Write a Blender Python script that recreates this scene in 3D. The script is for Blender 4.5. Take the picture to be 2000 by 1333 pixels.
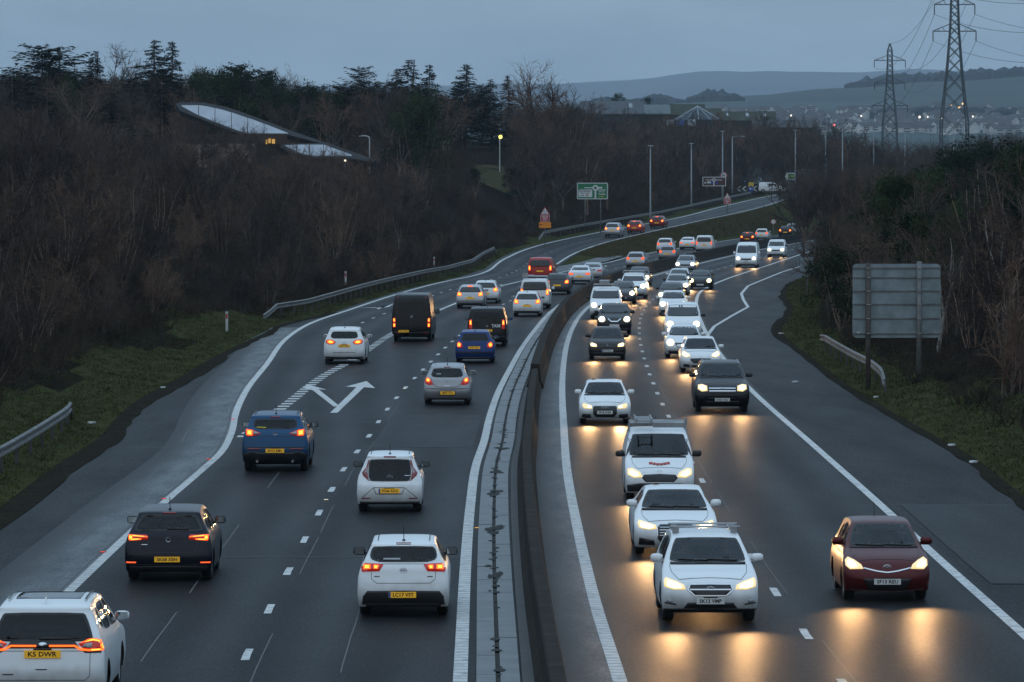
import bpy, bmesh, math, random
import numpy as np
from mathutils import Vector, Matrix
from mathutils.bvhtree import BVHTree
from mathutils.geometry import delaunay_2d_cdt

for _o in list(bpy.data.objects): bpy.data.objects.remove(_o)
SC = bpy.context.scene
COL = SC.collection
R = math.radians
random.seed(7)
RNG = np.random.default_rng(11)

# ------------------------------------------------------------------ camera
F, CAMH, HOR = 9600.0, 8.3, 345.0            # focal length in photo pixels, camera height, horizon row
PITCH = math.atan((666.5 - HOR) / F)
cd = bpy.data.cameras.new('camera'); cam = bpy.data.objects.new('camera', cd); COL.objects.link(cam)
cd.sensor_width = 36.0; cd.lens = F / 2000 * 36.0; cd.clip_start = 1.0; cd.clip_end = 40000
cam.location = (0, 0, CAMH); cam.rotation_euler = (R(90) - PITCH, 0, 0)
SC.camera = cam

# ------------------------------------------------------------------ dusk sky
W = bpy.data.worlds.new('World'); SC.world = W; W.use_nodes = True
nt = W.node_tree; nt.nodes.clear()
def wn(t, **k):
    n = nt.nodes.new(t)
    for a, b in k.items(): setattr(n, a, b)
    return n
sky = wn('ShaderNodeTexSky', sky_type='NISHITA', sun_disc=False)
SUN_EL, SUN_ROT = R(4), R(200)
sky.sun_elevation = SUN_EL; sky.sun_rotation = SUN_ROT; sky.air_density = 1.0; sky.dust_density = 2.0; sky.ozone_density = 2.0
tc = wn('ShaderNodeTexCoord'); sep = wn('ShaderNodeSeparateXYZ'); nt.links.new(tc.outputs['Generated'], sep.inputs[0])
mr = wn('ShaderNodeMapRange'); mr.inputs[1].default_value = 0.0; mr.inputs[2].default_value = 1.0
mr.inputs[3].default_value = 1.0; mr.inputs[4].default_value = 2.75
nt.links.new(sep.outputs[2], mr.inputs[0])
mp = wn('ShaderNodeMapping'); mp.inputs['Scale'].default_value = (5.5, 5.5, 24)
nt.links.new(tc.outputs['Generated'], mp.inputs[0])
ns = wn('ShaderNodeTexNoise'); ns.inputs['Scale'].default_value = 2.2; ns.inputs['Detail'].default_value = 4; ns.inputs['Roughness'].default_value = .55
nt.links.new(mp.outputs[0], ns.inputs[0])
cr = wn('ShaderNodeValToRGB'); cr.color_ramp.elements[0].position = .3; cr.color_ramp.elements[1].position = .72
cr.color_ramp.elements[0].color = (.200, .288, .384, 1); cr.color_ramp.elements[1].color = (.280, .392, .505, 1)
nt.links.new(ns.outputs[0], cr.inputs[0])
vm = wn('ShaderNodeVectorMath', operation='SCALE'); nt.links.new(cr.outputs[0], vm.inputs[0]); nt.links.new(mr.outputs[0], vm.inputs['Scale'])
bg1 = wn('ShaderNodeBackground'); bg1.inputs[1].default_value = 1.0; nt.links.new(vm.outputs[0], bg1.inputs[0])
bg2 = wn('ShaderNodeBackground'); bg2.inputs[1].default_value = 0.012; nt.links.new(sky.outputs[0], bg2.inputs[0])
ad = wn('ShaderNodeAddShader'); nt.links.new(bg1.outputs[0], ad.inputs[0]); nt.links.new(bg2.outputs[0], ad.inputs[1])
wo = wn('ShaderNodeOutputWorld'); nt.links.new(ad.outputs[0], wo.inputs[0])

# weak, very soft dusk light from behind the camera
sd = bpy.data.lights.new('sun', 'SUN'); sun = bpy.data.objects.new('sun', sd); COL.objects.link(sun)
sd.energy = 0.36; sd.angle = R(110); sd.color = (1.0, .80, .58)
sun.rotation_euler = (R(72), 0, R(-20))

SC.view_settings.view_transform = 'Standard'; SC.view_settings.look = 'None'
SC.view_settings.exposure = 0.0; SC.view_settings.gamma = 1.0; SC.view_settings.use_curve_mapping = False
SC.render.engine = 'CYCLES'
cy = SC.cycles
cy.use_denoising = True; cy.denoiser = 'OPENIMAGEDENOISE'
cy.max_bounces = 6; cy.diffuse_bounces = 2; cy.glossy_bounces = 3; cy.transmission_bounces = 4; cy.transparent_max_bounces = 12; cy.volume_bounces = 0
cy.sample_clamp_indirect = 4.0; cy.caustics_reflective = False; cy.caustics_refractive = False
cy.use_light_tree = True
cy.use_adaptive_sampling = True; cy.adaptive_threshold = 0.01

# ------------------------------------------------------------------ pixel <-> world
SP, CP = math.sin(PITCH), math.cos(PITCH)
def ray(px, py):
    cx, cyy = (px - 1000) / F, (666.5 - py) / F
    return cx, cyy * SP + CP, cyy * CP - SP
def G(px, py, z=0.0):                       # point of the photo's ray at height z
    x, y, w = ray(px, py); t = (z - CAMH) / w
    return Vector((x * t, y * t, z))
def PD(px, py, d):                          # point of the photo's ray at depth d
    x, y, w = ray(px, py); t = d / y
    return Vector((x * t, d, CAMH + w * t))
def interp(tab):
    xs = np.array([a for a, b in tab], float); ys = np.array([b for a, b in tab], float)
    return lambda v: float(np.interp(v, xs, ys))
def smooth(tab):                            # cubic Hermite through (d, value)
    tab = sorted(tab); xs = [a for a, b in tab]; ys = [b for a, b in tab]; n = len(xs)
    m = []
    for i in range(n):
        if 0 < i < n - 1:
            h0, h1 = xs[i] - xs[i-1], xs[i+1] - xs[i]
            m.append(((ys[i]-ys[i-1]) / h0 * h1 + (ys[i+1]-ys[i]) / h1 * h0) / (h0 + h1))
        elif i == 0: m.append((ys[1]-ys[0]) / (xs[1]-xs[0]))
        else: m.append((ys[-1]-ys[-2]) / (xs[-1]-xs[-2]))
    def f(v):
        if v <= xs[0]: return ys[0] + (v - xs[0]) * m[0]
        if v >= xs[-1]: return ys[-1] + (v - xs[-1]) * m[-1]
        k = int(np.searchsorted(xs, v)) - 1; k = max(0, min(n - 2, k))
        h = xs[k+1] - xs[k]; t = (v - xs[k]) / h
        return ((2*t**3-3*t*t+1) * ys[k] + (t**3-2*t*t+t) * h * m[k] + (-2*t**3+3*t*t) * ys[k+1] + (t**3-t*t) * h * m[k+1])
    return f

# ------------------------------------------------------------------ objects
def mesh(name, verts, faces, mat=None, parent=None, smooth_=False, mats=None, fmat=None, uvs=None):
    me = bpy.data.meshes.new(name)
    me.from_pydata([tuple(v) for v in verts], [], [tuple(f) for f in faces])
    if mats:
        for m in mats: me.materials.append(m)
        if fmat is not None: me.polygons.foreach_set('material_index', np.asarray(fmat, np.int32))
    elif mat: me.materials.append(mat)
    if smooth_: me.polygons.foreach_set('use_smooth', np.ones(len(me.polygons), bool))
    if uvs is not None:
        ul = me.uv_layers.new(name='uv')
        li = np.zeros(len(me.loops), np.int32); me.loops.foreach_get('vertex_index', li)
        ul.data.foreach_set('uv', np.asarray(uvs, np.float32)[li].ravel())
    me.update()
    return link(name, me, parent)
def link(name, data, parent=None, loc=None, rot=None, scale=None):
    o = bpy.data.objects.new(name, data); COL.objects.link(o)
    if parent: o.parent = parent
    if loc is not None: o.location = loc
    if rot is not None: o.rotation_euler = rot
    if scale is not None: o.scale = scale
    return o
def empty(name, loc=(0, 0, 0), rz=0.0):
    o = bpy.data.objects.new(name, None); COL.objects.link(o); o.empty_display_size = .2
    o.location = loc; o.rotation_euler = (0, 0, rz); return o
def tag(o, label, cat=None, group=None, kind=None):
    if label: o['label'] = label
    if cat: o['category'] = cat
    if group: o['group'] = group
    if kind: o['kind'] = kind
    return o
def structure(o, label=None):
    o['kind'] = 'structure'
    if label: o['label'] = label
    return o

class MB:                                   # collects simple solids into one mesh
    def __init__(s): s.v = []; s.f = []; s.fm = []; s.m = 0
    def add(s, v, f):
        b = len(s.v); s.v += [Vector(x) for x in v]; s.f += [tuple(b + i for i in q) for q in f]; s.fm += [s.m] * len(f); return s
    def box(s, c, d, rz=0.0, bev=0.0):
        c = Vector(c); x, y, z = d[0]/2, d[1]/2, d[2]/2
        M = Matrix.Rotation(rz, 3, 'Z')
        if bev <= 0:
            v = [c + M @ Vector((i*x, j*y, k*z)) for k in (-1, 1) for i, j in ((-1,-1),(1,-1),(1,1),(-1,1))]
            return s.add(v, [(3,2,1,0),(4,5,6,7),(0,1,5,4),(1,2,6,5),(2,3,7,6),(3,0,4,7)])
        b = bev; rings = []
        for zz, ins in ((-z, b), (-z+b, 0), (z-b, 0), (z, b)):
            X, Y = x - ins, y - ins
            rings.append([c + M @ Vector(p + (zz,)) for p in ((-X+b,-Y),(X-b,-Y),(X,-Y+b),(X,Y-b),(X-b,Y),(-X+b,Y),(-X,Y-b),(-X,-Y+b))])
        v = [p for r in rings for p in r]; f = [tuple(range(7,-1,-1)), tuple(range(24,32))]
        for k in range(3):
            for i in range(8): f.append((k*8+i, k*8+(i+1)%8, k*8+8+(i+1)%8, k*8+8+i))
        return s.add(v, f)
    def tube(s, pts, r, n=6, cap=True):
        pts = [Vector(p) for p in pts]; rs = r if isinstance(r, (list, tuple)) else [r] * len(pts)
        v = []; f = []
        for i, p in enumerate(pts):
            t = (pts[min(i+1, len(pts)-1)] - pts[max(i-1, 0)]).normalized()
            a = t.cross(Vector((0,0,1)) if abs(t.z) < .9 else Vector((1,0,0))).normalized(); b = t.cross(a)
            for k in range(n):
                an = 2*math.pi*k/n; v.append(p + (a*math.cos(an) + b*math.sin(an)) * rs[i])
        for i in range(len(pts)-1):
            for k in range(n): f.append((i*n+k, i*n+(k+1)%n, (i+1)*n+(k+1)%n, (i+1)*n+k))
        if cap: f.append(tuple(range(n-1,-1,-1))); f.append(tuple((len(pts)-1)*n+k for k in range(n)))
        return s.add(v, f)
    def poly(s, pts, ext):                  # flat outline extruded by vector ext
        pts = [Vector(p) for p in pts]; e = Vector(ext); n = len(pts)
        return s.add(pts + [p+e for p in pts], [tuple(range(n-1,-1,-1)), tuple(range(n, 2*n))] + [(i, (i+1)%n, n+(i+1)%n, n+i) for i in range(n)])
    def build(s, name, mat=None, parent=None, smooth_=False, mats=None):
        o = mesh(name, s.v, s.f, mat, parent, smooth_, mats=mats, fmat=s.fm if mats else None)
        return o
def shade_auto(o, ang=40):
    me = o.data; me.polygons.foreach_set('use_smooth', np.ones(len(me.polygons), bool))
    bm = bmesh.new(); bm.from_mesh(me); ca = math.radians(ang)
    for e in bm.edges:
        if len(e.link_faces) == 2 and e.calc_face_angle(0) > ca: e.smooth = False
    bm.to_mesh(me); bm.free()

# ------------------------------------------------------------------ materials
MATS = {}
def mat(name, col, rough=.6, metal=0.0, spec=.5, coat=0.0, var=.12, vscale=3.0, bump=0.0, bscale=40.0, emit=None, estr=0.0, alpha=1.0):
    if name in MATS: return MATS[name]
    m = bpy.data.materials.new(name); m.use_nodes = True; MATS[name] = m
    t = m.node_tree; b = t.nodes['Principled BSDF']
    b.inputs['Base Color'].default_value = (*col, 1); b.inputs['Roughness'].default_value = rough
    b.inputs['Metallic'].default_value = metal; b.inputs['Specular IOR Level'].default_value = spec
    b.inputs['Coat Weight'].default_value = coat; b.inputs['Coat Roughness'].default_value = .08
    if emit: b.inputs['Emission Color'].default_value = (*emit, 1); b.inputs['Emission Strength'].default_value = estr
    g = t.nodes.new('ShaderNodeNewGeometry')
    if var > 0:
        n = t.nodes.new('ShaderNodeTexNoise'); n.inputs['Scale'].default_value = vscale; n.inputs['Detail'].default_value = 4
        t.links.new(g.outputs['Position'], n.inputs[0])
        r = t.nodes.new('ShaderNodeMapRange'); r.inputs[1].default_value = .3; r.inputs[2].default_value = .7
        r.inputs[3].default_value = 1 - var; r.inputs[4].default_value = 1 + var; t.links.new(n.outputs[0], r.inputs[0])
        v = t.nodes.new('ShaderNodeVectorMath'); v.operation = 'SCALE'; v.inputs[0].default_value = col
        t.links.new(r.outputs[0], v.inputs['Scale']); t.links.new(v.outputs[0], b.inputs['Base Color'])
    if bump > 0:
        n = t.nodes.new('ShaderNodeTexNoise'); n.inputs['Scale'].default_value = bscale; n.inputs['Detail'].default_value = 3
        t.links.new(g.outputs['Position'], n.inputs[0])
        u = t.nodes.new('ShaderNodeBump'); u.inputs['Strength'].default_value = bump; u.inputs['Distance'].default_value = .02
        t.links.new(n.outputs[0], u.inputs['Height']); t.links.new(u.outputs[0], b.inputs['Normal'])
    return m
def glow(name, col, s):
    if name in MATS: return MATS[name]
    m = bpy.data.materials.new(name); m.use_nodes = True; MATS[name] = m
    t = m.node_tree; t.nodes.clear(); e = t.nodes.new('ShaderNodeEmission'); e.inputs[0].default_value = (*col, 1); e.inputs[1].default_value = s
    o = t.nodes.new('ShaderNodeOutputMaterial'); t.links.new(e.outputs[0], o.inputs[0]); return m
def nodes(m): return m.node_tree.nodes, m.node_tree.links
_TXT = {}
def text_mesh(s, bold=False):
    """lettering outline, cap height about 0.7, centred"""
    if s in _TXT: return _TXT[s]
    c = bpy.data.curves.new('lettering', 'FONT'); c.body = s; c.size = 1.0; c.align_x = 'CENTER'; c.align_y = 'CENTER'; c.resolution_u = 2
    if bold: c.offset = .03
    o = bpy.data.objects.new('lettering', c); COL.objects.link(o)
    dg = bpy.context.evaluated_depsgraph_get(); me = bpy.data.meshes.new_from_object(o.evaluated_get(dg))
    bpy.data.objects.remove(o); me.name = 'lettering'
    v = np.zeros(len(me.vertices)*3); me.vertices.foreach_get('co', v); v = v.reshape(-1, 3)
    w, h = np.ptp(v[:,0]), np.ptp(v[:,1]); v[:,0] -= (v[:,0].max()+v[:,0].min())/2; v[:,1] -= (v[:,1].max()+v[:,1].min())/2
    me.vertices.foreach_set('co', v.ravel()); me.update()
    _TXT[s] = (me, w, h); return _TXT[s]
def lettering(s, parent, loc, width, height, mat_, rot=(R(90), 0, 0), name='lettering', bold=True):
    me, w, h = text_mesh(s, bold); me = me.copy(); me.materials.clear(); me.materials.append(mat_)
    o = link(name, me, parent, loc, rot, (width / w, height / h, 1)); return o
# ================================================================== ROAD AND LAND
def gd(px, py): p = G(px, py); return (p.y, p.x)
ZS = smooth([(380, 0), (440, 0.0), (480, .35), (520, .85), (558, 1.4), (590, 1.9), (640, 2.6), (700, 3.3), (760, 3.85), (820, 4.4), (880, 4.85), (930, 5.2), (1000, 5.4), (1300, 5.5)])
def zslip(d): return 0.0 if d < 440 else ZS(d)
def gs(px, py):                             # pixel onto the rising slip road
    lo, hi = 300.0, 1500.0
    x, y, w = ray(px, py)
    for _ in range(50):
        d = (lo + hi) / 2
        if CAMH + w * d / y > zslip(d): lo = d
        else: hi = d
    return (d, x * d / y)
LA = smooth([gd(*p) for p in ((130,1160),(201,1092),(325,978),(394,919),(431,885),(452,846),(461,806),(480,765),(521,712),(559,662),(600,635),(690,603),(769,577),(880,548),(916,541))] +
            [gs(*p) for p in ((988,505),(1024,489),(1060,478),(1096,469.5),(1177,453),(1300,431),(1420,402),(1500,384))])
LB = smooth([gd(*p) for p in ((902,1260),(908,1128),(919,985),(930,908),(945,864),(955,820),(971.5,770),(996,721),(1018,682),(1043,647),(1081,605))] +
            [(d, x - 2.25) for d, x in [gd(*p) for p in ((1270,541),(1360,517),(1435,499),(1496,486),(1553,476))]])
LD = smooth([gd(*p) for p in ((1197,1287),(1169,1200),(1142,1095),(1123,1007),(1109,930),(1101,831),(1098,765),(1101,710),(1109,666),(1120,638),(1138,611),(1270,541),(1360,517),(1435,499),(1496,486),(1553,476))])
LG = lambda d: LB(d) - 3.72                                           # lane line, outbound
LE = lambda d: LD(d) + 3.65                                           # lane line, inbound
LF = smooth([gd(*p) for p in ((2000,1240),(1815,1075),(1740,1005),(1600,880),(1465,760),(1405,690),(1380,652),(1366,620),(1360,591),(1370,569),(1389,558),(1420,545),(1490,522),(1553,501))])
LF2 = [gd(*p) for p in ((1382,655),(1395,638),(1430,617),(1461,600),(1452,586),(1448,574),(1461,559),(1490,547),(1527,532),(1562,521))]
LH = smooth([gd(*p) for p in ((440,882),(470,858),(560,790),(645,727),(670,714),(766,652.5),(854,608),(890,593),(964,563),(1029,547))])
LH2 = smooth([gd(*p) for p in ((1029,547),(1081,536),(1116,528),(1153,520),(1184,514),(1232,502),(1283,492.6),(1360,480),(1443,467),(1501,459.6))])
LSR = smooth([gd(1029,547)] + [gs(*p) for p in ((1080,521),(1130,492),(1190,472),(1245,459),(1298,447),(1374,430),(1446,415),(1500,401),(1545,386))])
XLp = smooth([gd(*p) for p in ((-60,1050),(37,979),(131,907),(210,855),(228,832),(292,776),(356,742),(431,697),(525,652),(565,632))] +
             [(d, LA(d) - .6) for d in (290, 320, 360, 400, 450, 500, 560, 620, 700, 790, 900)])
XRp = smooth([(60, 13.2), (100, 13.2)] + [gd(*p) for p in ((2000,985),(1900,905),(1752,819),(1644,753),(1575,699),(1518,648),(1542,606),(1528,570),(1572,540))] + [(d, LF(d) + 6.5) for d in (430, 500, 600, 800)])
D0 = -240.0
DN = gd(1029, 547)[0]                        # nose of the diverge
GRS = gs(1134, 498)[0]                       # where its grass begins

BL = interp([(0,-.06),(.4,.0),(1,.1),(3,.4),(4.5,.95),(6.5,1.9),(9,3.1),(12,4.2),(16,5.3),(21,6.3),(28,7.6),(38,8.6),(52,9.1),(75,9.6),(110,10),(170,11),(300,12),(700,13)])
BR = interp([(0,-.06),(.4,.0),(1,.1),(2.5,.3),(4,.8),(7,1.7),(12,2.8),(20,3.8),(40,4.6),(100,5.2),(300,5.6),(700,6)])
def wob(x, y): return .5 * math.sin(x * .21 + y * .037) + .4 * math.sin(y * .051 - x * .09 + 1.3) + .3 * math.sin(x * .05 + y * .11)
def ground_z(x, d):
    xl, xr = XLp(d), max(XRp(d), XLp(d) + 8)
    zr = zslip(d)
    fade = min(1, max(0, (d - 850) / 250))
    if x < xl:
        t = xl - x; rb_ = min(1, max(0, (math.hypot(x - 56, d - 936) - 32) / 45)) if d < 960 else .55; return zr + (BL(t) * (1 - .2 * fade) + wob(x, d) * min(1, max(0, t - 3) / 12)) * rb_
    if x > xr:
        t = x - xr; return BR(t) + (zr * .0) + wob(x, d) * .6 * min(1, max(0, t - 3) / 12)
    if d > DN:
        sr = LSR(d) + .5; ml = LH2(d) - .5
        if x < sr: return zr - .06
        if x < ml: return (zr - .06) + (-.06 - zr + .06) * (x - sr) / max(.5, ml - sr) + .0
    return -.06

M_grass = mat('verge_grass', (.034, .040, .017), .95, spec=.1)
def grass_nodes(m, c1, c2, c3, s1=.35):
    N, L = nodes(m); N.clear()
    o = N.new('ShaderNodeOutputMaterial'); b = N.new('ShaderNodeBsdfPrincipled'); L.new(b.outputs[0], o.inputs[0])
    b.inputs['Roughness'].default_value = 1.0; b.inputs['Specular IOR Level'].default_value = 0.0
    g = N.new('ShaderNodeNewGeometry')
    n1 = N.new('ShaderNodeTexNoise'); n1.inputs['Scale'].default_value = s1; n1.inputs['Detail'].default_value = 8; n1.inputs['Roughness'].default_value = .7
    n2 = N.new('ShaderNodeTexNoise'); n2.inputs['Scale'].default_value = 5.0; n2.inputs['Detail'].default_value = 5
    L.new(g.outputs['Position'], n1.inputs[0]); L.new(g.outputs['Position'], n2.inputs[0])
    r = N.new('ShaderNodeValToRGB'); e = r.color_ramp.elements; e[0].position = .36; e[0].color = (*c1, 1); e[1].position = .64; e[1].color = (*c3, 1)
    k = r.color_ramp.elements.new(.5); k.color = (*c2, 1)
    ma = N.new('ShaderNodeMath'); ma.operation = 'MULTIPLY_ADD'; ma.inputs[1].default_value = .45; L.new(n2.outputs[0], ma.inputs[0])
    mb_ = N.new('ShaderNodeMath'); mb_.operation = 'MULTIPLY'; mb_.inputs[1].default_value = .55; L.new(n1.outputs[0], mb_.inputs[0]); L.new(mb_.outputs[0], ma.inputs[2])
    L.new(ma.outputs[0], r.inputs[0]); L.new(r.outputs[0], b.inputs['Base Color'])
    u = N.new('ShaderNodeBump'); u.inputs['Strength'].default_value = .8; u.inputs['Distance'].default_value = .12
    L.new(n2.outputs[0], u.inputs['Height']); L.new(u.outputs[0], b.inputs['Normal'])
grass_nodes(M_grass, (.026, .028, .012), (.046, .050, .020), (.072, .066, .034))
M_litter = mat('leaf_litter', (.02, .016, .012), .95, spec=.1)
grass_nodes(M_litter, (.009, .0075, .007), (.017, .0145, .012), (.028, .024, .018), .2)

# ---- terrain sheet: rows of constant depth, columns follow the road edges
TL = [0,.4,1,2,3,3.8,4.5,5.5,6.5,7.7,9,10.5,12,14,16,18.5,21,24,28,33,38,45,52,62,75,92,110,140,170,230,300,450,700]
TR = [0,.4,1,1.7,2.5,3.2,4,5,6,7,8.5,10,12,15,20,28,40,65,100,180,300,500,800]
rows = list(np.arange(D0, 60, 25)) + list(np.arange(60, 300, 6)) + list(np.arange(300, 640, 8)) + list(np.arange(640, 1000, 18)) + list(np.arange(1000, 2700, 110))
tv, tf, tfm = [], [], []
ncol = None
for ri, d in enumerate(rows):
    d = float(d); dd = min(d, 1000.0)
    xl, xr = XLp(dd), max(XRp(dd), XLp(dd) + 8)
    if d > DN + 30: sr, ml = LSR(dd) + .5, max(LH2(dd) - .5, LSR(dd) + 1.5)
    else: sr, ml = xl + (xr-xl)*.3, xl + (xr-xl)*.5
    ml = min(ml, xr - 1.0); sr = min(sr, ml - .5)
    xs = [xl - t for t in reversed(TL)] + [xl + (sr-xl)*.5, sr, sr+(ml-sr)*.33, sr+(ml-sr)*.66, ml, ml+(xr-ml)*.5] + [xr + t for t in TR]
    for x in xs: tv.append((x, d, ground_z(x, dd)))
    ncol = len(xs)
for ri in range(len(rows)-1):
    for c in range(ncol-1):
        a = ri*ncol + c; tf.append((a, a+1, a+ncol+1, a+ncol))
        left_t = TL[len(TL)-1-c] if c < len(TL) else 0
        rt = c - (len(TL) + 6); right_t = TR[rt] if rt >= 0 else 0
        dd = rows[ri]
        wid = 4.6 if dd < 280 else 1.6
        wob2 = 1.2 * math.sin(dd * .13) + .8 * math.sin(dd * .05)
        tfm.append(1 if (left_t > max(1.0, wid + wob2) or right_t > 3.4 + .5 * wob2) else 0)
ground = mesh('ground', tv, tf, mats=[M_grass, M_litter], fmat=tfm, smooth_=True); structure(ground)

# ---- asphalt
def asphalt(name, c1, c2, r1, r2, scale=.5, wet=None, seed=0.0, spec=.5, fade=False, tracks=False):
    m = bpy.data.materials.new(name); m.use_nodes = True; N, L = nodes(m); b = N['Principled BSDF']
    g = N.new('ShaderNodeNewGeometry'); mpn = N.new('ShaderNodeMapping'); mpn.inputs['Scale'].default_value = (1, .16, 1); mpn.inputs['Location'].default_value = (seed, seed, 0)
    L.new(g.outputs['Position'], mpn.inputs[0])
    n = N.new('ShaderNodeTexNoise'); n.inputs['Scale'].default_value = scale; n.inputs['Detail'].default_value = 7; n.inputs['Roughness'].default_value = .62; L.new(mpn.outputs[0], n.inputs[0])
    n2 = N.new('ShaderNodeTexNoise'); n2.inputs['Scale'].default_value = 16; n2.inputs['Detail'].default_value = 4; n2.inputs['Roughness'].default_value = .7; L.new(mpn.outputs[0], n2.inputs[0])
    n3 = N.new('ShaderNodeTexNoise'); n3.inputs['Scale'].default_value = 130; n3.inputs['Detail'].default_value = 2; L.new(g.outputs['Position'], n3.inputs[0])
    mx = N.new('ShaderNodeMix'); mx.data_type = 'RGBA'; mx.inputs['A'].default_value = (*c1, 1); mx.inputs['B'].default_value = (*c2, 1)
    rr = N.new('ShaderNodeMapRange'); rr.inputs[1].default_value = .32; rr.inputs[2].default_value = .68; L.new(n.outputs[0], rr.inputs[0]); L.new(rr.outputs[0], mx.inputs[0])
    sp = N.new('ShaderNodeMix'); sp.data_type = 'RGBA'; sp.blend_type = 'MULTIPLY'; sp.inputs[0].default_value = 1
    r3 = N.new('ShaderNodeMapRange'); r3.inputs[1].default_value = .3; r3.inputs[2].default_value = .7; r3.inputs[3].default_value = .6; r3.inputs[4].default_value = 1.4; L.new(n2.outputs[0], r3.inputs[0])
    L.new(mx.outputs['Result'], sp.inputs['A']); L.new(r3.outputs[0], sp.inputs['B']); L.new(sp.outputs['Result'], b.inputs['Base Color'])
    rg = N.new('ShaderNodeMapRange'); rg.inputs[1].default_value = .35; rg.inputs[2].default_value = .68; rg.inputs[3].default_value = r1; rg.inputs[4].default_value = r2
    rs = N.new('ShaderNodeMath'); rs.operation = 'MULTIPLY_ADD'; rs.inputs[1].default_value = .45; L.new(n2.outputs[0], rs.inputs[0])
    rh = N.new('ShaderNodeMath'); rh.operation = 'MULTIPLY'; rh.inputs[1].default_value = .55; L.new(n.outputs[0], rh.inputs[0]); L.new(rh.outputs[0], rs.inputs[2])
    L.new(rs.outputs[0], rg.inputs[0])
    if fade:                                  # dampness dries out away from the painted line (uv.x runs 0..1 across)
        uv = N.new('ShaderNodeUVMap'); sx = N.new('ShaderNodeSeparateXYZ'); L.new(uv.outputs[0], sx.inputs[0])
        fm = N.new('ShaderNodeMapRange'); fm.interpolation_type = 'SMOOTHSTEP'; fm.inputs[1].default_value = .0; fm.inputs[2].default_value = 1.3; L.new(sx.outputs[0], fm.inputs[0])
        mf = N.new('ShaderNodeMix'); mf.inputs[2].default_value = .6; L.new(fm.outputs[0], mf.inputs[0]); L.new(rg.outputs[0], mf.inputs[3]); L.new(mf.outputs[0], b.inputs['Roughness'])
    elif tracks:                              # polished wheel tracks along each lane
        uv = N.new('ShaderNodeUVMap'); sx = N.new('ShaderNodeSeparateXYZ'); L.new(uv.outputs[0], sx.inputs[0])
        m1 = N.new('ShaderNodeMath'); m1.operation = 'MULTIPLY_ADD'; m1.inputs[1].default_value = 2*math.pi/1.83; m1.inputs[2].default_value = -.85; L.new(sx.outputs[0], m1.inputs[0])
        m2 = N.new('ShaderNodeMath'); m2.operation = 'COSINE'; L.new(m1.outputs[0], m2.inputs[0])
        m3 = N.new('ShaderNodeMath'); m3.operation = 'MULTIPLY_ADD'; m3.inputs[1].default_value = -.035; L.new(m2.outputs[0], m3.inputs[0]); L.new(rg.outputs[0], m3.inputs[2]); L.new(m3.outputs[0], b.inputs['Roughness'])
    else: L.new(rg.outputs[0], b.inputs['Roughness'])
    b.inputs['Specular IOR Level'].default_value = spec
    u = N.new('ShaderNodeBump'); u.inputs['Strength'].default_value = .35; u.inputs['Distance'].default_value = .006
    L.new(n3.outputs[0], u.inputs['Height']); L.new(u.outputs[0], b.inputs['Normal'])
    return m
M_asph = asphalt('carriageway_asphalt', (.0095, .0100, .0115), (.0150, .0158, .0175), .50, .42, .35, spec=.035, tracks=True)
M_shld = asphalt('shoulder_asphalt', (.0115, .0120, .0135), (.0180, .0188, .0205), .55, .44, .5, seed=31, spec=.035)
M_wet = asphalt('wet_strip', (.011, .0115, .0125), (.017, .0175, .0185), .50, .18, 1.3, seed=77, fade=True, spec=.25)
M_gore = asphalt('worn_gore', (.05, .05, .05), (.08, .08, .08), .62, .45, .4, seed=12, spec=.3)

def strip(name, fa, fb, d0, d1, z, m, parent=None, step=5.0, zf=None, n=3):
    ds = list(np.arange(d0, d1, step)) + [d1]; v, f, uv = [], [], []
    for d in ds:
        a, b = fa(d), fb(d)
        for k in range(n+1):
            v.append((a + (b-a)*k/n, d, z + (zf(d) if zf else 0))); uv.append(((b-a)*k/n, d))
    for i in range(len(ds)-1):
        for k in range(n): q = i*(n+1)+k; f.append((q, q+1, q+n+2, q+n+1))
    return mesh(name, v, f, m, parent, uvs=uv)
def line(name, pts, w, z, m, parent=None):   # painted ribbon along 3-D points
    pts = [Vector(p) for p in pts]; v, f, uv = [], [], []; s = 0
    for i, p in enumerate(pts):
        t = (pts[min(i+1, len(pts)-1)] - pts[max(i-1, 0)]); t.z = 0; t.normalize(); nrm = Vector((t.y, -t.x, 0))
        if i: s += (p - pts[i-1]).length
        v += [p - nrm*w/2 + Vector((0,0,z)), p + nrm*w/2 + Vector((0,0,z))]; uv += [(0, s), (w, s)]
    for i in range(len(pts)-1): f.append((2*i, 2*i+1, 2*i+3, 2*i+2))
    return mesh(name, v, f, m, parent, uvs=uv)

road = structure(strip('road', lambda d: XLp(d) if d < 440 else LH2(d)-.9, lambda d: XRp(d), D0, 700, -.012, M_shld, n=6))
sh_l = structure(strip('carriageway_outbound', lambda d: (LA(d)-.25 if d < DN else LH2(d)-.4), lambda d: LB(d)+.25, D0, 700, -.004, M_asph, n=6))
sh_r = structure(strip('carriageway_inbound', lambda d: LD(d)-.25, lambda d: LF(d)+.25, D0, 640, -.004, M_asph, n=6))
slip = structure(strip('slip_road', lambda d: LA(d)-.6, lambda d: LSR(d)+.45, DN-1, 905, .0, M_asph, zf=zslip, n=4))
gore = structure(strip('gore', lambda d: LSR(d)+.3, lambda d: LH2(d)-.25, DN-2, GRS+10, .006, M_gore, zf=lambda d: zslip(d)*.35, n=4))
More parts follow.
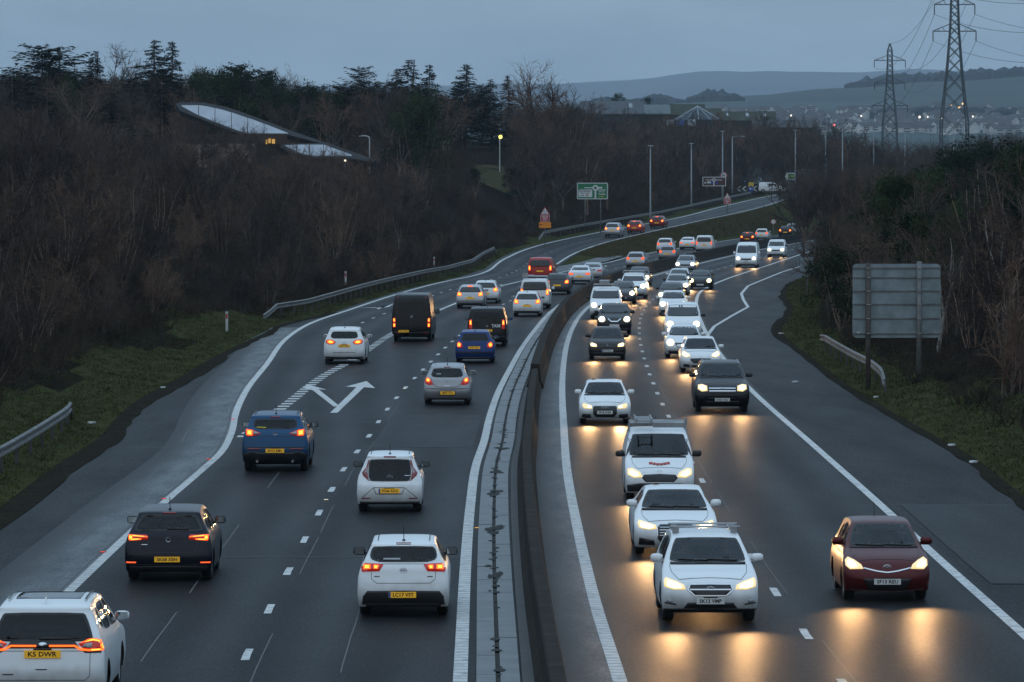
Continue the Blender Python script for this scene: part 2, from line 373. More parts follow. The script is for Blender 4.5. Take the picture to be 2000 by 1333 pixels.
# a roundabout at the top of the slip road
RBC = Vector((56.0, 936.0, 5.2))
rb = MB(); nseg = 48
rv = [(RBC.x + math.cos(a)*r_, RBC.y + math.sin(a)*r_, 5.27) for r_ in (12, 26) for a in [2*math.pi*k/nseg for k in range(nseg)]]
roundabout = structure(mesh('roundabout_road', rv, [(k, (k+1) % nseg, nseg+(k+1) % nseg, nseg+k) for k in range(nseg)], M_asph))
wet_in = structure(strip('wet_edge_inbound', lambda d: LD(d)-1.05, lambda d: LD(d)-.12, D0, 560, .0, M_wet, n=3))
wet_out = structure(strip('wet_edge_outbound', lambda d: LA(d)-1.9, lambda d: LA(d)-.08, D0, 270, .0, M_wet, n=4))

M_soil = mat('verge_soil', (.03, .027, .022), 1.0, spec=0.0); grass_nodes(M_soil, (.016, .015, .012), (.026, .024, .019), (.040, .036, .028), .8)
M_patch2 = asphalt('old_patch_asphalt', (.013, .0135, .015), (.019, .0195, .021), .50, .41, .5, seed=9, spec=.038)
for a_, b_, p0, p1 in ((lambda d: LG(d)+.3, lambda d: LB(d)-.3, 150.5, 171), (lambda d: LF(d)+.5, lambda d: XRp(d)-.5, 100, 124)):
    structure(strip('road_patch', a_, b_, p0, p1, .0005, M_patch2, n=2))
# ---- soil and moss creeping over the tarmac edge
def ragged(name, fn, sgn, d0, d1, seed, wmax):
    rg = random.Random(seed); v, f = [], []; d_ = d0; i = 0; w = .3
    while d_ < d1:
        w = max(.05, min(wmax, w + rg.gauss(0, .09))); x_ = fn(d_)
        v += [(x_ - sgn*.25, d_, .02), (x_ + sgn*(.02 + w*.4), d_, .006), (x_ + sgn*(.05 + w), d_, .0045)]
        if i: f += [(3*i-3, 3*i-2, 3*i+1, 3*i), (3*i-2, 3*i-1, 3*i+2, 3*i+1)]
        i += 1; d_ += rg.uniform(2.0, 4.5)
    return structure(mesh(name, v, f, M_soil))
ragged('verge_soil', XLp, 1, 90, 300, 1, .5); ragged('verge_soil', XRp, -1, 90, 390, 2, .28)
# ---- painted markings
def paint_mat(name, rib):
    m = mat(name, (.55, .55, .53), .55, spec=.4, var=.0); N, L = nodes(m); b = N['Principled BSDF']
    uv = N.new('ShaderNodeUVMap'); sx = N.new('ShaderNodeSeparateXYZ'); L.new(uv.outputs[0], sx.inputs[0])
    g = N.new('ShaderNodeNewGeometry'); n = N.new('ShaderNodeTexNoise'); n.inputs['Scale'].default_value = 3.5; n.inputs['Detail'].default_value = 8; n.inputs['Roughness'].default_value = .72; L.new(g.outputs['Position'], n.inputs[0])
    r = N.new('ShaderNodeValToRGB'); r.color_ramp.elements[0].position = .33; r.color_ramp.elements[0].color = (.12, .12, .12, 1); r.color_ramp.elements[1].position = .50; r.color_ramp.elements[1].color = (.55, .55, .53, 1)
    L.new(n.outputs[0], r.inputs[0])
    if rib:
        mu = N.new('ShaderNodeMath'); mu.operation = 'MULTIPLY'; mu.inputs[1].default_value = 1/.5; L.new(sx.outputs[1], mu.inputs[0])
        fr = N.new('ShaderNodeMath'); fr.operation = 'FRACT'; L.new(mu.outputs[0], fr.inputs[0])
        lt = N.new('ShaderNodeMath'); lt.operation = 'LESS_THAN'; lt.inputs[1].default_value = .17; L.new(fr.outputs[0], lt.inputs[0])
        mx = N.new('ShaderNodeMix'); mx.data_type = 'RGBA'; mx.inputs['B'].default_value = (.2, .2, .195, 1); L.new(lt.outputs[0], mx.inputs[0]); L.new(r.outputs[0], mx.inputs['A'])
        L.new(mx.outputs['Result'], b.inputs['Base Color'])
    else: L.new(r.outputs[0], b.inputs['Base Color'])
    return m
M_paint = paint_mat('road_paint', False); M_rib = paint_mat('ribbed_road_paint', True)
M_joint = mat('tar_joint', (.008, .008, .008), .5, var=0); M_joint2 = mat('pale_joint', (.085, .085, .085), .7, var=.2)
def fpts(fn, d0, d1, z=None, step=3.0):
    ds = list(np.arange(d0, d1, step)) + [d1]; return [Vector((fn(d), d, z(d) if z else 0)) for d in ds]
marks = structure(empty('road_markings')); marks['kind'] = 'structure'
line('edge_line', fpts(LA, D0, 170), .22, .005, M_rib, marks)
line('edge_line', fpts(LA, 170, 900, zslip), .24, .005, M_paint, marks)
line('edge_line', fpts(LB, D0, 690), .24, .005, M_rib, marks)
line('edge_line', fpts(LD, D0, 640), .24, .005, M_rib, marks)
line('edge_line', fpts(LF, D0, 620), .22, .005, M_paint, marks)
line('taper_line', [Vector((x, d, 0)) for d, x in LF2], .2, .0065, M_paint, marks)
line('diverge_line', fpts(LH, gd(830,617)[0], DN), .22, .005, M_paint, marks)
line('diverge_line', fpts(LH2, DN, 700), .22, .008, M_paint, marks)
line('diverge_line', fpts(LSR, DN, 880, zslip), .22, .008, M_paint, marks)
dash_me = None
def dash(x, d, L_, w, hd, z=.0055):
    me = bpy.data.meshes.new('lane_dash'); n = 6
    jit = lambda: random.uniform(-.012, .012)
    v = [(-w/2+jit(), -L_/2+jit(), 0), (w/2+jit(), -L_/2+jit(), 0), (w/2+jit(), 0, 0), (w/2+jit(), L_/2+jit(), 0), (-w/2+jit(), L_/2+jit(), 0), (-w/2+jit(), 0, 0)]
    me.from_pydata(v, [], [tuple(range(n))]); me.materials.append(M_paint); me.uv_layers.new(name='uv')
    o = link('lane_dash', me, marks, (x, d, z), (0, 0, -math.atan(hd)))
def slope(fn, d): return (fn(d+3) - fn(d-3)) / 6
d = gd(467, 1279)[0] - 18
while d < 560:
    dash(LG(d), d, 2.0, .15, slope(LG, d)); d += 9.0
d = gd(1521, 1157)[0] - 18
while d < 600:
    dash(LE(d), d, 2.0, .15, slope(LE, d)); d += 9.0
d = gd(476, 853)[0]
while d < gd(838, 613)[0]:
    dash(LH(d), d, 1.0, .42, slope(LH, d) * 1.0); d += 2.05
LI = lambda d: LA(d) + 3.5                      # lane line of the new lanes left of the diverge
d = gd(690, 640)[0]
while d < 880:
    if d > gd(690, 640)[0]: dash(LA(d) + (LH(min(d, DN)) - LA(d) if d < DN else LSR(d) - LA(d)) * .5, d, 2.0, .14, slope(LA, d), zslip(d) + .0055)
    d += 9.0
# lane arrows in front of the diverge (a V of two arrows), outlines taken on the ground
def gpoly(name, px, z, m, parent):
    v = [G(*p) + Vector((0, 0, z)) for p in px]; me = mesh(name, v, [tuple(range(len(v)))], m, parent); me.data.uv_layers.new(name='uv'); return me
gpoly('lane_arrow', ((645,807),(659,807),(711,757),(733,759),(716,745),(675,756),(696,757)), .0085, M_paint, marks)
gpoly('lane_arrow', ((652,795),(662,793),(622,761),(638,762),(602,752),(589,757),(611,763)), .0070, M_paint, marks)
gpoly('lane_arrow', ((700,602),(735,601),(738,605),(757,597),(772,592),(760,600),(735,602)), .0095, M_paint, marks)
# faint longitudinal construction joints and cross joints
for fn, d0, d1, w, m in ((lambda d: LG(d)+.28, 80, 190, .03, M_joint2), (lambda d: LG(d)-1.75, 70, 150, .035, M_joint2), (lambda d: LE(d)+.22, 75, 230, .03, M_joint2), (lambda d: LA(d)-1.2+.25*math.sin(d*.07), 84, 165, .05, M_joint2), (lambda d: LB(d)-2.0, 82, 100, .03, M_joint2), (lambda d: LA(d)-.19, 84, 330, .05, M_joint)):
    q0 = d0
    while q0 < d1:
        q1 = min(d1, q0 + (random.uniform(5, 16) if m is M_joint2 else 40)); ds = list(np.arange(q0, q1, 1.3)) + [q1]
        line('surface_joint', [Vector((fn(q) + .012*math.sin(q*.35) + random.uniform(-.004, .004), q, 0)) for q in ds], w*.8, .0035, m, marks); q0 = q1 + (random.uniform(1, 14) if m is M_joint2 else .0)
for d_, a, b in ((107.0, LA, LB), (150.5, lambda d: LA(d)-3, LB), (228, LA, LB), (124, lambda d: LF(d)-.5, XRp), (166, lambda d: LG(d)-2, LB)):
    n_ = 14; line('surface_joint', [Vector((a(d_) + (b(d_)-a(d_))*k/n_, d_ + random.uniform(-.05, .05), 0)) for k in range(n_+1)], .10, .0032, M_joint, marks)
# road studs; returned headlight is put in as glowing faces
M_studbody = mat('stud_body', (.03, .03, .03), .6); M_red_stud = glow('stud_red', (1, .10, .06), 1.0); M_amb_stud = glow('stud_amber', (1, .55, .15), .9); M_wht_stud = glow('stud_white', (1, .9, .7), .9)
def stud(x, d, m, name='road_stud', z=0):
    e = MB(); e.m = 0; e.box((0, 0, .008), (.13, .12, .02)); e.m = 1; e.box((0, -.063, .012), (.11, .008, .016))
    o = e.build(name, mats=[M_studbody, m]); o.location = (x, d, z + .004)
    return o
for i, px in enumerate(((320,975),(263,1030),(201,1079),(408,898),(455,820))):
    p = G(*px); tag(stud(p.x, p.y, M_red_stud), 'small red reflective stud with glowing face beside the left edge line', 'road stud', 'red studs along the left edge line')
for px in ((637,977),(790,760)):
    p = G(*px); tag(stud(p.x, p.y, M_wht_stud), 'small white reflective stud with glowing face between lane dashes', 'road stud', 'white studs between the outbound lane dashes')
for px in ((932,1032),(960,868)):
    p = G(*px); tag(stud(p.x, p.y, M_amb_stud), 'small amber reflective stud with glowing face beside the median drain', 'road stud', 'amber studs beside the median drain')

# ---- median: drain slabs and concrete barrier
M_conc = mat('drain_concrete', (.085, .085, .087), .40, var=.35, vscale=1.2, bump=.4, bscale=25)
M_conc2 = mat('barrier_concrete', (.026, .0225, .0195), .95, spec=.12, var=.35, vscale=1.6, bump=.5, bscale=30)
M_conc3 = mat('kerb_concrete', (.04, .039, .038), .7, var=.3, vscale=2, bump=.3)
M_moss = mat('slot_weeds', (.012, .012, .009), .9, var=.4, vscale=8)
drain = structure(empty('median_drain'))
LM = lambda d: (LB(d) + LD(d)) / 2 + .0
slotc = lambda d: LB(d) + .62 - .0006 * (d - 90)
d = 72.0; i = 0
while d < 330:
    ln = 3.2 + random.uniform(-.15, .15)
    for sx, (o0, o1) in enumerate(((-.36, -.04), (.04, .36))):
        dz = random.uniform(-.004, .008)
        v = []
        for q in (d + .02, d + ln - .02):
            c = slotc(q)
            v += [(c+o0, q), (c+o1, q)]
        MBs = MB(); MBs.poly([(v[0][0], v[0][1], -.02), (v[1][0], v[1][1], -.02), (v[3][0], v[3][1], -.02), (v[2][0], v[2][1], -.02)], (0, 0, .045 + dz)); MBs.build('drain_slab', M_conc, drain)
    d += ln
line('drain_slot', [Vector((slotc(q) + random.uniform(-.015, .015), q, 0)) for q in np.arange(72, 330, 1.2)], .09, .004, M_moss, drain)
wv = MB()
for k in range(260):                          # weeds growing in the slot and over the joints
    q = 72 + (330-72) * random.random(); c = slotc(q) + random.gauss(0, .05); r_ = random.uniform(.02, .10)
    n_ = 7; wv.add([(c + math.cos(a)*r_*random.uniform(.6,1.3), q + math.sin(a)*r_*3.2*random.uniform(.6,1.3), .031 + random.random()*.004) for a in [2*math.pi*j/n_ for j in range(n_)]], [tuple(range(n_))])
for q, w_ in ((115.4, .16), (129, .12), (127, .14), (137.6, .2), (150, .18), (101, .1)):
    for k in range(4):
        q += random.uniform(-.6, .6); c = slotc(q) + random.uniform(-.12, .18); n_ = 9
        wv.add([(c + math.cos(a)*w_*.7*random.uniform(.6,1.3), q + math.sin(a)*.5*random.uniform(.5,1.3), .034 + k*.001) for a in [2*math.pi*j/n_ for j in range(n_)]], [tuple(range(n_))])
wo_ = wv.build('slot_moss', M_moss); tag(wo_, 'dark moss and dirt clogging the median drain slot', 'moss', kind='stuff')
structure(strip('median_kerb', lambda d: LB(d)+1.02, lambda d: LB(d)+1.30, 72, 330, .06, M_conc3, n=2))
for q in (0,):
    kb = MB()
bx = lambda d: (LB(d) + LD(d)) / 2 + .16      # barrier centre line
barrier = empty('concrete_barrier', (bx(100), 100, 0)); BLOC = barrier.location
def loft(name, secs, m, parent, off=Vector((0,0,0)), closed=True):
    v, f = [], []; n = len(secs[0])
    for s_ in secs: v += [Vector(p) - off for p in s_]
    for i in range(len(secs)-1):
        for k in range(n if closed else n-1): f.append((i*n+k, i*n+(k+1) % n, (i+1)*n+(k+1) % n, (i+1)*n+k))
    if closed: f.append(tuple(range(n-1, -1, -1))); f.append(tuple((len(secs)-1)*n+k for k in range(n)))
    return mesh(name, v, f, m, parent)
def bsec(d, wb, wt, h, zb=-.02):
    c = bx(d); t = Vector((1, -slope(bx, d), 0)).normalized()
    P0 = Vector((c, d, 0))
    return [P0 + t*a + Vector((0, 0, z)) for a, z in ((-wb/2, zb), (wb/2, zb), (wb/2, .10), (wb/2-.10, .32), (wt/2, h-.03), (wt/2-.03, h), (-wt/2+.03, h), (-wt/2, h-.03), (-wb/2+.10, .32), (-wb/2, .10))]
DT = 193.0
d = 66.0
while d < 640:
    tall = d >= DT - 1
    step = 9.0 if d < 300 else 24.0
    e = min(d + step, DT) if not tall else d + step
    secs = [bsec(q, *( (.66, .34, .98) if tall else (.52, .26, .80))) for q in np.linspace(d + .012, e - .012, 3)]
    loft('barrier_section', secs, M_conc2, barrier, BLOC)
    d = e
tag(barrier, 'long grey concrete barrier dividing the two carriageways', 'barrier')

# ---- guard rails
M_galv = mat('galvanised_steel', (.32, .33, .34), .45, metal=.75, var=.25, vscale=2, bump=.15)
M_rail = mat('weathered_rail_steel', (.135, .130, .124), .65, metal=.25, var=.35, vscale=1.5, bump=.15)
M_post = mat('rail_post_steel', (.07, .07, .07), .6, metal=.5, var=.25)
def guardrail(pts, label, post_step=3.2, h=.68, dip=.85):
    pts = [Vector(p) for p in pts]
    # resample
    out = [pts[0]]; 
    for a, b in zip(pts, pts[1:]):
        n_ = max(1, int((b-a).length / 2.0))
        for k in range(1, n_+1): out.append(a.lerp(b, k / n_))
    # smooth
    for _ in range(2): out = [out[0]] + [(out[i-1] + out[i]*2 + out[i+1]) / 4 for i in range(1, len(out)-1)] + [out[-1]]
    root = empty('guard_rail', out[0]); o0 = out[0]; secs = []
    n_ = len(out)
    for i, p in enumerate(out):
        t = (out[min(i+1, n_-1)] - out[max(i-1, 0)]); t.z = 0; t.normalize(); s = Vector((t.y, -t.x, 0))
        if s.x * (1 if p.x < 2 else -1) < 0 and False: s = -s
        dz = -h * dip * max(0, 1 - i / 2.0) if i < 2 else (-h * dip * max(0, 1 - (n_-1-i) / 2.0) if i > n_-3 else 0)
        prof = [(-.04, -.155), (.045, -.12), (.045, -.07), (-.03, -.03), (-.03, .03), (.045, .07), (.045, .12), (-.04, .155), (-.055, .15), (-.05, 0), (-.055, -.15)]
        secs.append([p + s*a + Vector((0, 0, max(.02 + b + .155, h + dz + b))) for a, b in prof])
    loft('rail_beam', secs, M_rail, root, o0)
    acc = 0
    pm = None
    for i in range(1, n_-1):
        acc += (out[i]-out[i-1]).length
        if acc > post_step or i == 1:
            acc = 0
            if pm is None:
                e = MB(); e.box((0, 0, 0), (.10, .06, h + .25)); po = e.build('rail_post', M_post, root); pm = po.data
            else: po = link('rail_post', pm, root)
            t = out[i+1]-out[i]; po.location = out[i] - o0 + Vector((t.y, -t.x, 0)).normalized() * -.13 + Vector((0, 0, h/2 - .13))
    return tag(root, label, 'guard rail')
gz = lambda x, d: ground_z(x, d)
guardrail([Vector((-14.6, 96, .15)), Vector((-14.1, 118, .12)), PD(20, 905, 141) * Vector((1,1,0)) if False else Vector((-13.9, 135, .12)), Vector((-14.0, 146, .12)), Vector((-14.2, 158, .12)), Vector((-14.7, 164, .15))], 'short galvanised guard rail at the far left edge of the frame')
g2 = []
for px, py in ((515,622),(545,607),(640,588),(700,574),(760,564),(850,543),(880,534),(920,519),(945,508),(966,500)):
    p = G(px, py + 8); d_ = p.y; x_ = min(p.x, LA(d_) - 1.1); g2.append(Vector((LA(d_) - 1.55 if d_ > 290 else p.x, d_, .12 + zslip(d_))))
guardrail(g2, 'long galvanised guard rail along the left verge behind the black van')
g3 = []
for d_ in (540, 555, 575, 610, 650, 700, 750, 800, 850): g3.append(Vector((LA(d_) - 1.7, d_, zslip(d_) + .1)))
guardrail(g3, 'guard rail climbing beside the left edge of the slip road', 4.0, .78)
guardrail([Vector((14.5, 231, .15)), Vector((14.35, 218, .15)), Vector((14.3, 206, .15)), Vector((14.35, 197, .15)), Vector((14.2, 189, .12)), Vector((13.75, 181.5, .1))], 'short lit guard rail on the right verge beside the big sign', dip=.15)
# ================================================================== VEHICLES
TPL = {
 'hatch': dict(L=4.05, H=1.48, ax=(.72, 3.25), r=.31, belt=.96, cowl=3.05,
   prof=[(.10,.20),(.03,.32),(0,.50),(.03,.66),(.07,.80),(.10,.95),(.22,1.12),(.33,1.28),(.36,1.37),(.44,1.415),(.9,1.46),(1.5,1.48),(2.0,1.465),(2.3,1.42),(2.7,1.20),(3.05,1.00),(3.2,.955),(3.6,.86),(3.85,.75),(3.98,.62),(4.05,.48),(4.03,.33),(3.95,.20)],
   wz=[(0,.90),(.15,.97),(.3,1.0),(.5,.99),(.6,.955),(.7,.875),(.8,.795),(.97,.665),(1.05,.62)],
   side=[[(2.05,.97),(2.85,.97),(2.32,1.32),(2.05,1.36)],[(1.15,.99),(1.97,.97),(1.97,1.37),(1.25,1.36)],[(.66,1.06),(1.08,1.0),(1.15,1.33),(.82,1.29)]], rg=(1.0,1.34), ws=(1.02,1.40)),
 'suv': dict(L=4.5, H=1.66, ax=(.85, 3.55), r=.36, belt=1.08, cowl=3.4,
   prof=[(.14,.28),(.04,.42),(0,.6),(.03,.78),(.06,.95),(.10,1.10),(.24,1.30),(.34,1.48),(.36,1.56),(.46,1.60),(1.0,1.645),(1.7,1.66),(2.3,1.64),(2.65,1.58),(3.05,1.34),(3.4,1.13),(3.6,1.06),(4.0,.99),(4.25,.90),(4.42,.76),(4.5,.58),(4.46,.40),(4.38,.27)],
   wz=[(0,.90),(.18,.97),(.3,1.0),(.5,.99),(.6,.965),(.7,.90),(.8,.83),(.97,.70),(1.05,.66)],
   side=[[(2.2,1.10),(3.15,1.10),(2.62,1.49),(2.2,1.53)],[(1.2,1.12),(2.12,1.10),(2.12,1.53),(1.25,1.52)],[(.66,1.22),(1.12,1.14),(1.17,1.5),(.78,1.44)]], rg=(1.15,1.52), ws=(1.15,1.57)),
 'sedan': dict(L=4.6, H=1.43, ax=(.95, 3.75), r=.32, belt=.96, cowl=3.5,
   prof=[(.10,.22),(.02,.36),(0,.55),(.03,.75),(.08,.93),(.2,1.0),(.55,1.04),(.8,1.10),(1.15,1.27),(1.5,1.38),(2.0,1.43),(2.4,1.42),(2.75,1.35),(3.15,1.13),(3.5,.96),(3.7,.92),(4.1,.85),(4.4,.73),(4.55,.60),(4.6,.45),(4.57,.30),(4.5,.2)],
   wz=[(0,.90),(.15,.97),(.3,1.0),(.5,.99),(.62,.965),(.7,.89),(.8,.80),(.97,.66),(1.05,.62)],
   side=[[(2.35,.98),(3.22,.98),(2.75,1.27),(2.35,1.31)],[(1.45,1.0),(2.27,.98),(2.27,1.31),(1.65,1.26)]], rg=(1.08,1.36), ws=(.99,1.35)),
 'mpv': dict(L=4.4, H=1.62, ax=(.8, 3.45), r=.32, belt=1.02, cowl=3.45,
   prof=[(.1,.22),(.02,.36),(0,.55),(.03,.72),(.06,.90),(.1,1.05),(.22,1.25),(.32,1.42),(.35,1.51),(.45,1.555),(1.0,1.61),(1.6,1.62),(2.1,1.59),(2.45,1.52),(2.95,1.27),(3.45,1.03),(3.6,.99),(3.95,.88),(4.2,.76),(4.34,.6),(4.4,.46),(4.36,.3),(4.28,.2)],
   wz=[(0,.90),(.15,.97),(.3,1.0),(.5,.99),(.6,.965),(.7,.90),(.8,.825),(.97,.69),(1.05,.65)],
   side=[[(2.2,1.05),(3.1,1.05),(2.5,1.44),(2.2,1.48)],[(1.2,1.07),(2.12,1.05),(2.12,1.49),(1.3,1.48)],[(.66,1.15),(1.12,1.09),(1.2,1.45),(.8,1.40)]], rg=(1.1,1.46), ws=(1.05,1.52)),
 'van': dict(L=4.3, H=1.82, ax=(.75, 3.45), r=.32, belt=1.08, cowl=3.4,
   prof=[(.08,.28),(.01,.42),(0,.6),(.02,1.0),(.05,1.4),(.10,1.68),(.2,1.77),(.6,1.81),(1.5,1.82),(2.2,1.80),(2.55,1.72),(3.0,1.42),(3.4,1.14),(3.55,1.07),(3.9,.96),(4.12,.82),(4.25,.66),(4.3,.48),(4.27,.32),(4.2,.22)],
   wz=[(0,.92),(.15,.98),(.3,1.0),(.55,.995),(.7,.96),(.85,.89),(.97,.82),(1.05,.80)],
   side=[[(2.5,1.12),(3.3,1.12),(2.8,1.52),(2.5,1.6)]], rg=(1.12,1.62), ws=(1.16,1.70)),
 'bigvan': dict(L=5.5, H=2.42, ax=(1.15, 4.55), r=.35, belt=1.25, cowl=4.7,
   prof=[(.1,.35),(.01,.48),(0,.7),(.02,1.3),(.06,1.9),(.12,2.25),(.3,2.38),(1,2.42),(2.8,2.42),(3.5,2.38),(3.9,2.22),(4.3,1.80),(4.65,1.38),(4.8,1.27),(5.1,1.14),(5.32,.98),(5.44,.78),(5.5,.55),(5.47,.38),(5.38,.25)],
   wz=[(0,.93),(.15,.98),(.3,1.0),(.5,.995),(.7,.955),(.85,.90),(.97,.83),(1.05,.80)],
   side=[[(3.7,1.35),(4.55,1.32),(4.15,1.8),(3.7,1.93)]], rg=(1.35,1.95), ws=(1.40,2.12)),
}
M_blacktrim = mat('black_plastic_trim', (.012, .012, .013), .5, var=.2)
M_tyre = mat('tyre_rubber', (.012, .012, .012), .85, var=.3)
M_rim = mat('alloy_rim', (.30, .30, .31), .35, metal=.8, var=.2)
M_chrome = mat('chrome', (.6, .6, .62), .15, metal=1.0, var=0)
M_seat = mat('seat_cloth', (.022, .022, .024), .9)
M_under = mat('underbody', (.008, .008, .008), .9); M_gap = mat('panel_gap', (.045, .045, .047), .8, var=0)
M_yplate = mat('yellow_plate', (.75, .40, .02), .4, var=.06, vscale=9, emit=(.9, .48, .02), estr=.18)  # weak light put into the plate face as emission
M_wplate = mat('white_plate', (.62, .62, .60), .4, var=.06, vscale=9)
M_pblack = mat('plate_lettering', (.01, .01, .01), .5, var=0)
M_bluestrip = mat('plate_blue_band', (.02, .08, .3), .4, var=0)
M_redlens = mat('red_lens', (.16, .006, .006), .15, coat=.5, var=.1, emit=(1, .03, .01), estr=.22)
M_dullred = mat('unlit_red_lens', (.22, .012, .012), .15, coat=.5, var=.1)
M_clear = mat('clear_lens', (.30, .31, .32), .12, coat=.6, var=.2, vscale=20)
M_tail = glow('tail_lit', (1.0, .12, .018), 2.4)
M_tailhot = glow('tail_hot', (1.0, .34, .05), 3.2)
M_tailsoft = glow('tail_soft', (1.0, .11, .03), 1.7)
M_lensglow = mat('lit_lens', (.3, .3, .3), .15, var=0, emit=(1.0, .74, .30), estr=.95)  # warm halo of the lit headlamp, put into the lens as emission
M_head = glow('headlamp_lit', (1.0, .88, .46), 5.0)
M_headw = glow('headlamp_white', (1.0, .95, .62), 5.0)
M_mirror = mat('mirror_glass', (.5, .55, .55), .04, metal=1.0, var=0)
def glass(name, tint, refl=1.0):
    m = bpy.data.materials.new(name); m.use_nodes = True; N, L = nodes(m); N.clear(); MATS[name] = m
    o = N.new('ShaderNodeOutputMaterial'); mx = N.new('ShaderNodeMixShader'); t = N.new('ShaderNodeBsdfTransparent'); t.inputs[0].default_value = (*tint, 1)
    g = N.new('ShaderNodeBsdfGlossy'); g.inputs['Roughness'].default_value = .03; g.inputs[0].default_value = (.9, .95, 1, 1)
    fr = N.new('ShaderNodeFresnel'); fr.inputs[0].default_value = 1.38
    L.new(fr.outputs[0], mx.inputs[0]); L.new(t.outputs[0], mx.inputs[1]); L.new(g.outputs[0], mx.inputs[2]); L.new(mx.outputs[0], o.inputs[0]); return m
M_glass = glass('car_glass', (.58, .62, .61)); M_privacy = glass('privacy_glass', (.05, .05, .055))
M_darkglass = mat('dark_glass', (.012, .015, .018), .04, spec=.6, var=.3, vscale=2)
PAINT = {}
def paint(name, col, metal=0.0, rough=.32):
    if name in PAINT: return PAINT[name]
    m = bpy.data.materials.new('paint_' + name); m.use_nodes = True; N, L = nodes(m); b = N['Principled BSDF']; PAINT[name] = m
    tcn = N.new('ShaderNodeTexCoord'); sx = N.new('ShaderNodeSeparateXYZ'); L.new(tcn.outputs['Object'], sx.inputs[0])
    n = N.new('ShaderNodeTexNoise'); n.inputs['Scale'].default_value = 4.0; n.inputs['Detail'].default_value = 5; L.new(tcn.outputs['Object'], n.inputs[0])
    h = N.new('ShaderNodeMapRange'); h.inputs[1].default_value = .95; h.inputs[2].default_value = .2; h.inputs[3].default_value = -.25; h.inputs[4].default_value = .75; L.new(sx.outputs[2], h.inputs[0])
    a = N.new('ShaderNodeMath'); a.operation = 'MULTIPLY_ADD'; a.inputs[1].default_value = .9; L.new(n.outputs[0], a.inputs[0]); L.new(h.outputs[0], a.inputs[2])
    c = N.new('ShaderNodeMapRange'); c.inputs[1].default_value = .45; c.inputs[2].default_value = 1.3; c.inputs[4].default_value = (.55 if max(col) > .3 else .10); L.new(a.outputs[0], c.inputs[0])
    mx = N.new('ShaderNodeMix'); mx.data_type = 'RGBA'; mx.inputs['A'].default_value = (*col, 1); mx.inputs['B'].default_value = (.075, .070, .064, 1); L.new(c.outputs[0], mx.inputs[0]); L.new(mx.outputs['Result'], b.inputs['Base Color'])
    b.inputs['Metallic'].default_value = metal; b.inputs['Roughness'].default_value = rough; b.inputs['Specular IOR Level'].default_value = .4 if max(col) > .3 else .28; b.inputs['Coat Weight'].default_value = .35 if max(col) > .3 else .15; b.inputs['Coat Roughness'].default_value = .07
    return m
paint('white', (.76, .77, .77)); paint('pearl', (.72, .74, .76)); paint('silver', (.32, .33, .35), .5, .35); paint('pale_silver', (.46, .47, .49), .4, .35)
paint('grey', (.075, .075, .08), .4, .35); paint('navy', (.004, .005, .013), .2, .3); paint('blue', (.014, .062, .135), .4, .32); paint('royal', (.005, .030, .15), .2, .3)
paint('black', (.0035, .0035, .0045), .0, .3); paint('red', (.40, .008, .006)); paint('maroon', (.075, .005, .006), .3, .32); paint('brown', (.016, .010, .008), .3, .32); paint('darkgrey', (.020, .021, .023), .3, .35); paint('darkred', (.20, .006, .008), .2, .3)

def inpoly(p, poly):
    x, y = p; c = False; n = len(poly); j = n - 1
    for i in range(n):
        xi, yi = poly[i][0], poly[i][1]; xj, yj = poly[j][0], poly[j][1]
        if (yi > y) != (yj > y) and x < (xj - xi) * (y - yi) / (yj - yi) + xi: c = not c
        j = i
    return c
def chaikin(pts, it=2, closed=False):
    pts = [Vector(p) for p in pts]
    for _ in range(it):
        out = [] if closed else [pts[0]]
        rng = range(len(pts)) if closed else range(len(pts)-1)
        for i in rng:
            a, b = pts[i], pts[(i+1) % len(pts)]; out += [a*.75 + b*.25, a*.25 + b*.75]
        if not closed: out.append(pts[-1])
        pts = out
    return pts
def resample(pts, step, closed=False):
    pts = [Vector(p) for p in pts]
    if closed: pts = pts + [pts[0]]
    out = []
    for a, b in zip(pts, pts[1:]):
        n = max(1, int(math.ceil((b-a).length / step)))
        for k in range(n): out.append(a.lerp(b, k/n))
    if not closed: out.append(pts[-1])
    return out
def cdt_fill(poly, step, holes=(), extra=()):
    """triangulate a 2-D outline with interior points; returns verts2d, faces"""
    poly = [Vector((p[0], p[1])) for p in poly]
    vs = list(poly); es = [(i, (i+1) % len(poly)) for i in range(len(poly))]
    for h in holes:
        b = len(vs); vs += [Vector((p[0], p[1])) for p in h]; es += [(b+i, b+(i+1) % len(h)) for i in range(len(h))]
    xs = [p.x for p in poly]; ys = [p.y for p in poly]
    nb = len(vs)
    bnd = np.array([(p.x, p.y) for p in vs])
    y = min(ys) + step/2; r = 0
    while y < max(ys):
        x = min(xs) + (step/2 if r % 2 else step)
        while x < max(xs):
            if inpoly((x, y), poly) and np.min((bnd[:,0]-x)**2 + (bnd[:,1]-y)**2) > (.45*step)**2: vs.append(Vector((x, y)))
            x += step
        y += step; r += 1
    V, E, Fc, *_ = delaunay_2d_cdt(vs, es, [], 0, 1e-5)
    out = []
    for f in Fc:
        c = (V[f[0]] + V[f[1]] + V[f[2]]) / 3
        if inpoly(c, poly) and not any(inpoly(c, h) for h in holes): out.append(tuple(f))
    return [Vector(v) for v in V], out
def circ(c, r, n=20): return [Vector((c[0] + r*math.cos(2*math.pi*k/n), c[1] + r*math.sin(2*math.pi*k/n))) for k in range(n)]
def rounded(pts, it=2):                        # rounded-corner copy of an outline
    out = []
    n = len(pts)
    for i in range(n):
        a, b, c = Vector(pts[i-1]), Vector(pts[i]), Vector(pts[(i+1) % n])
        out += [b.lerp(a, min(.25, .05/max(.01, (a-b).length))), b.lerp(c, min(.25, .05/max(.01, (c-b).length)))]
    return chaikin(out, it-1, True)

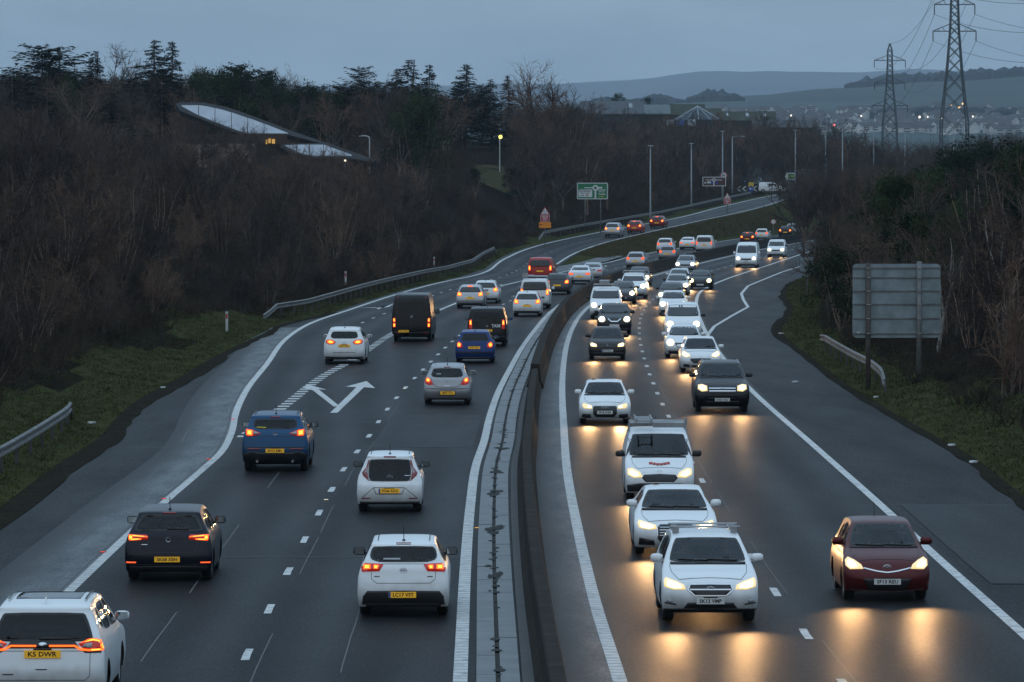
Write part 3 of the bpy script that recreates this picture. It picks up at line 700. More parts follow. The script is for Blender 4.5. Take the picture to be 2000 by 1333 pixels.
_WHEEL = {}
def wheel_meshes(r):
    if r in _WHEEL: return _WHEEL[r]
    prof = [(-.10, r*.66), (-.105, r*.80), (-.09, r*.95), (-.06, r), (.06, r), (.09, r*.95), (.105, r*.80), (.10, r*.66)]
    n = 24; v, f = [], []
    for k in range(n):
        a = 2*math.pi*k/n; v += [(x, rr*math.cos(a), rr*math.sin(a)) for x, rr in prof]
    m_ = len(prof)
    for k in range(n):
        for i in range(m_-1): f.append((k*m_+i, k*m_+i+1, ((k+1) % n)*m_+i+1, ((k+1) % n)*m_+i))
    t = bpy.data.meshes.new('tyre'); t.from_pydata(v, [], f); t.materials.append(M_tyre); t.polygons.foreach_set('use_smooth', np.ones(len(f), bool))
    b = MB()
    for k in range(5):
        a = 2*math.pi*k/5; da = .24
        for s in (1,):
            pts = [(.075, math.cos(a-da*2.2)*r*.14, math.sin(a-da*2.2)*r*.14), (.06, math.cos(a-da)*r*.64, math.sin(a-da)*r*.64), (.06, math.cos(a+da)*r*.64, math.sin(a+da)*r*.64), (.075, math.cos(a+da*2.2)*r*.14, math.sin(a+da*2.2)*r*.14)]
            b.poly(pts, (-.03, 0, 0))
    hub = [(.08, math.cos(2*math.pi*k/12)*r*.17, math.sin(2*math.pi*k/12)*r*.17) for k in range(12)]; b.poly(hub, (-.05, 0, 0))
    ring = []
    v2 = [(x, rr*math.cos(2*math.pi*k/n), rr*math.sin(2*math.pi*k/n)) for k in range(n) for x, rr in ((.095, r*.68), (.08, r*.62), (-.05, r*.60))]
    f2 = [(k*3+i, k*3+i+1, ((k+1) % n)*3+i+1, ((k+1) % n)*3+i) for k in range(n) for i in range(2)]; b.add(v2, f2)
    b.add([(-.04, r*.62*math.cos(2*math.pi*k/n), r*.62*math.sin(2*math.pi*k/n)) for k in range(n)], [tuple(range(n))])
    o = b.build('rim', M_rim); rm = o.data; bpy.data.objects.remove(o)
    _WHEEL[r] = (t, rm); return _WHEEL[r]
_SEAT = {}
def seat_mesh():
    if 'f' in _SEAT: return _SEAT['f']
    b = MB(); b.box((0, .18, .28), (.48, .52, .16), bev=.05)
    for i in range(4): b.box((0, -.10 - i*.035, .40 + i*.15), (.46 - i*.03, .12, .18), bev=.05)
    b.box((0, -.26, 1.0), (.25, .09, .17), bev=.04); b.box((0, -.25, .9), (.1, .03, .12))
    o = b.build('seat', M_seat); _SEAT['f'] = o.data; bpy.data.objects.remove(o); return _SEAT['f']

class Car:
    def __init__(s, kind, L=None, Wd=1.75, H=None, near=True, paint_='white', br=.17, bf=.30, wz=None, prof=None, n_exp=3.2, side=None, rg=None, ws=None):
        T = TPL[kind]; s.T = T; s.kind = kind
        s.L = L or T['L']; s.H = H or T['H']; s.hw = Wd / 2; s.near = near
        s.ks = s.L / T['L']; s.kz = s.H / T['H']
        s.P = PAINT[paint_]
        s.wzt = interp(wz or T['wz']); s.br, s.bf, s.ne = br, bf, n_exp
        s.prof = [(a * s.ks, b * s.kz) for a, b in (prof or T['prof'])]
        s.side = [[(a * s.ks, b * s.kz) for a, b in q] for q in (side if side is not None else T['side'])]
        s.ax = tuple(a * s.ks for a in T['ax']); s.r = T['r'] if s.kz < 1.12 else T['r'] * 1.05
        s.belt = T['belt'] * s.kz; s.cowl = T['cowl'] * s.ks
        s.rgz = tuple(a * s.kz for a in (rg or T['rg'])); s.wsz = tuple(a * s.kz for a in (ws or T['ws']))
        s.root = empty('car')
        s._shape()
    def Wf(s, y, z): return s.hw * s.wzt(z / s.H)
    def _shape(s):
        step = .055 if s.near else .11
        c = resample(chaikin([Vector((a, b)) for a, b in s.prof], 2), step)
        n = len(c); edge = []
        for i in range(n):
            t = (c[min(i+1, n-1)] - c[max(i-1, 0)]).normalized(); nx, nz = -t.y, t.x       # outward normal (profile runs rear->top->front)
            bx_ = s.br * max(0, -nx) - s.bf * max(0, nx); bz_ = -.055 * max(0, nz) * (1.0 if s.kind not in ('van', 'bigvan') else 1.3)
            edge.append(Vector((c[i].x + bx_, c[i].y + bz_)))
        s.c, s.edge = c, edge
        fr = [0] + [k / 14 * .86 for k in range(1, 15)] + [.91, .95, .98, .995, 1.0] if s.near else [0, .2, .4, .6, .78, .88, .95, .99, 1.0]
        if s.near is False: pass
        lat = [-a for a in reversed(fr[1:])] + fr
        V, Fc = [], []
        for i in range(n):
            w = s.Wf(edge[i].x, edge[i].y)
            for a in lat:
                g = 1 - (1 - abs(a) ** s.ne) ** (1 / s.ne) if abs(a) < 1 else 1.0
                p = c[i].lerp(edge[i], g); V.append(Vector((a * w, p.x, p.y)))
        m = len(lat)
        for i in range(n-1):
            for k in range(m-1): Fc.append((i*m+k, (i+1)*m+k, (i+1)*m+k+1, i*m+k+1))
        nwrap = len(Fc)
        # flanks
        arches = [circ((a, s.r), s.r + .045, 22) for a in s.ax]
        outl = [(p.x, p.y) for p in edge]
        full_v, full_f = list(V), list(Fc)
        holes = arches + ([rounded([(a, b) for a, b in q]) for q in s.side] if s.near else [])
        s.sidepoly = [rounded(q) for q in s.side]
        V2, F2 = cdt_fill(outl, .11 if s.near else .2, holes)
        for sg in (-1, 1):
            b0 = len(V)
            for p in V2: V.append(Vector((sg * s.Wf(p.x, p.y), p.x, p.y)))
            Fc += [tuple(b0 + i for i in (f if sg > 0 else f[::-1])) for f in F2]
        V3, F3 = cdt_fill(outl, .2, arches)
        for sg in (-1, 1):
            b0 = len(full_v)
            for p in V3: full_v.append(Vector((sg * s.Wf(p.x, p.y), p.x, p.y)))
            full_f += [tuple(b0 + i for i in (f if sg > 0 else f[::-1])) for f in F3]
        s.bvh = BVHTree.FromPolygons(full_v, full_f)
        s.V, s.F, s.nwrap = V, Fc, nwrap; s.cut = []          # cut: (side, poly)
    # ---- projection
    def hit(s, side, a, b, _in=False):
        if side == 'rear': o, dr = Vector((a, -3, b)), Vector((0, 1, 0))
        elif side == 'front': o, dr = Vector((a, s.L + 3, b)), Vector((0, -1, 0))
        elif side == 'top': o, dr = Vector((a, b, 5)), Vector((0, 0, -1))
        elif side == 'right': o, dr = Vector((4, a, b)), Vector((-1, 0, 0))
        else: o, dr = Vector((-4, a, b)), Vector((1, 0, 0))
        loc, nr, _, _ = s.bvh.ray_cast(o, dr)
        if loc is None: 
            o2 = o + dr * (3.05 if side in ('rear', 'front') else 3.2); loc, nr, _, _ = s.bvh.find_nearest(o2)
        if side in ('rear', 'front') and abs(a) > .3 and not _in:
            mid = s.hit(side, 0, b, True)[0]; k = 1.0
            while abs(loc.y - mid.y) > .42 and k > .72:
                k -= .02; loc, nr = s.hit(side, a*k, b, True)
        if nr.dot(dr) > 0: nr = -nr
        return loc, nr
    def patch(s, name, side, poly, m, off=.006, step=.05, skirt=.03, parent=None, rnd=False):
        if rnd: poly = rounded(poly)
        ring = resample([Vector((p[0], p[1])) for p in poly], step, True)
        V2, F2 = cdt_fill(ring, step)
        V = []
        for p in V2:
            loc, nr = s.hit(side, p.x, p.y); V.append(loc + nr * off)
        area = sum(( (V2[f[1]]-V2[f[0]]).x*(V2[f[2]]-V2[f[0]]).y - (V2[f[1]]-V2[f[0]]).y*(V2[f[2]]-V2[f[0]]).x) for f in F2)
        flip = side in ('front', 'left')
        F = [f if not flip else f[::-1] for f in F2]
        if skirt:
            # boundary edges -> push inwards
            cnt = {}
            for f in F:
                for i in range(3):
                    e = (f[i], f[(i+1) % 3]); k = tuple(sorted(e)); cnt.setdefault(k, []).append(e)
            back = {'rear': Vector((0,1,0)), 'front': Vector((0,-1,0)), 'top': Vector((0,0,-1)), 'right': Vector((-1,0,0)), 'left': Vector((1,0,0))}[side]
            nv = {}
            for k, e in cnt.items():
                if len(e) == 1:
                    a, b = e[0]
                    for q in (a, b):
                        if q not in nv: nv[q] = len(V); V.append(V[q] + back * skirt)
                    F.append((b, a, nv[a], nv[b]))
        o = mesh(name, V, F, m, parent or s.root, True)
        return o
    def both(s, name, side, poly, m, **k):
        o1 = s.patch(name, side, poly, m, **k); o2 = s.patch(name, side, [(-a, b) for a, b in poly][::-1], m, **k); return o1, o2
    def seam(s, side, pts, w=.007, m=None, name='panel_gap', off=.004, closed=False, parent=None):
        pts = resample([Vector((p[0], p[1])) for p in pts], .06, closed)
        if closed: pts.append(pts[0])
        V, F = [], []; n = len(pts)
        for i, p in enumerate(pts):
            t = (pts[min(i+1, n-1)] - pts[max(i-1, 0)]).normalized(); q = Vector((-t.y, t.x)) * w/2
            for sg in (-1, 1):
                loc, nr = s.hit(side, p.x + q.x*sg, p.y + q.y*sg); V.append(loc + nr*off)
        for i in range(n-1): F.append((2*i, 2*i+1, 2*i+3, 2*i+2))
        return mesh(name, V, F, m or M_gap, parent or s.root)
    def window(s, name, side, poly, m=None, frit=.05, off=.004):
        """glass with black border; opens the body behind it for near cars"""
        poly = rounded(poly, 2)
        xs = [p[0] for p in poly]; ys = [p[1] for p in poly]; cx, cy_ = sum(xs)/len(xs), sum(ys)/len(ys)
        kx = 1 - 2*frit/(max(xs)-min(xs)); ky = 1 - 2*frit*.8/(max(ys)-min(ys))
        inner = [Vector((cx + (p[0]-cx)*kx, cy_ + (p[1]-cy_)*ky)) for p in poly]
        if not s.near:
            return s.patch(name, side, poly, M_darkglass, off=off, step=.12)
        kx2, ky2 = (1+kx)/2, (1+ky)/2
        s.cut.append((side, [(cx + (p[0]-cx)*kx2, cy_ + (p[1]-cy_)*ky2) for p in poly]))
        g = s.patch(name, side, inner, m or M_glass, off=off, skirt=0)
        V2, F2 = cdt_fill(resample([Vector((p[0], p[1])) for p in poly], .05, True), .05, [inner])
        V = [];
        for p in V2: loc, nr = s.hit(side, p.x, p.y); V.append(loc + nr*(off+.002))
        mesh('window_seal', V, [f if side != 'front' else f[::-1] for f in F2], M_blacktrim, g, True)
        return g
    def finish(s, name, label, cat, group=None):
        # body mesh with window openings
        keep = []
        for i, f in enumerate(s.F):
            if i < s.nwrap and s.cut:
                c = (s.V[f[0]] + s.V[f[1]] + s.V[f[2]] + s.V[f[3]]) / 4; nr = (s.V[f[1]]-s.V[f[0]]).cross(s.V[f[3]]-s.V[f[0]])
                drop = False
                for side, poly in s.cut:
                    if side == 'rear' and c.y < s.L*.5 and inpoly((c.x, c.z), poly): drop = True
                    if side == 'front' and c.y > s.L*.4 and inpoly((c.x, c.z), poly): drop = True
                if drop: continue
            keep.append(f)
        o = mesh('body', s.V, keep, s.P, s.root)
        bm = bmesh.new(); bm.from_mesh(o.data); bmesh.ops.remove_doubles(bm, verts=bm.verts, dist=.0008)
        bmesh.ops.recalc_face_normals(bm, faces=bm.faces)
        for f in bm.faces: f.smooth = True
        for e in bm.edges:
            if len(e.link_faces) == 2 and e.calc_face_angle(0) > R(48): e.smooth = False
        bm.to_mesh(o.data); bm.free()
        s.root.name = name; tag(s.root, label, cat, group)
        return s.root
    # ---- common fittings
    def fittings(s, plate=None, mirrors=True, mirror_mat=None, aerial=True, interior=True, priv=False, rim=True, glassm=None, valance=True):
        rt = s.root
        tm, rm = wheel_meshes(s.r)
        for a in s.ax:
            for sg in (-1, 1):
                w = link('wheel', tm, rt, (sg * (s.Wf(a, s.r) - .125), a, s.r), (0, 0, 0 if sg > 0 else math.pi))
                link('rim', rm, w)
        ub = MB(); ub.box((0, s.L/2, .30*s.kz if s.kz > 1 else .30), (s.hw*1.45, s.L*.86, .16)); ub.build('underbody', M_under, rt)
        for a in s.ax:                          # dark wheel housings
            b = MB(); b.box((0, a, s.r + .10), (s.hw*1.62, s.r*2.1, s.r*1.5)); b.build('wheel_housing', M_under, rt)
        for sg, sd_ in ((1, 'right'), (-1, 'left')):
            for k, q in enumerate(s.sidepoly):
                m = (M_privacy if (priv and k > 0) else (glassm or M_glass)) if s.near else M_darkglass
                g = s.patch('side_window', sd_, q, m, off=(-.008 if s.near else .004), step=.12, skirt=0 if s.near else .01)
                if s.near: s.seam(sd_, q, .028, M_blacktrim, 'window_seal', .003, True, g)
        if s.near:
            for sd_ in ('right', 'left'):
                if s.kind in ('hatch', 'suv', 'mpv', 'sedan'):
                    x1 = s.side[0][0][0] - .02; zt = s.side[0][0][1]
                    s.seam(sd_, [(x1, zt), (x1, .32)], .007)
                    x2 = s.side[0][1][0] + .03; s.seam(sd_, [(x2, zt), (x2 - .02, .32)], .007)
                    s.seam(sd_, [(x1 - .25, zt - .12), (x1 - .06, zt - .12)], .035, s.P, 'door_handle', .02)
                    x3 = s.side[1][0][0] - .02; s.seam(sd_, [(x3, zt), (x3 - .05, .72), (x3 + .12, .34)], .007)
                    s.seam(sd_, [(x3 + .08, zt - .10), (x3 + .28, zt - .10)], .035, s.P, 'door_handle', .02)
        if mirrors:
            ym = s.cowl - .42*s.ks; zm = s.belt + .07*s.kz
            for sg in (-1, 1):
                xo = s.Wf(ym, zm); big = 1.0 if s.kind not in ('bigvan',) else 1.6
                b = MB(); b.box((sg*(xo + .13), ym, zm + .05*big), (.23, .11, .155*big), bev=.035); b.box((sg*(xo + .02), ym, zm), (.10, .05, .05))
                mm = b.build('door_mirror', mirror_mat or s.P, rt, False); shade_auto(mm, 60)
                b = MB(); b.box((sg*(xo + .13), ym - .057, zm + .05*big), (.185, .006, .115*big)); b.build('mirror_glass', M_mirror, mm)
        if aerial:
            b = MB(); ya = s.L*.16; z0 = s.hit('top', 0, ya)[0].z; b.tube([(0, ya, z0), (0, ya - .10, z0 + .26)], .008, 5); b.box((0, ya, z0 + .01), (.06, .10, .03), bev=.01); b.build('aerial', M_blacktrim, rt)
        if s.near and interior:
            b = MB(); b.box((0, (s.cowl + .35)/2, .52*s.kz), (s.hw*1.66, s.cowl - .55, .40*s.kz)); b.build('cabin_floor', M_seat, rt)
            b = MB(); b.box((0, s.cowl - .30, s.belt - .06), (s.hw*1.55, .42, .14), bev=.04); b.tube([(.38 + .17*math.cos(a), s.cowl - .58 + .06*math.sin(a), s.belt + .02 + .16*math.sin(a)) for a in [2*math.pi*k/14 for k in range(15)]], .014, 5, False); b.build('dashboard', M_seat, rt)
            for x in (-.36, .36): link('seat', seat_mesh(), rt, (x, s.cowl - 1.38*s.ks, .27*s.kz), None, (1, 1, s.kz*.98))
            if s.kind not in ('van', 'bigvan'):
                for x in (-.40, .02, .42): link('rear_seat', seat_mesh(), rt, (x, max(.95, s.cowl - 2.28*s.ks), .27*s.kz), None, (.85, 1, s.kz*.93))
    def number_plate(s, side, y, z, text, m=None, w=.52, h=.112, blue=False):
        loc, nr = s.hit(side, y, z); sg = -1 if side == 'rear' else 1
        locs = [s.hit(side, y + a, z + b)[0].y for a in (-w/2, w/2, 0) for b in (-h/2, h/2)]
        yy = (min(locs) if sg < 0 else max(locs)) + sg * .012
        b = MB(); b.box((y, yy, z), (w, .018, h)); p = b.build('number_plate', m or (M_yplate if side == 'rear' else M_wplate), s.root)
        if text:
            lettering(text, p, (y + (.02 if blue else 0), yy + sg*.0105, z), w*(.80 if not blue else .76), h*.66, M_pblack, (R(90), 0, 0) if side == 'rear' else (R(90), 0, math.pi))
        if blue:
            b = MB(); b.box((y - sg * -1 * (w/2 - .022) if side == 'rear' else y + (w/2 - .022), yy + sg*.0098, z), (.042, .003, h*.96)); b.build('blue_band', M_bluestrip, p)
        b = MB(); b.box((y, yy - sg*.012, z + h*.62), (w*.5, .05, .02)); b.build('plate_lamp', M_blacktrim, p)
        return p
    def badge(s, side, y, z, kind, r=.05):
        loc, nr = s.hit(side, y, z); sg = -1 if side == 'rear' else 1; yy = loc.y + sg*.012
        b = MB(); N_ = 18
        ell = (1, 1)
        if kind in ('oval', 'toyota', 'kia', 'subaru'): ell = (1.5, 1)
        pts = [(y + ell[0]*r*math.cos(2*math.pi*k/N_), yy, z + ell[1]*r*math.sin(2*math.pi*k/N_)) for k in range(N_+1)]
        if kind == 'rings':
            for k in range(4):
                cx = y + (k-1.5)*r*1.45; b.tube([(cx + r*math.cos(2*math.pi*j/12), yy, z + r*math.sin(2*math.pi*j/12)) for j in range(13)], r*.13, 5, False)
        else: b.tube(pts, r*.13, 5, False)
        if kind == 'vw':
            for pl in ([(-.45, .85), (0, .05), (.45, .85)], [(-.9, .35), (-.45, -.85), (0, .1), (.45, -.85), (.9, .35)]): b.tube([(y + a*r, yy, z + c*r) for a, c in pl], r*.11, 4)
        if kind == 'star':
            for a in (90, 210, 330): b.tube([(y, yy, z), (y + r*math.cos(R(a)), yy, z + r*math.sin(R(a)))], [r*.16, r*.03], 4)
        if kind == 'toyota':
            b.tube([(y + .45*r*math.cos(2*math.pi*k/10), yy, z + .9*r*math.sin(2*math.pi*k/10)) for k in range(11)], r*.1, 4, False)
            b.tube([(y + 1.1*r*math.cos(2*math.pi*k/10), yy, z + .45*r + .35*r*math.sin(2*math.pi*k/10)) for k in range(11)], r*.1, 4, False)
        if kind == 'subaru':
            for a, c, q in ((-.7, .25, .2), (.2, .2, .13), (.6, .35, .13), (.0, -.3, .13), (.5, -.3, .13), (-.4, -.3, .13)): b.box((y + a*r, yy, z + c*r), (q*r, .006, q*r))
        o = b.build('badge', M_chrome, s.root)
        if kind == 'kia': lettering('KIA', o, (y, yy + sg*.004, z), r*2.0, r*.8, M_chrome, (R(90), 0, 0 if side == 'rear' else math.pi))
        return o
    def headlights(s, poly, lit=None, m=None, power=1.0, lens=True):
        """glowing lens + glowing lamp and the beam it throws"""
        for sg in (-1, 1):
            pl = [(a*sg, b) for a, b in poly]; pl = pl if sg > 0 else pl[::-1]
            le = s.patch('headlight', 'front', pl, M_lensglow if lit else (m or M_head), off=.008, rnd=False)
            xs = [p[0] for p in pl]; zs = [p[1] for p in pl]; c = (sum(xs)/len(xs), sum(zs)/len(zs))
            if lit:
                kx_ = sum(a for a, b in lit)/len(lit); kz_ = sum(b for a, b in lit)/len(lit); kq = .80 if s.near else 1.0
                ql = [((kx_ + (a-kx_)*kq)*sg, kz_ + (b-kz_)*kq) for a, b in lit]; ql = ql if sg > 0 else ql[::-1]
                s.patch('lamp', 'front', ql, m or M_head, off=.012, parent=le, rnd=False); c = (sum(p[0] for p in ql)/len(ql), sum(p[1] for p in ql)/len(ql))
            loc, nr = s.hit('front', *c)
            ld = bpy.data.lights.new('headlight_beam', 'SPOT'); ld.energy = BEAM * power; ld.color = (1.0, .56, .24); ld.spot_size = R(56); ld.spot_blend = .9; ld.shadow_soft_size = .16
            lo = bpy.data.objects.new('headlight_beam', ld); COL.objects.link(lo); lo.parent = s.root; lo.location = loc + Vector((0, .08, 0)); lo.rotation_euler = (R(90) - R(5.0), 0, 0)
    def taillights(s, poly, lit=None, m=None, lens=None):
        out = []
        for sg in (-1, 1):
            pl = [(a*sg, b) for a, b in poly]; pl = pl if sg > 0 else pl[::-1]
            le = s.patch('tail_light', 'rear', pl, lens or M_redlens, off=.010, rnd=False); out.append(le)
            for q in (lit or []):
                ql = [(a*sg, b) for a, b in q]; ql = ql if sg > 0 else ql[::-1]
                if (m or M_tailhot) is M_tailhot:
                    s.patch('lamp', 'rear', ql, M_tail, off=.014, parent=le, rnd=False)
                    cx_, cz_ = sum(p[0] for p in ql)/len(ql), sum(p[1] for p in ql)/len(ql); kk = .62
                    s.patch('bulb_glow', 'rear', [(cx_ + (a-cx_)*kk, cz_ + (b-cz_)*kk) for a, b in ql], M_tailhot, off=.018, parent=le, rnd=False)
                else: s.patch('lamp', 'rear', ql, m, off=.015, parent=le, rnd=False)
        return out
    def bonnet_lines(s, zl):
        z1 = s.wsz[0] - .05; w1 = s.hw*.80
        s.seam('front', [(-w1, z1), (-w1*.97, (z1+zl)/2 + .02), (-w1*.80, zl + .03), (-w1*.45, zl + .05)], .008)
        s.seam('front', [(w1, z1), (w1*.97, (z1+zl)/2 + .02), (w1*.80, zl + .03), (w1*.45, zl + .05)], .008)
        s.seam('front', [(-w1*.45, zl + .05), (0, zl + .06), (w1*.45, zl + .05)], .007)
        s.patch('cowl', 'front', sym([(0, z1 + .005), (w1*.98, z1 + .0), (w1*.98, z1 + .045), (0, z1 + .05)]), M_blacktrim, off=.005)
    def place(s, px, py, toward, zf=0.0, slip=False, head=None):
        if slip: d_, x_ = gs(px, py); p = Vector((x_, d_, zslip(d_))); k = slope(LA, d_)
        else: p = G(px, py); k = slope(LB, p.y) if not toward else slope(LD, p.y)
        if head is not None: k = head
        rz = -math.atan(k) + (math.pi if toward else 0)
        ya = s.ax[1] if toward else s.ax[0]
        M = Matrix.Rotation(rz, 3, 'Z')
        loc = p - M @ Vector((0, ya, 0)); s.root.location = loc; s.root.rotation_euler = (0, 0, rz)
        if slip: s.root.rotation_euler = (math.atan((zslip(d_+2)-zslip(d_-2))/4), 0, rz)
        return s.root
BEAM = 270.0

# glass outlines that follow the body width
def rear_glass(c, kb=.86, kt=.84, z0=None, z1=None):
    z0 = z0 or c.rgz[0]; z1 = z1 or c.rgz[1]; b, t = c.Wf(0, z0)*kb, c.Wf(0, z1)*kt
    return [(-b*.93, z0), (b*.93, z0), (b, z0 + .06), (t, z1), (-t, z1), (-b, z0 + .06)]
def front_glass(c, kb=.90, kt=.90, z0=None, z1=None):
    z0 = z0 or c.wsz[0]; z1 = z1 or c.wsz[1]; b, t = c.Wf(0, z0)*kb, c.Wf(0, z1)*kt
    return [(-b, z0), (0, z0 - .01), (b, z0), (t, z1), (-t, z1)]
# ------------------------------------------------------------------ outbound cars, seen from behind (nearest first)
def lower(c, side, poly, m=None, name='lower_bumper'): return c.patch(name, side, poly, m or M_blacktrim, off=.007, rnd=False)
def sym(half): return half + [(-a, b) for a, b in reversed(half)]
def brake_high(c, z, w=.14, m=None):
    return c.patch('high_brake_light', 'rear', [(-w, z-.016), (w, z-.016), (w, z+.016), (-w, z+.016)], m or M_dullred, off=.006)
def roof_lines(c, x=None):
    for sg in (-1, 1): c.seam('top', [((x or c.hw*.56)*sg, c.L*.17), ((x or c.hw*.56)*sg, c.L*.5)], .02, M_blacktrim, 'roof_channel')

# white SUV with full-width light bar
c = Car('suv', 4.8, 1.93, 1.70, True, 'white', n_exp=3.4, side=[[(2.2,1.12),(3.1,1.10),(2.62,1.49),(2.2,1.53)],[(1.2,1.16),(2.12,1.12),(2.12,1.53),(1.25,1.51)],[(.72,1.30),(1.12,1.18),(1.17,1.5),(.86,1.44)]])
c.window('rear_window', 'rear', [(-.80, 1.09), (.80, 1.09), (.64, 1.52), (-.64, 1.52)], M_privacy, .04)
lower(c, 'rear', sym([(.0, .99), (.56, .99), (.66, .92), (.9, .92), (.9, .95), (.6, .96), (.5, 1.09), (0, 1.09)]), name='light_bar_backing')
tl = c.taillights([(.55,1.06),(.70,1.125),(.78,1.14),(.94,1.10),(.955,1.05),(.94,.95),(.75,.94),(.64,.975)], [[(.57,1.065),(.70,1.125),(.78,1.135),(.93,1.10),(.93,1.075),(.78,1.105),(.70,1.095)], [(.70,.975),(.92,.985),(.93,.955),(.72,.945)], [(.905,1.08),(.935,1.08),(.935,.97),(.905,.97)]], M_tailhot)
for sg in (-1, 1):
    pl = [(a*sg, b) for a, b in [(.10,1.04),(.50,1.04),(.60,.985),(.72,.975),(.72,.945),(.6,.955),(.49,1.012),(.10,1.012)]]
    c.patch('light_bar', 'rear', pl, M_tail, off=.014, step=.04)
for a, b in (((.60, 1.01), (.76, 1.075)),):
    for sg in (-1, 1): c.patch('reversing_lens', 'rear', [(a[0]*sg, a[1]), (b[0]*sg, a[1]-.02), (b[0]*sg, b[1]), ((a[0]+.05)*sg, b[1]-.02)], M_clear, off=.013)
c.patch('badge', 'rear', [(.07*math.cos(R(a)), 1.045 + .035*math.sin(R(a))) for a in range(0, 360, 30)], M_chrome, off=.02)
c.number_plate('rear', 0, .905, 'K5 DWR', w=.56, h=.118)
c.both('reflector', 'rear', [(.44, .415), (.70, .415), (.70, .45), (.44, .45)], M_redlens)
c.seam('rear', sym([(.0, .50), (.66, .50), (.73, .57), (.735, .95)])[::1], .008)
c.patch('tailgate_grip', 'rear', [(-.12, .675), (.08, .675), (.05, .66), (-.09, .66)], M_blacktrim)
c.patch('model_lettering', 'rear', [(-.62, .585), (-.45, .585), (-.45, .60), (-.62, .60)], M_blacktrim)
lower(c, 'rear', sym([(0, .27), (.84, .27), (.88, .40), (.75, .46), (0, .42)])); c.patch('wiper', 'rear', [(-.05, 1.115), (.45, 1.125), (.45, 1.14), (-.05, 1.15)], M_blacktrim, off=.02)
c.patch('glass_roof', 'top', [(-.52, 1.05), (.52, 1.05), (.50, 2.5), (-.50, 2.5)], M_darkglass, off=.004, step=.12, rnd=True)
for sg in (-1, 1): c.seam('top', [(.60*sg, .9), (.60*sg, 2.7)], .03, M_blacktrim, 'roof_rail', .03)
c.fittings(priv=True, aerial=False, mirror_mat=c.P); b = MB(); b.poly([(-.02, .55, 1.68), (.02, .55, 1.68), (0, .62, 1.75)], (0, .12, 0)); b.build('roof_fin', c.P, c.root)
c.place(93, 1380, False); c.finish('sport_utility_car', 'white SUV with a full-width red light bar, cut off at the lower left corner', 'car')

# dark navy hatchback
c = Car('hatch', 4.26, 1.80, 1.49, True, 'navy', n_exp=3.4)
c.window('rear_window', 'rear', [(-.68, 1.03), (.68, 1.03), (.70, 1.08), (.57, 1.36), (-.57, 1.36), (-.70, 1.08)])
c.taillights([(.41,.90),(.44,.955),(.80,.965),(.83,.90),(.80,.83),(.42,.86)], [[(.43,.925),(.80,.955),(.80,.93),(.43,.905)], [(.55,.885),(.80,.875),(.80,.84),(.56,.855)], [(.73,.95),(.81,.95),(.81,.85),(.73,.86)]], M_tailhot)
c.badge('rear', 0, .865, 'vw', .052); c.number_plate('rear', -.02, .46, 'SK68 XEH')
c.patch('model_lettering', 'rear', [(-.56, .745), (-.42, .745), (-.42, .765), (-.56, .765)], M_chrome)
c.both('reflector', 'rear', [(.66, .385), (.86, .385), (.86, .41), (.66, .41)], M_tailsoft)  # reflector strips given a glow of their own
c.seam('rear', [(-.80, .335), (-.72, .355), (0, .345), (.72, .355), (.80, .335)], .016, M_chrome, 'chrome_strip', .012)
c.seam('rear', sym([(0, .60), (.52, .60), (.58, .66), (.60, .83)]), .008); lower(c, 'rear', sym([(0, .22), (.78, .22), (.80, .31), (0, .33)]))
c.patch('wiper', 'rear', [(-.02, 1.055), (.42, 1.06), (.42, 1.075), (-.02, 1.09)], M_blacktrim, off=.02); brake_high(c, 1.385)
c.fittings(mirror_mat=M_blacktrim); c.place(333, 1131, False); c.finish('hatchback_car', 'dark navy hatchback in the left lane with chrome strip low on its bumper', 'car')

# white hatchback, near the median
c = Car('hatch', 4.07, 1.74, 1.45, True, 'white', n_exp=3.2)
c.window('rear_window', 'rear', [(-.45, 1.03), (.45, 1.03), (.60, 1.07), (.64, 1.15), (.58, 1.32), (-.58, 1.32), (-.64, 1.15), (-.60, 1.07)], frit=.035)
c.taillights([(.38,.985),(.42,1.0),(.77,1.01),(.80,.97),(.78,.855),(.45,.87)], [[(.46,.975),(.56,.98),(.56,.91),(.49,.905)], [(.62,.985),(.75,.985),(.75,.90),(.62,.905)]], M_tailhot)
c.badge('rear', 0, .885, 'kia', .042); c.number_plate('rear', -.02, .43, 'LC17 VST', blue=True)
lower(c, 'rear', sym([(0, .24), (.78, .24), (.76, .40), (.68, .50), (0, .51)])); c.both('reflector', 'rear', [(.42, .43), (.66, .43), (.66, .46), (.42, .46)], M_dullred)
c.seam('rear', sym([(0, .645), (.50, .645), (.60, .72), (.615, 1.0)]), .008)
c.patch('lower_bumper', 'rear', sym([(0, .20), (.70, .20), (.72, .27), (0, .27)]), M_under, off=.012)
for sg in (-1, 1): c.patch('model_lettering', 'rear', [(.45*sg, .76), (.55*sg, .76), (.55*sg, .775), (.45*sg, .775)], M_blacktrim)
c.patch('window_sticker', 'rear', [(-.38, 1.065), (-.06, 1.065), (-.06, 1.10), (-.38, 1.10)], mat('sticker', (.35, .37, .38), .6), off=.012)
brake_high(c, 1.365, .14, M_dullred); roof_lines(c)
c.fittings(mirror_mat=M_blacktrim); c.place(789, 1200, False); c.finish('hatchback_car', 'white hatchback with rectangular tail lights right beside the median line', 'car')

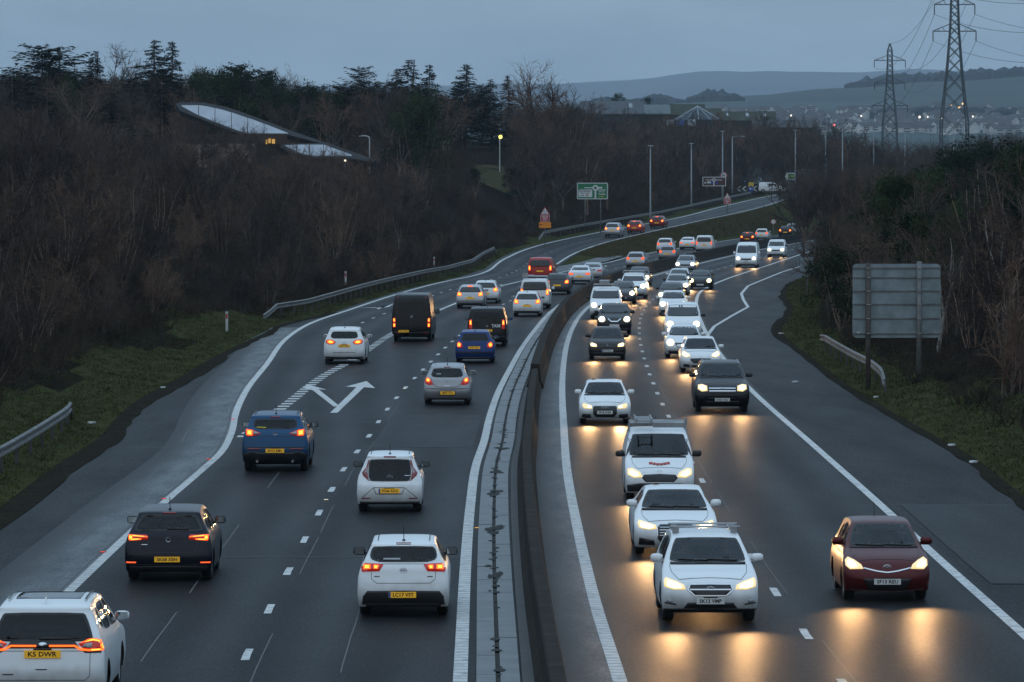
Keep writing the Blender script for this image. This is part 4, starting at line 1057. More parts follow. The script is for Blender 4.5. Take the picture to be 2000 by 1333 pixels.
# small white city car with all-glass hatch
c = Car('hatch', 3.46, 1.63, 1.46, True, 'white', n_exp=2.9, br=.20, prof=[(.10,.20),(.03,.32),(0,.50),(.03,.66),(.10,.76),(.20,.95),(.30,1.15),(.36,1.30),(.37,1.38),(.44,1.42),(.9,1.46),(1.5,1.48),(2.0,1.465),(2.3,1.42),(2.7,1.20),(3.05,1.00),(3.2,.955),(3.6,.86),(3.85,.75),(3.98,.62),(4.05,.48),(4.03,.33),(3.95,.20)])
c.window('rear_window', 'rear', [(-.46, .76), (.46, .76), (.52, .84), (.53, 1.0), (.50, 1.30), (-.50, 1.30), (-.53, 1.0), (-.52, .84)], M_privacy, .03)
c.taillights([(.50,1.28),(.535,1.27),(.58,1.10),(.685,.97),(.66,.90),(.50,.76),(.53,.85),(.55,1.0)], [[(.545,1.12),(.575,1.06),(.62,.98),(.60,.93),(.56,1.0)]], M_clear, M_dullred)
c.badge('rear', 0, .885, 'toyota', .045); c.number_plate('rear', -.01, .535, 'FO66 AOG', blue=True)
c.seam('rear', [(-.40, .61), (.37, .61), (.30, .455), (-.33, .455)], .014, M_blacktrim, 'plate_recess', .006, True)
c.seam('rear', [(-.70, .34), (-.40, .61)], .012, M_blacktrim, 'bumper_crease'); c.seam('rear', [(.70, .34), (.37, .61)], .012, M_blacktrim, 'bumper_crease')
c.both('reflector', 'rear', [(.48, .335), (.68, .335), (.68, .365), (.48, .365)], M_dullred)
lower(c, 'rear', sym([(0, .20), (.74, .20), (.74, .27), (0, .27)])); brake_high(c, 1.355, .15)
c.patch('model_lettering', 'rear', [(.36, .885), (.51, .885), (.51, .905), (.36, .905)], M_chrome, off=.012); roof_lines(c, .47)
c.fittings(mirror_mat=M_blacktrim, glassm=M_glass); c.place(762, 998, False); c.finish('city_car', 'small white city car with black glass tailgate and unlit red light strips', 'car')

# blue SUV
c = Car('suv', 4.44, 1.87, 1.65, True, 'blue', n_exp=3.1)
c.window('rear_window', 'rear', [(-.48, 1.20), (.48, 1.20), (.63, 1.27), (.58, 1.48), (-.58, 1.48), (-.63, 1.27)], frit=.035)
c.taillights([(.39,1.08),(.60,1.165),(.82,1.20),(.84,1.10),(.80,1.0),(.62,1.0)], [[(.63,1.165),(.80,1.19),(.80,1.03),(.64,1.02)]], M_tailhot)
c.both('reversing_lens', 'rear', [(.43,1.08),(.60,1.14),(.60,1.04)], M_clear, off=.014)
c.badge('rear', 0, 1.08, 'kia', .042); c.number_plate('rear', 0, .60, 'SN13 SMU')
lower(c, 'rear', sym([(0, .27), (.86, .27), (.90, .50), (.70, .58), (0, .52)])); c.both('reflector', 'rear', [(.40, .62), (.78, .63), (.78, .67), (.40, .66)], M_dullred)
c.seam('rear', sym([(0, .70), (.55, .70), (.66, .80), (.68, 1.0)]), .008); c.seam('rear', sym([(0, .68), (.85, .69)]), .02, M_blacktrim, 'bumper_crease')
c.patch('window_sticker', 'rear', [(-.52, 1.225), (-.25, 1.215), (-.25, 1.25), (-.52, 1.26)], mat('sticker_yellow', (.5, .40, .03), .6), off=.012)
b = MB(); b.tube([(.5, -.02, .30), (.5, .25, .30)], .04, 8); b.tube([(-.5, -.02, .30), (-.5, .25, .30)], .04, 8); b.build('exhaust', M_chrome, c.root)
for sg in (-1, 1): c.seam('top', [(.60*sg, .7), (.60*sg, 2.6)], .03, M_blacktrim, 'roof_rail', .03)
brake_high(c, 1.53, .14)
c.fittings(mirror_mat=M_blacktrim); c.place(540, 919, False); c.finish('sport_utility_car', 'blue SUV in the left lane beside the start of the diverge dashes', 'car')

# silver hatchback
c = Car('hatch', 4.0, 1.72, 1.49, True, 'silver', n_exp=2.9)
c.window('rear_window', 'rear', [(-.44, 1.0), (.44, 1.0), (.60, 1.06), (.50, 1.33), (-.50, 1.33), (-.60, 1.06)], frit=.035)
c.taillights([(.50,.74),(.56,.88),(.68,1.0),(.77,.99),(.80,.90),(.78,.78),(.68,.73)], [[(.60,.90),(.68,.985),(.75,.97),(.76,.86),(.66,.83)]], M_tailhot)
c.number_plate('rear', .02, .44, 'SM07 EYG'); c.seam('rear', [(-.60, .98), (-.52, .80), (-.38, .66), (0, .63), (.38, .66), (.52, .80), (.60, .98)], .016)
c.seam('rear', [(-.10, .70), (.10, .70)], .02, M_chrome, 'chrome_strip', .012); c.badge('rear', 0, .84, 'ring', .035)
lower(c, 'rear', sym([(0, .21), (.70, .21), (.72, .27), (0, .27)])); c.seam('rear', sym([(0, .56), (.8, .60)]), .014, M_blacktrim, 'bumper_crease')
c.seam('rear', [(-.30, .52), (.32, .52), (.30, .36), (-.28, .36)], .012, M_blacktrim, 'plate_recess', .005, True); brake_high(c, 1.365, .12)
c.patch('window_sticker', 'rear', [(-.40, 1.10), (-.22, 1.10), (-.22, 1.14), (-.40, 1.14)], MATS['sticker'], off=.012); roof_lines(c, .46)
c.fittings(); c.place(874, 790, False); c.finish('hatchback_car', 'silver hatchback with teardrop tail lights, right of the painted lane arrows', 'car')

# royal blue hatchback
c = Car('hatch', 4.03, 1.74, 1.47, True, 'royal', n_exp=2.8)
c.window('rear_window', 'rear', [(-.58, .98), (.58, .98), (.63, 1.05), (.50, 1.32), (-.50, 1.32), (-.63, 1.05)], M_privacy, frit=.03)
c.taillights([(.54,.70),(.56,.88),(.70,.97),(.78,.92),(.80,.78),(.70,.68)], [[(.60,.86),(.70,.94),(.77,.88),(.77,.74),(.64,.72)]], M_tailhot)
c.number_plate('rear', -.02, .70, 'SD57 KJO'); lower(c, 'rear', sym([(0, .21), (.7, .21), (.72, .28), (0, .28)])); c.seam('rear', sym([(0, .47), (.83, .49)]), .05, M_blacktrim, 'bumper_strip', .01)
c.seam('rear', sym([(0, .60), (.52, .62), (.55, .9)]), .008); c.badge('rear', 0, .86, 'ring', .03)
c.fittings(); c.place(928, 709, False); c.finish('hatchback_car', 'royal blue hatchback directly in front of the black taxi', 'car')

# white compact MPV
c = Car('mpv', 4.38, 1.83, 1.62, True, 'white', n_exp=3.0)
c.window('rear_window', 'rear', [(-.50, 1.12), (.50, 1.12), (.62, 1.19), (.54, 1.43), (-.54, 1.43), (-.62, 1.19)], frit=.03)
c.taillights([(.37,.97),(.50,1.06),(.70,1.08),(.82,1.04),(.80,.92),(.62,.86),(.45,.88)], [[(.44,.97),(.52,1.03),(.68,1.05),(.76,1.02),(.74,.93),(.60,.89),(.48,.91)]], M_tailhot)
c.number_plate('rear', 0, .80, 'SA64 XKD'); c.seam('rear', sym([(0, .50), (.50, .50)]), .02); c.badge('rear', 0, .94, 'oval', .03)
lower(c, 'rear', sym([(0, .21), (.80, .21), (.84, .33), (0, .31)])); c.both('reflector', 'rear', [(.55, .26), (.75, .26), (.75, .29), (.55, .29)], M_dullred); roof_lines(c, .52)
c.fittings(aerial=True); c.place(674, 710, False); c.finish('people_carrier', 'white compact people carrier straddling the row of diverge dashes', 'car')

# tall black van
c = Car('bigvan', 5.9, 1.99, 2.42, True, 'black', br=.10, bf=.25, n_exp=5)
c.window('rear_window', 'rear', [(-.74, 1.36), (.74, 1.36), (.70, 2.02), (-.70, 2.02)], M_privacy, .03)
c.taillights([(.80,.72),(.93,.72),(.94,1.18),(.82,1.20)], [[(.82,1.0),(.92,1.0),(.92,1.17),(.83,1.17)], [(.82,.74),(.92,.74),(.92,.92),(.82,.92)]], M_tailhot)
c.number_plate('rear', -.40, .52, 'SN16 OVB'); c.seam('rear', [(0, .6), (0, 2.2)], .015); c.seam('rear', sym([(.36, .90), (.58, .90)]), .03, M_chrome, 'door_hinge') if False else None
c.badge('rear', 0, 1.27, 'star', .06); c.both('reflector', 'rear', [(.58, .38), (.80, .38), (.80, .43), (.58, .43)], M_redlens); c.both('marker_light', 'rear', [(.66, 2.18), (.74, 2.18), (.74, 2.24), (.66, 2.24)], M_dullred)
lower(c, 'rear', sym([(0, .34), (.9, .34), (.92, .52), (0, .46)])); c.fittings(aerial=False, mirror_mat=M_blacktrim, interior=False)
b = MB(); b.box((0, 1.0, .42), (1.9, 1.6, .1)); b.build('cargo_floor', M_under, c.root)
c.place(806, 666, False); c.finish('panel_van', 'tall black van with dark rear windows in the middle of the outbound road', 'van')

# black taxi van
c = Car('van', 4.9, 1.90, 1.92, True, 'black', br=.12, n_exp=4)
c.window('rear_window', 'rear', [(-.76, 1.16), (.76, 1.16), (.66, 1.70), (-.66, 1.70)], M_glass, .035)
c.taillights([(.72,.86),(.88,.86),(.86,1.30),(.74,1.33)], [[(.74,1.05),(.85,1.05),(.84,1.28),(.76,1.29)]], M_tailhot)
c.number_plate('rear', 0, .78, 'SB65 TXO')
p_ = c.hit('rear', .40, 1.0)[0]; lettering('TAXI', c.root, (.44, p_.y - .012, 1.01), .42, .15, mat('white_vinyl', (.75, .75, .75), .5), (R(90), 0, 0))
c.badge('rear', 0, 1.02, 'star', .05); lower(c, 'rear', sym([(0, .28), (.86, .28), (.88, .50), (0, .46)])); c.both('reflector', 'rear', [(.5, .40), (.62, .40), (.62, .46), (.5, .46)], M_redlens)
c.fittings(); c.place(952, 676, False); c.finish('taxi_van', 'black taxi van with white TAXI lettering on its tailgate', 'taxi')

# ------------------------------------------------------------------ farther cars, outbound
BR_Z = {'hatch': .88, 'suv': 1.0, 'sedan': .80, 'mpv': .95, 'van': 1.0, 'bigvan': 1.0}
def far_rear(kind, col, px, py, name, label, Wd=1.75, L=None, H=None, lit=True, high=False, hot=True, slip_=False, cat='car', rack=False, head=None, rg=True, dark_roof=False, one=False):
    c = Car(kind, L, Wd, H, False, col); hw = c.hw; zl = BR_Z[kind] * c.kz
    c.window('rear_window', 'rear', rear_glass(c))
    if kind in ('van', 'bigvan'): tp = [(hw*.78, zl-.18), (hw*.95, zl-.18), (hw*.94, zl+.22), (hw*.80, zl+.22)]
    elif kind == 'sedan': tp = [(hw*.50, zl-.07), (hw*.90, zl-.07), (hw*.90, zl+.08), (hw*.52, zl+.06)]
    else: tp = [(hw*.60, zl-.12), (hw*.90, zl-.10), (hw*.90, zl+.10), (hw*.74, zl+.16), (hw*.60, zl+.05)]
    lp = [((a-hw*.76)*.92 + hw*.76, (b-zl)*.92 + zl) for a, b in tp]
    c.taillights(tp, [lp] if lit else None, M_tailhot if hot else M_tailsoft)
    if high: c.patch('high_brake_light', 'rear', [(-.16, c.rgz[1]+.01), (.16, c.rgz[1]+.01), (.16, c.rgz[1]+.07), (-.16, c.rgz[1]+.07)], M_tail)
    c.number_plate('rear', 0, zl - .22*c.kz if kind != 'hatch' else zl-.24, None)
    lower(c, 'rear', sym([(0, .22*c.kz), (hw*.86, .22*c.kz), (hw*.9, .34*c.kz), (0, .34*c.kz)]))
    c.window('windscreen', 'front', front_glass(c))
    c.fittings(interior=False)
    if rack:
        b = MB(); z = c.H
        for y in (.5, 1.3, 2.1): b.tube([(-hw*.82, y, z-.05), (-hw*.80, y, z+.13), (hw*.80, y, z+.13), (hw*.82, y, z-.05)], .03, 5)
        for x in (-.5, -.15): b.tube([(x, .2, z+.17), (x, 2.6, z+.17)], .03, 5)
        for y in np.arange(.3, 2.6, .28): b.tube([(-.5, y, z+.17), (-.15, y, z+.17)], .018, 4)
        b.box((-hw*.7, .4, z+.2), (.3, .3, .28)); b.build('roof_rack', M_galv, c.root)
    c.place(px, py, False, slip=slip_, head=head); c.finish(name, label, cat); return c
far_rear('hatch', 'pale_silver', 919, 602, 'hatchback_car', 'silver hatchback with high brake light, left of the white one it overlaps', 1.77, 4.3, high=True)
far_rear('hatch', 'white', 949, 592, 'hatchback_car', 'white hatchback partly hidden behind a silver hatchback near the solid diverge line', 1.75, 4.1)
far_rear('hatch', 'white', 1030, 618, 'hatchback_car', 'white hatchback just behind the white van carrying a roof rack', 1.70, 3.97)
far_rear('van', 'white', 1045, 603, 'panel_van', 'white panel van with ladder rack, outbound beside the median wall', 1.85, 4.4, 1.9, cat='van', rack=True)
far_rear('van', 'red', 1056, 550, 'panel_van', 'bright red van beside the nose of the diverge', 1.92, 4.8, 1.92, cat='van')
far_rear('hatch', 'grey', 1089, 575, 'hatchback_car', 'grey hatchback to the right of the red van', 1.78, 4.2)
far_rear('sedan', 'white', 1133, 555, 'saloon_car', 'white saloon between the grey hatchback and the median wall', 1.8, hot=False)
far_rear('sedan', 'pale_silver', 1157, 548, 'saloon_car', 'silver saloon half hidden behind the white saloon at the median wall', 1.78, lit=False)
far_rear('hatch', 'pale_silver', 1242, 524, 'hatchback_car', 'pale hatchback with its lower half hidden by the median wall', 1.76, 4.3, hot=False)
far_rear('hatch', 'silver', 1304, 509, 'hatchback_car', 'silver car below the grass nose, in front of a white one', 1.75, hot=False)
far_rear('suv', 'white', 1299, 494, 'sport_utility_car', 'white car just ahead of the silver one below the grass nose', 1.78, 4.3, 1.6, hot=False)
far_rear('sedan', 'white', 1343, 488, 'saloon_car', 'white car with dark rear window left of a white people carrier', 1.8, hot=False)
far_rear('van', 'white', 1376, 493, 'people_carrier', 'white upright people carrier on the far outbound road', 1.85, 4.5, 1.85, cat='van', hot=False)
far_rear('hatch', 'maroon', 1460, 477, 'hatchback_car', 'dark car with three bright red brake lights beyond the people carrier', 1.78, high=True)
far_rear('hatch', 'white', 1488, 469, 'hatchback_car', 'white hatchback next to a car braking with three red lights', 1.75, hot=False)
far_rear('hatch', 'black', 1534, 463, 'hatchback_car', 'black car signalling, near the right-hand trees far up the road', 1.8)
far_rear('hatch', 'pale_silver', 1547, 457, 'hatchback_car', 'silver car farthest up the main road, behind the black one', 1.78, lit=False)
far_rear('suv', 'pale_silver', 1197, 464, 'sport_utility_car', 'silver SUV last in the queue on the slip road', 1.82, 4.4, slip_=True, hot=True)
far_rear('hatch', 'red', 1240, 456, 'hatchback_car', 'red hatchback in the middle of the slip road queue', 1.75, 4.0, high=True, slip_=True)
far_rear('hatch', 'darkred', 1284, 446, 'hatchback_car', 'dark red car first in the slip road queue, brake lights on', 1.78, 4.2, high=True, slip_=True)

# ------------------------------------------------------------------ inbound cars, seen from the front
def wipers(c, z):
    for x0, x1 in ((-.55, .0), (.0, .55)): c.patch('wiper', 'front', [(x0, z), (x1, z+.02), (x1, z+.035), (x0, z+.025)], M_blacktrim, off=.02)
def screen(c, poly=None, m=None): return c.window('windscreen', 'front', poly or front_glass(c), m, .035)
# white crossover with roof bars
c = Car('suv', 4.45, 1.80, 1.58, True, 'white', bf=.32, n_exp=3.0)
screen(c); wipers(c, 1.10)
c.headlights([(.46,.66),(.49,.74),(.62,.80),(.82,.86),(.855,.80),(.84,.70),(.68,.655)], [(.50,.68),(.53,.74),(.66,.79),(.80,.83),(.82,.76),(.80,.70),(.66,.67)], M_headw)
c.patch('grille', 'front', sym([(0,.555),(.28,.555),(.40,.65),(.37,.74),(0,.745)]), M_blacktrim, off=.012)
c.seam('front', sym([(0,.55),(.29,.55),(.41,.65),(.375,.745),(0,.75)]), .022, M_chrome, 'grille_surround', .018); c.seam('front', [(-.38, .655), (.38, .655)], .02, M_chrome, 'grille_bar', .018); c.badge('front', 0, .66, 'subaru', .05)
c.number_plate('front', 0, .45, 'SK12 VMP'); lower(c, 'front', sym([(0,.25),(.55,.25),(.42,.42),(0,.42)])); lower(c, 'front', sym([(0,.26),(.86,.26),(.86,.30),(.5,.31),(0,.31)]), name='lower_lip')
c.both('fog_lamp', 'front', [(.70,.40),(.80,.42),(.80,.48),(.70,.47)], M_clear); c.both('fog_surround', 'front', [(.62,.37),(.84,.40),(.84,.43),(.64,.40)], M_blacktrim)
b = MB(); z = c.H
for y in (1.35, 2.15):
    b.tube([(-.66, y, z+.09), (.66, y, z+.09)], .022, 6)
    for sg in (-1, 1): b.box((sg*.55, y, z+.03), (.12, .12, .12))
    b.build('roof_bar', M_galv, c.root); b = MB()
c.bonnet_lines(0.80); c.fittings(aerial=False); c.place(1383, 1213, True); c.finish('crossover_car', 'white crossover with silver roof bars leading the inbound inner lane', 'car')

# maroon hatchback
c = Car('hatch', 3.89, 1.70, 1.51, True, 'maroon', bf=.34, n_exp=2.8)
screen(c); wipers(c, 1.02)
c.headlights([(.46,.64),(.50,.72),(.62,.80),(.74,.85),(.80,.80),(.80,.70),(.72,.63)], [(.56,.66),(.58,.73),(.66,.80),(.74,.82),(.78,.77),(.77,.68),(.70,.65)], M_head)
c.patch('grille', 'front', [(-.46,.665),(0,.585),(.46,.665),(.44,.64),(0,.555),(-.44,.64)], M_blacktrim); c.seam('front', [(-.46,.66),(-.2,.60),(0,.575),(.2,.60),(.46,.66)], .022, M_chrome, 'grille_bar', .012); c.badge('front', 0, .67, 'toyota', .05)
c.number_plate('front', 0, .40, 'SF13 REU', w=.52, h=.112); lower(c, 'front', [(-.48,.46),(.48,.46),(.36,.24),(-.36,.24)]); c.seam('front', [(-.80,.24),(-.5,.20),(.5,.20),(.80,.24)], .03, c.P, 'lower_lip', .015)
lower(c, 'front', sym([(0,.17),(.74,.17),(.76,.2),(0,.195)]))
c.bonnet_lines(0.76); c.fittings(); c.place(1727, 1170, True); c.finish('hatchback_car', 'maroon hatchback alone in the inbound outer lane', 'car')

# white saloon behind the crossover
c = Car('sedan', 4.73, 1.84, 1.43, True, 'white', bf=.36, n_exp=3.0)
screen(c); wipers(c, .99)
c.headlights([(.42,.60),(.44,.68),(.80,.78),(.84,.72),(.80,.62),(.60,.585)], [(.46,.615),(.47,.67),(.78,.75),(.81,.70),(.78,.63),(.60,.60)], M_headw)
c.patch('grille', 'front', sym([(0,.30),(.28,.30),(.39,.40),(.40,.64),(.34,.69),(0,.69)]), M_blacktrim)
for z in np.arange(.36, .68, .055): c.seam('front', [(-.36, z), (.36, z)], .012, M_chrome, 'grille_bar', .012)
c.seam('front', sym([(0,.29),(.29,.29),(.40,.40),(.41,.64),(.35,.70),(0,.70)]), .018, M_chrome, 'grille_surround', .014); c.badge('front', 0, .60, 'rings', .04)
c.both('air_intake', 'front', [(.46,.25),(.82,.26),(.80,.42),(.48,.36)], M_blacktrim); c.number_plate('front', 0, .46, None)
c.bonnet_lines(0.72); c.fittings(); c.place(1318, 1082, True); c.finish('saloon_car', 'white saloon tucked between the crossover and the van with ladders', 'car')

# white van with ladder rack
c = Car('van', 4.2, 1.77, 1.76, True, 'white', bf=.30, n_exp=3.2)
screen(c); wipers(c, 1.13)
c.headlights([(.44,.62),(.50,.74),(.70,.84),(.82,.82),(.82,.68),(.66,.60)], [(.50,.64),(.55,.73),(.70,.80),(.79,.79),(.79,.69),(.66,.63)], M_head)
c.patch('grille', 'front', sym([(0,.50),(.36,.50),(.46,.60),(.40,.68),(0,.70)]), M_blacktrim); lower(c, 'front', sym([(0,.26),(.82,.26),(.84,.42),(.5,.47),(0,.47)])); c.badge('front', 0, .76, 'oval', .035)
M_redv = mat('red_vinyl', (.45, .06, .04), .5)
for k in range(6):
    x = -.27 + k*.09; dz = .012 * abs(k - 2.5)
    c.patch('bonnet_sign', 'front', [(x+.004, .895+dz), (x+.086, .895+dz), (x+.086, .945+dz), (x+.004, .945+dz)], M_redv, off=.008)
b = MB(); z = c.H
for y in (1.0, 1.7, 2.3):
    b.tube([(-.74, y, z-.08), (-.72, y, z+.16), (.72, y, z+.16), (.74, y, z-.08)], .022, 6); 
b.box((-.30, 2.33, z+.10), (.85, .03, .12)); b.build('roof_rack', M_galv, c.root)
b = MB()
for x in (.16, .56):
    for zz in (.20, .27): b.tube([(x, .6, z+zz), (x, 2.75, z+zz)], .026, 6)
for y in np.arange(.7, 2.75, .25): b.tube([(.16, y, z+.235), (.56, y, z+.235)], .018, 5)
b.tube([(-.72, 2.3, z+.1), (-.72, 2.3, z+.28)], .05, 6)
ladder = b.build('roof_ladder', M_galv, c.root)
c.bonnet_lines(0.80); c.fittings(mirror_mat=M_blacktrim); c.place(1287, 976, True); c.finish('panel_van', 'white van with a ladder on its roof rack and red chevrons on the bonnet', 'van')

# black SUV
c = Car('suv', 4.8, 1.93, 1.76, True, 'black', bf=.26, n_exp=3.6)
screen(c); wipers(c, 1.22)
c.headlights([(.52,.76),(.53,.93),(.70,.99),(.85,.97),(.86,.82),(.72,.74)], [(.56,.79),(.57,.92),(.70,.96),(.82,.93),(.83,.84),(.72,.78)], M_head)
c.patch('grille', 'front', sym([(0,.68),(.44,.68),(.49,.78),(.46,.90),(0,.92)]), M_blacktrim)
for z in (.76, .85): c.seam('front', [(-.47, z), (.47, z)], .035, M_chrome, 'grille_bar', .016)
c.badge('front', 0, .80, 'star', .085); c.number_plate('front', 0, .46, 'EX62 YGD'); c.seam('front', [(-.50, .52), (.50, .52)], .035, M_chrome, 'chrome_strip', .02)
lower(c, 'front', sym([(0,.30),(.55,.30),(.6,.42),(0,.40)])); c.both('air_intake', 'front', [(.60,.46),(.84,.48),(.84,.58),(.60,.56)], M_under)
for sg in (-1, 1): c.seam('top', [(.62*sg, .9), (.62*sg, 2.8)], .04, M_galv, 'roof_rail', .03)
c.bonnet_lines(0.98); c.fittings(aerial=False, mirror_mat=M_blacktrim); c.place(1409, 804, True); c.finish('sport_utility_car', 'black SUV with two chrome grille bars at the outer edge line', 'car')

# small white hatchback near the median
c = Car('hatch', 3.97, 1.74, 1.42, True, 'white', bf=.30, n_exp=3.0)
screen(c); wipers(c, .98)
c.headlights([(.42,.52),(.44,.62),(.72,.70),(.76,.62),(.70,.53)], [(.45,.54),(.46,.61),(.58,.64),(.60,.55)], M_head)
c.patch('grille', 'front', sym([(0,.24),(.30,.24),(.40,.36),(.40,.56),(.36,.61),(0,.61)]), M_blacktrim); c.badge('front', 0, .545, 'rings', .038); c.number_plate('front', 0, .40, 'SF16 KGR')
c.both('air_intake', 'front', [(.46,.22),(.78,.23),(.76,.36),(.48,.34)], M_blacktrim); c.seam('front', sym([(0,.20),(.7,.20)]), .02, M_under, 'lower_lip')
c.bonnet_lines(0.68); c.fittings(); c.place(1181, 827, True); c.finish('hatchback_car', 'small white hatchback with a dark grille, inbound beside the median edge line', 'car')

# dark brown hatchback
c = Car('hatch', 3.97, 1.69, 1.47, True, 'brown', bf=.32)
screen(c); c.headlights([(.46,.60),(.48,.72),(.70,.80),(.78,.74),(.74,.62)], [(.49,.62),(.51,.71),(.70,.77),(.75,.72),(.72,.63)], M_head)
c.patch('grille', 'front', [(-.42,.56),(.42,.56),(.44,.66),(-.44,.66)], M_blacktrim); c.badge('front', 0, .64, 'vw', .05); c.number_plate('front', 0, .43, 'SD10 HCX', blue=True); lower(c, 'front', sym([(0,.22),(.72,.22),(.74,.36),(0,.36)]))
c.bonnet_lines(0.76); c.fittings(mirror_mat=M_blacktrim); c.place(1186, 703, True); c.finish('hatchback_car', 'dark brown hatchback directly behind the small white one by the median', 'car')

# white hot hatch
c = Car('hatch', 3.98, 1.74, 1.48, True, 'white', bf=.34)
screen(c); c.headlights([(.44,.68),(.48,.78),(.70,.90),(.80,.86),(.80,.72),(.64,.64)], [(.46,.70),(.50,.77),(.70,.86),(.77,.83),(.77,.74),(.64,.67)], M_headw)
c.patch('grille', 'front', sym([(0,.40),(.30,.40),(.46,.54),(.40,.60),(0,.61)]), M_blacktrim); lower(c, 'front', sym([(0,.22),(.35,.22),(.40,.32),(0,.33)])); c.both('air_intake', 'front', [(.48,.24),(.74,.27),(.72,.38),(.5,.35)], M_blacktrim); c.badge('front', 0, .68, 'oval', .03)
c.bonnet_lines(0.84); c.fittings(); c.place(1368, 727, True); c.finish('hatchback_car', 'white hatchback with a wide dark grille just behind the black SUV', 'car')

def far_front(kind, col, px, py, name, label, Wd=1.75, L=None, H=None, cat='car', m=None, power=1.0, rack=False, lid=True, head=None, grille='bar', lit=True):
    c = Car(kind, L, Wd, H, False, col, bf=.32 if kind != 'bigvan' else .2); hw = c.hw; kz = c.kz
    c.window('windscreen', 'front', front_glass(c))
    z0 = {'hatch': .70, 'suv': .82, 'sedan': .66, 'mpv': .72, 'van': .78, 'bigvan': .88}[kind] * kz
    hp = [(hw*.52, z0-.08), (hw*.56, z0+.04), (hw*.86, z0+.12), (hw*.92, z0+.02), (hw*.86, z0-.10)]
    c.headlights(hp, [(hw*.72 + .16*math.cos(2*math.pi*k/10), z0 + .01 + .14*math.sin(2*math.pi*k/10)) for k in range(10)], m or M_head, power)  # lamp disc made oversized to stand for glare
    if grille == 'v': c.seam('front', [(-.34, z0+.05), (-.17, z0-.10), (.17, z0-.10), (.34, z0+.05)], .05, M_chrome, 'grille_bar', .014)
    c.patch('grille', 'front', sym([(0, z0-.16), (hw*.44, z0-.14), (hw*.48, z0+.0), (0, z0-.0)]), M_blacktrim)
    c.number_plate('front', 0, max(.38, z0-.30), None); lower(c, 'front', sym([(0, .22*kz), (hw*.8, .22*kz), (hw*.84, .36*kz), (0, .34*kz)]))
    c.window('rear_window', 'rear', rear_glass(c)) if kind not in ('van', 'bigvan') else None
    c.fittings(interior=False, mirror_mat=None if col in ('white', 'pearl') and kind not in ('van',) else M_blacktrim, aerial=False)
    if rack:
        b = MB(); z = c.H
        for y in (.9, 1.7, 2.3): b.tube([(-hw*.8, y, z-.05), (-hw*.78, y, z+.12), (hw*.78, y, z+.12), (hw*.8, y, z-.05)], .03, 5)
        if rack == 2: b.box((.1, 1.6, z+.25), (.62, .5, .26), bev=.05); b.box((-.62, 1.8, z+.2), (.16, .3, .2), bev=.04)
        b.build('roof_rack', M_galv, c.root)
    c.place(px, py, True, head=head); c.finish(name, label, cat); return c
far_front('hatch', 'white', 1336, 699, 'hatchback_car', 'white hatchback half hidden behind the white one following the black SUV', 1.76, 4.2)
far_front('van', 'white', 1334, 664, 'panel_van', 'white van in the outer lane with black mirrors, facing us', 1.85, 4.4, 1.88, cat='van')
far_front('suv', 'darkgrey', 1200, 653, 'crossover_car', 'dark grey crossover with a chrome V grille by the median', 1.82, 4.38, 1.6, m=M_headw, grille='v')
far_front('van', 'white', 1183, 623, 'panel_van', 'white boxy vehicle with things on its roof rack by the median wall', 1.85, 4.4, 1.85, cat='van', rack=2)
far_front('hatch', 'white', 1315, 617, 'hatchback_car', 'white hatchback behind the white van in the outer lane', 1.74, 4.0)
far_front('hatch', 'grey', 1311, 597, 'hatchback_car', 'grey hatchback almost hidden behind a white hatchback in the outer lane', 1.76, 4.2)
far_front('hatch', 'grey', 1216, 594, 'hatchback_car', 'dark grey hatchback right behind the vehicle with the loaded roof rack', 1.75, 4.1, m=M_headw)
far_front('suv', 'white', 1237, 584, 'sport_utility_car', 'white SUV with roof bars in the inner inbound lane', 1.86, 4.5, 1.75, m=M_headw, rack=1)
far_front('hatch', 'grey', 1248, 560, 'hatchback_car', 'grey hatchback peeping out behind the white SUV with roof bars', 1.75, 4.1)
far_front('hatch', 'pale_silver', 1322, 577, 'hatchback_car', 'silver hatchback in the middle of the outer lane queue', 1.76, 4.2)
far_front('hatch', 'pearl', 1326, 564, 'hatchback_car', 'pale hatchback with a dazzling headlight in the outer lane queue', 1.76, 4.2, m=glow('headlamp_dazzle', (1, .72, .35), 30))
far_front('sedan', 'darkgrey', 1368, 566, 'saloon_car', 'dark saloon running along the outer edge line bend', 1.8)
far_front('hatch', 'silver', 1339, 532, 'hatchback_car', 'pale hatchback last in the inner lane before the bend', 1.78, 4.2, m=M_headw)
far_front('bigvan', 'white', 1458, 523, 'panel_van', 'tall white van coming round the far bend', 2.0, 5.3, 2.3, cat='van')
far_front('van', 'white', 1516, 503, 'panel_van', 'small white van farthest up the inbound road', 1.83, 4.3, 1.82, cat='van')
# white van crossing on the roundabout, side on
c = Car('van', 5.0, 1.95, 1.95, False, 'white'); c.side[0] = c.side[0]
for sd_ in ('left', 'right'): c.patch('rear_side_window', sd_, [(1.9, 1.25), (2.7, 1.25), (2.75, 1.65), (1.95, 1.66)], M_darkglass, off=.004, step=.12, rnd=True)
c.window('windscreen', 'front', front_glass(c)); hp = [(.5, .72), (.55, .82), (.82, .9), (.86, .75)]; c.patch('headlight', 'front', hp, M_clear); c.patch('headlight', 'front', [(-a, b) for a, b in hp], M_clear)
c.fittings(interior=False); p = PD(1482, 375, 915); c.root.location = (p.x, 915, 5.28); c.root.rotation_euler = (0, 0, R(-97)); c.finish('panel_van', 'white van crossing side-on at the roundabout above the slip road', 'van')
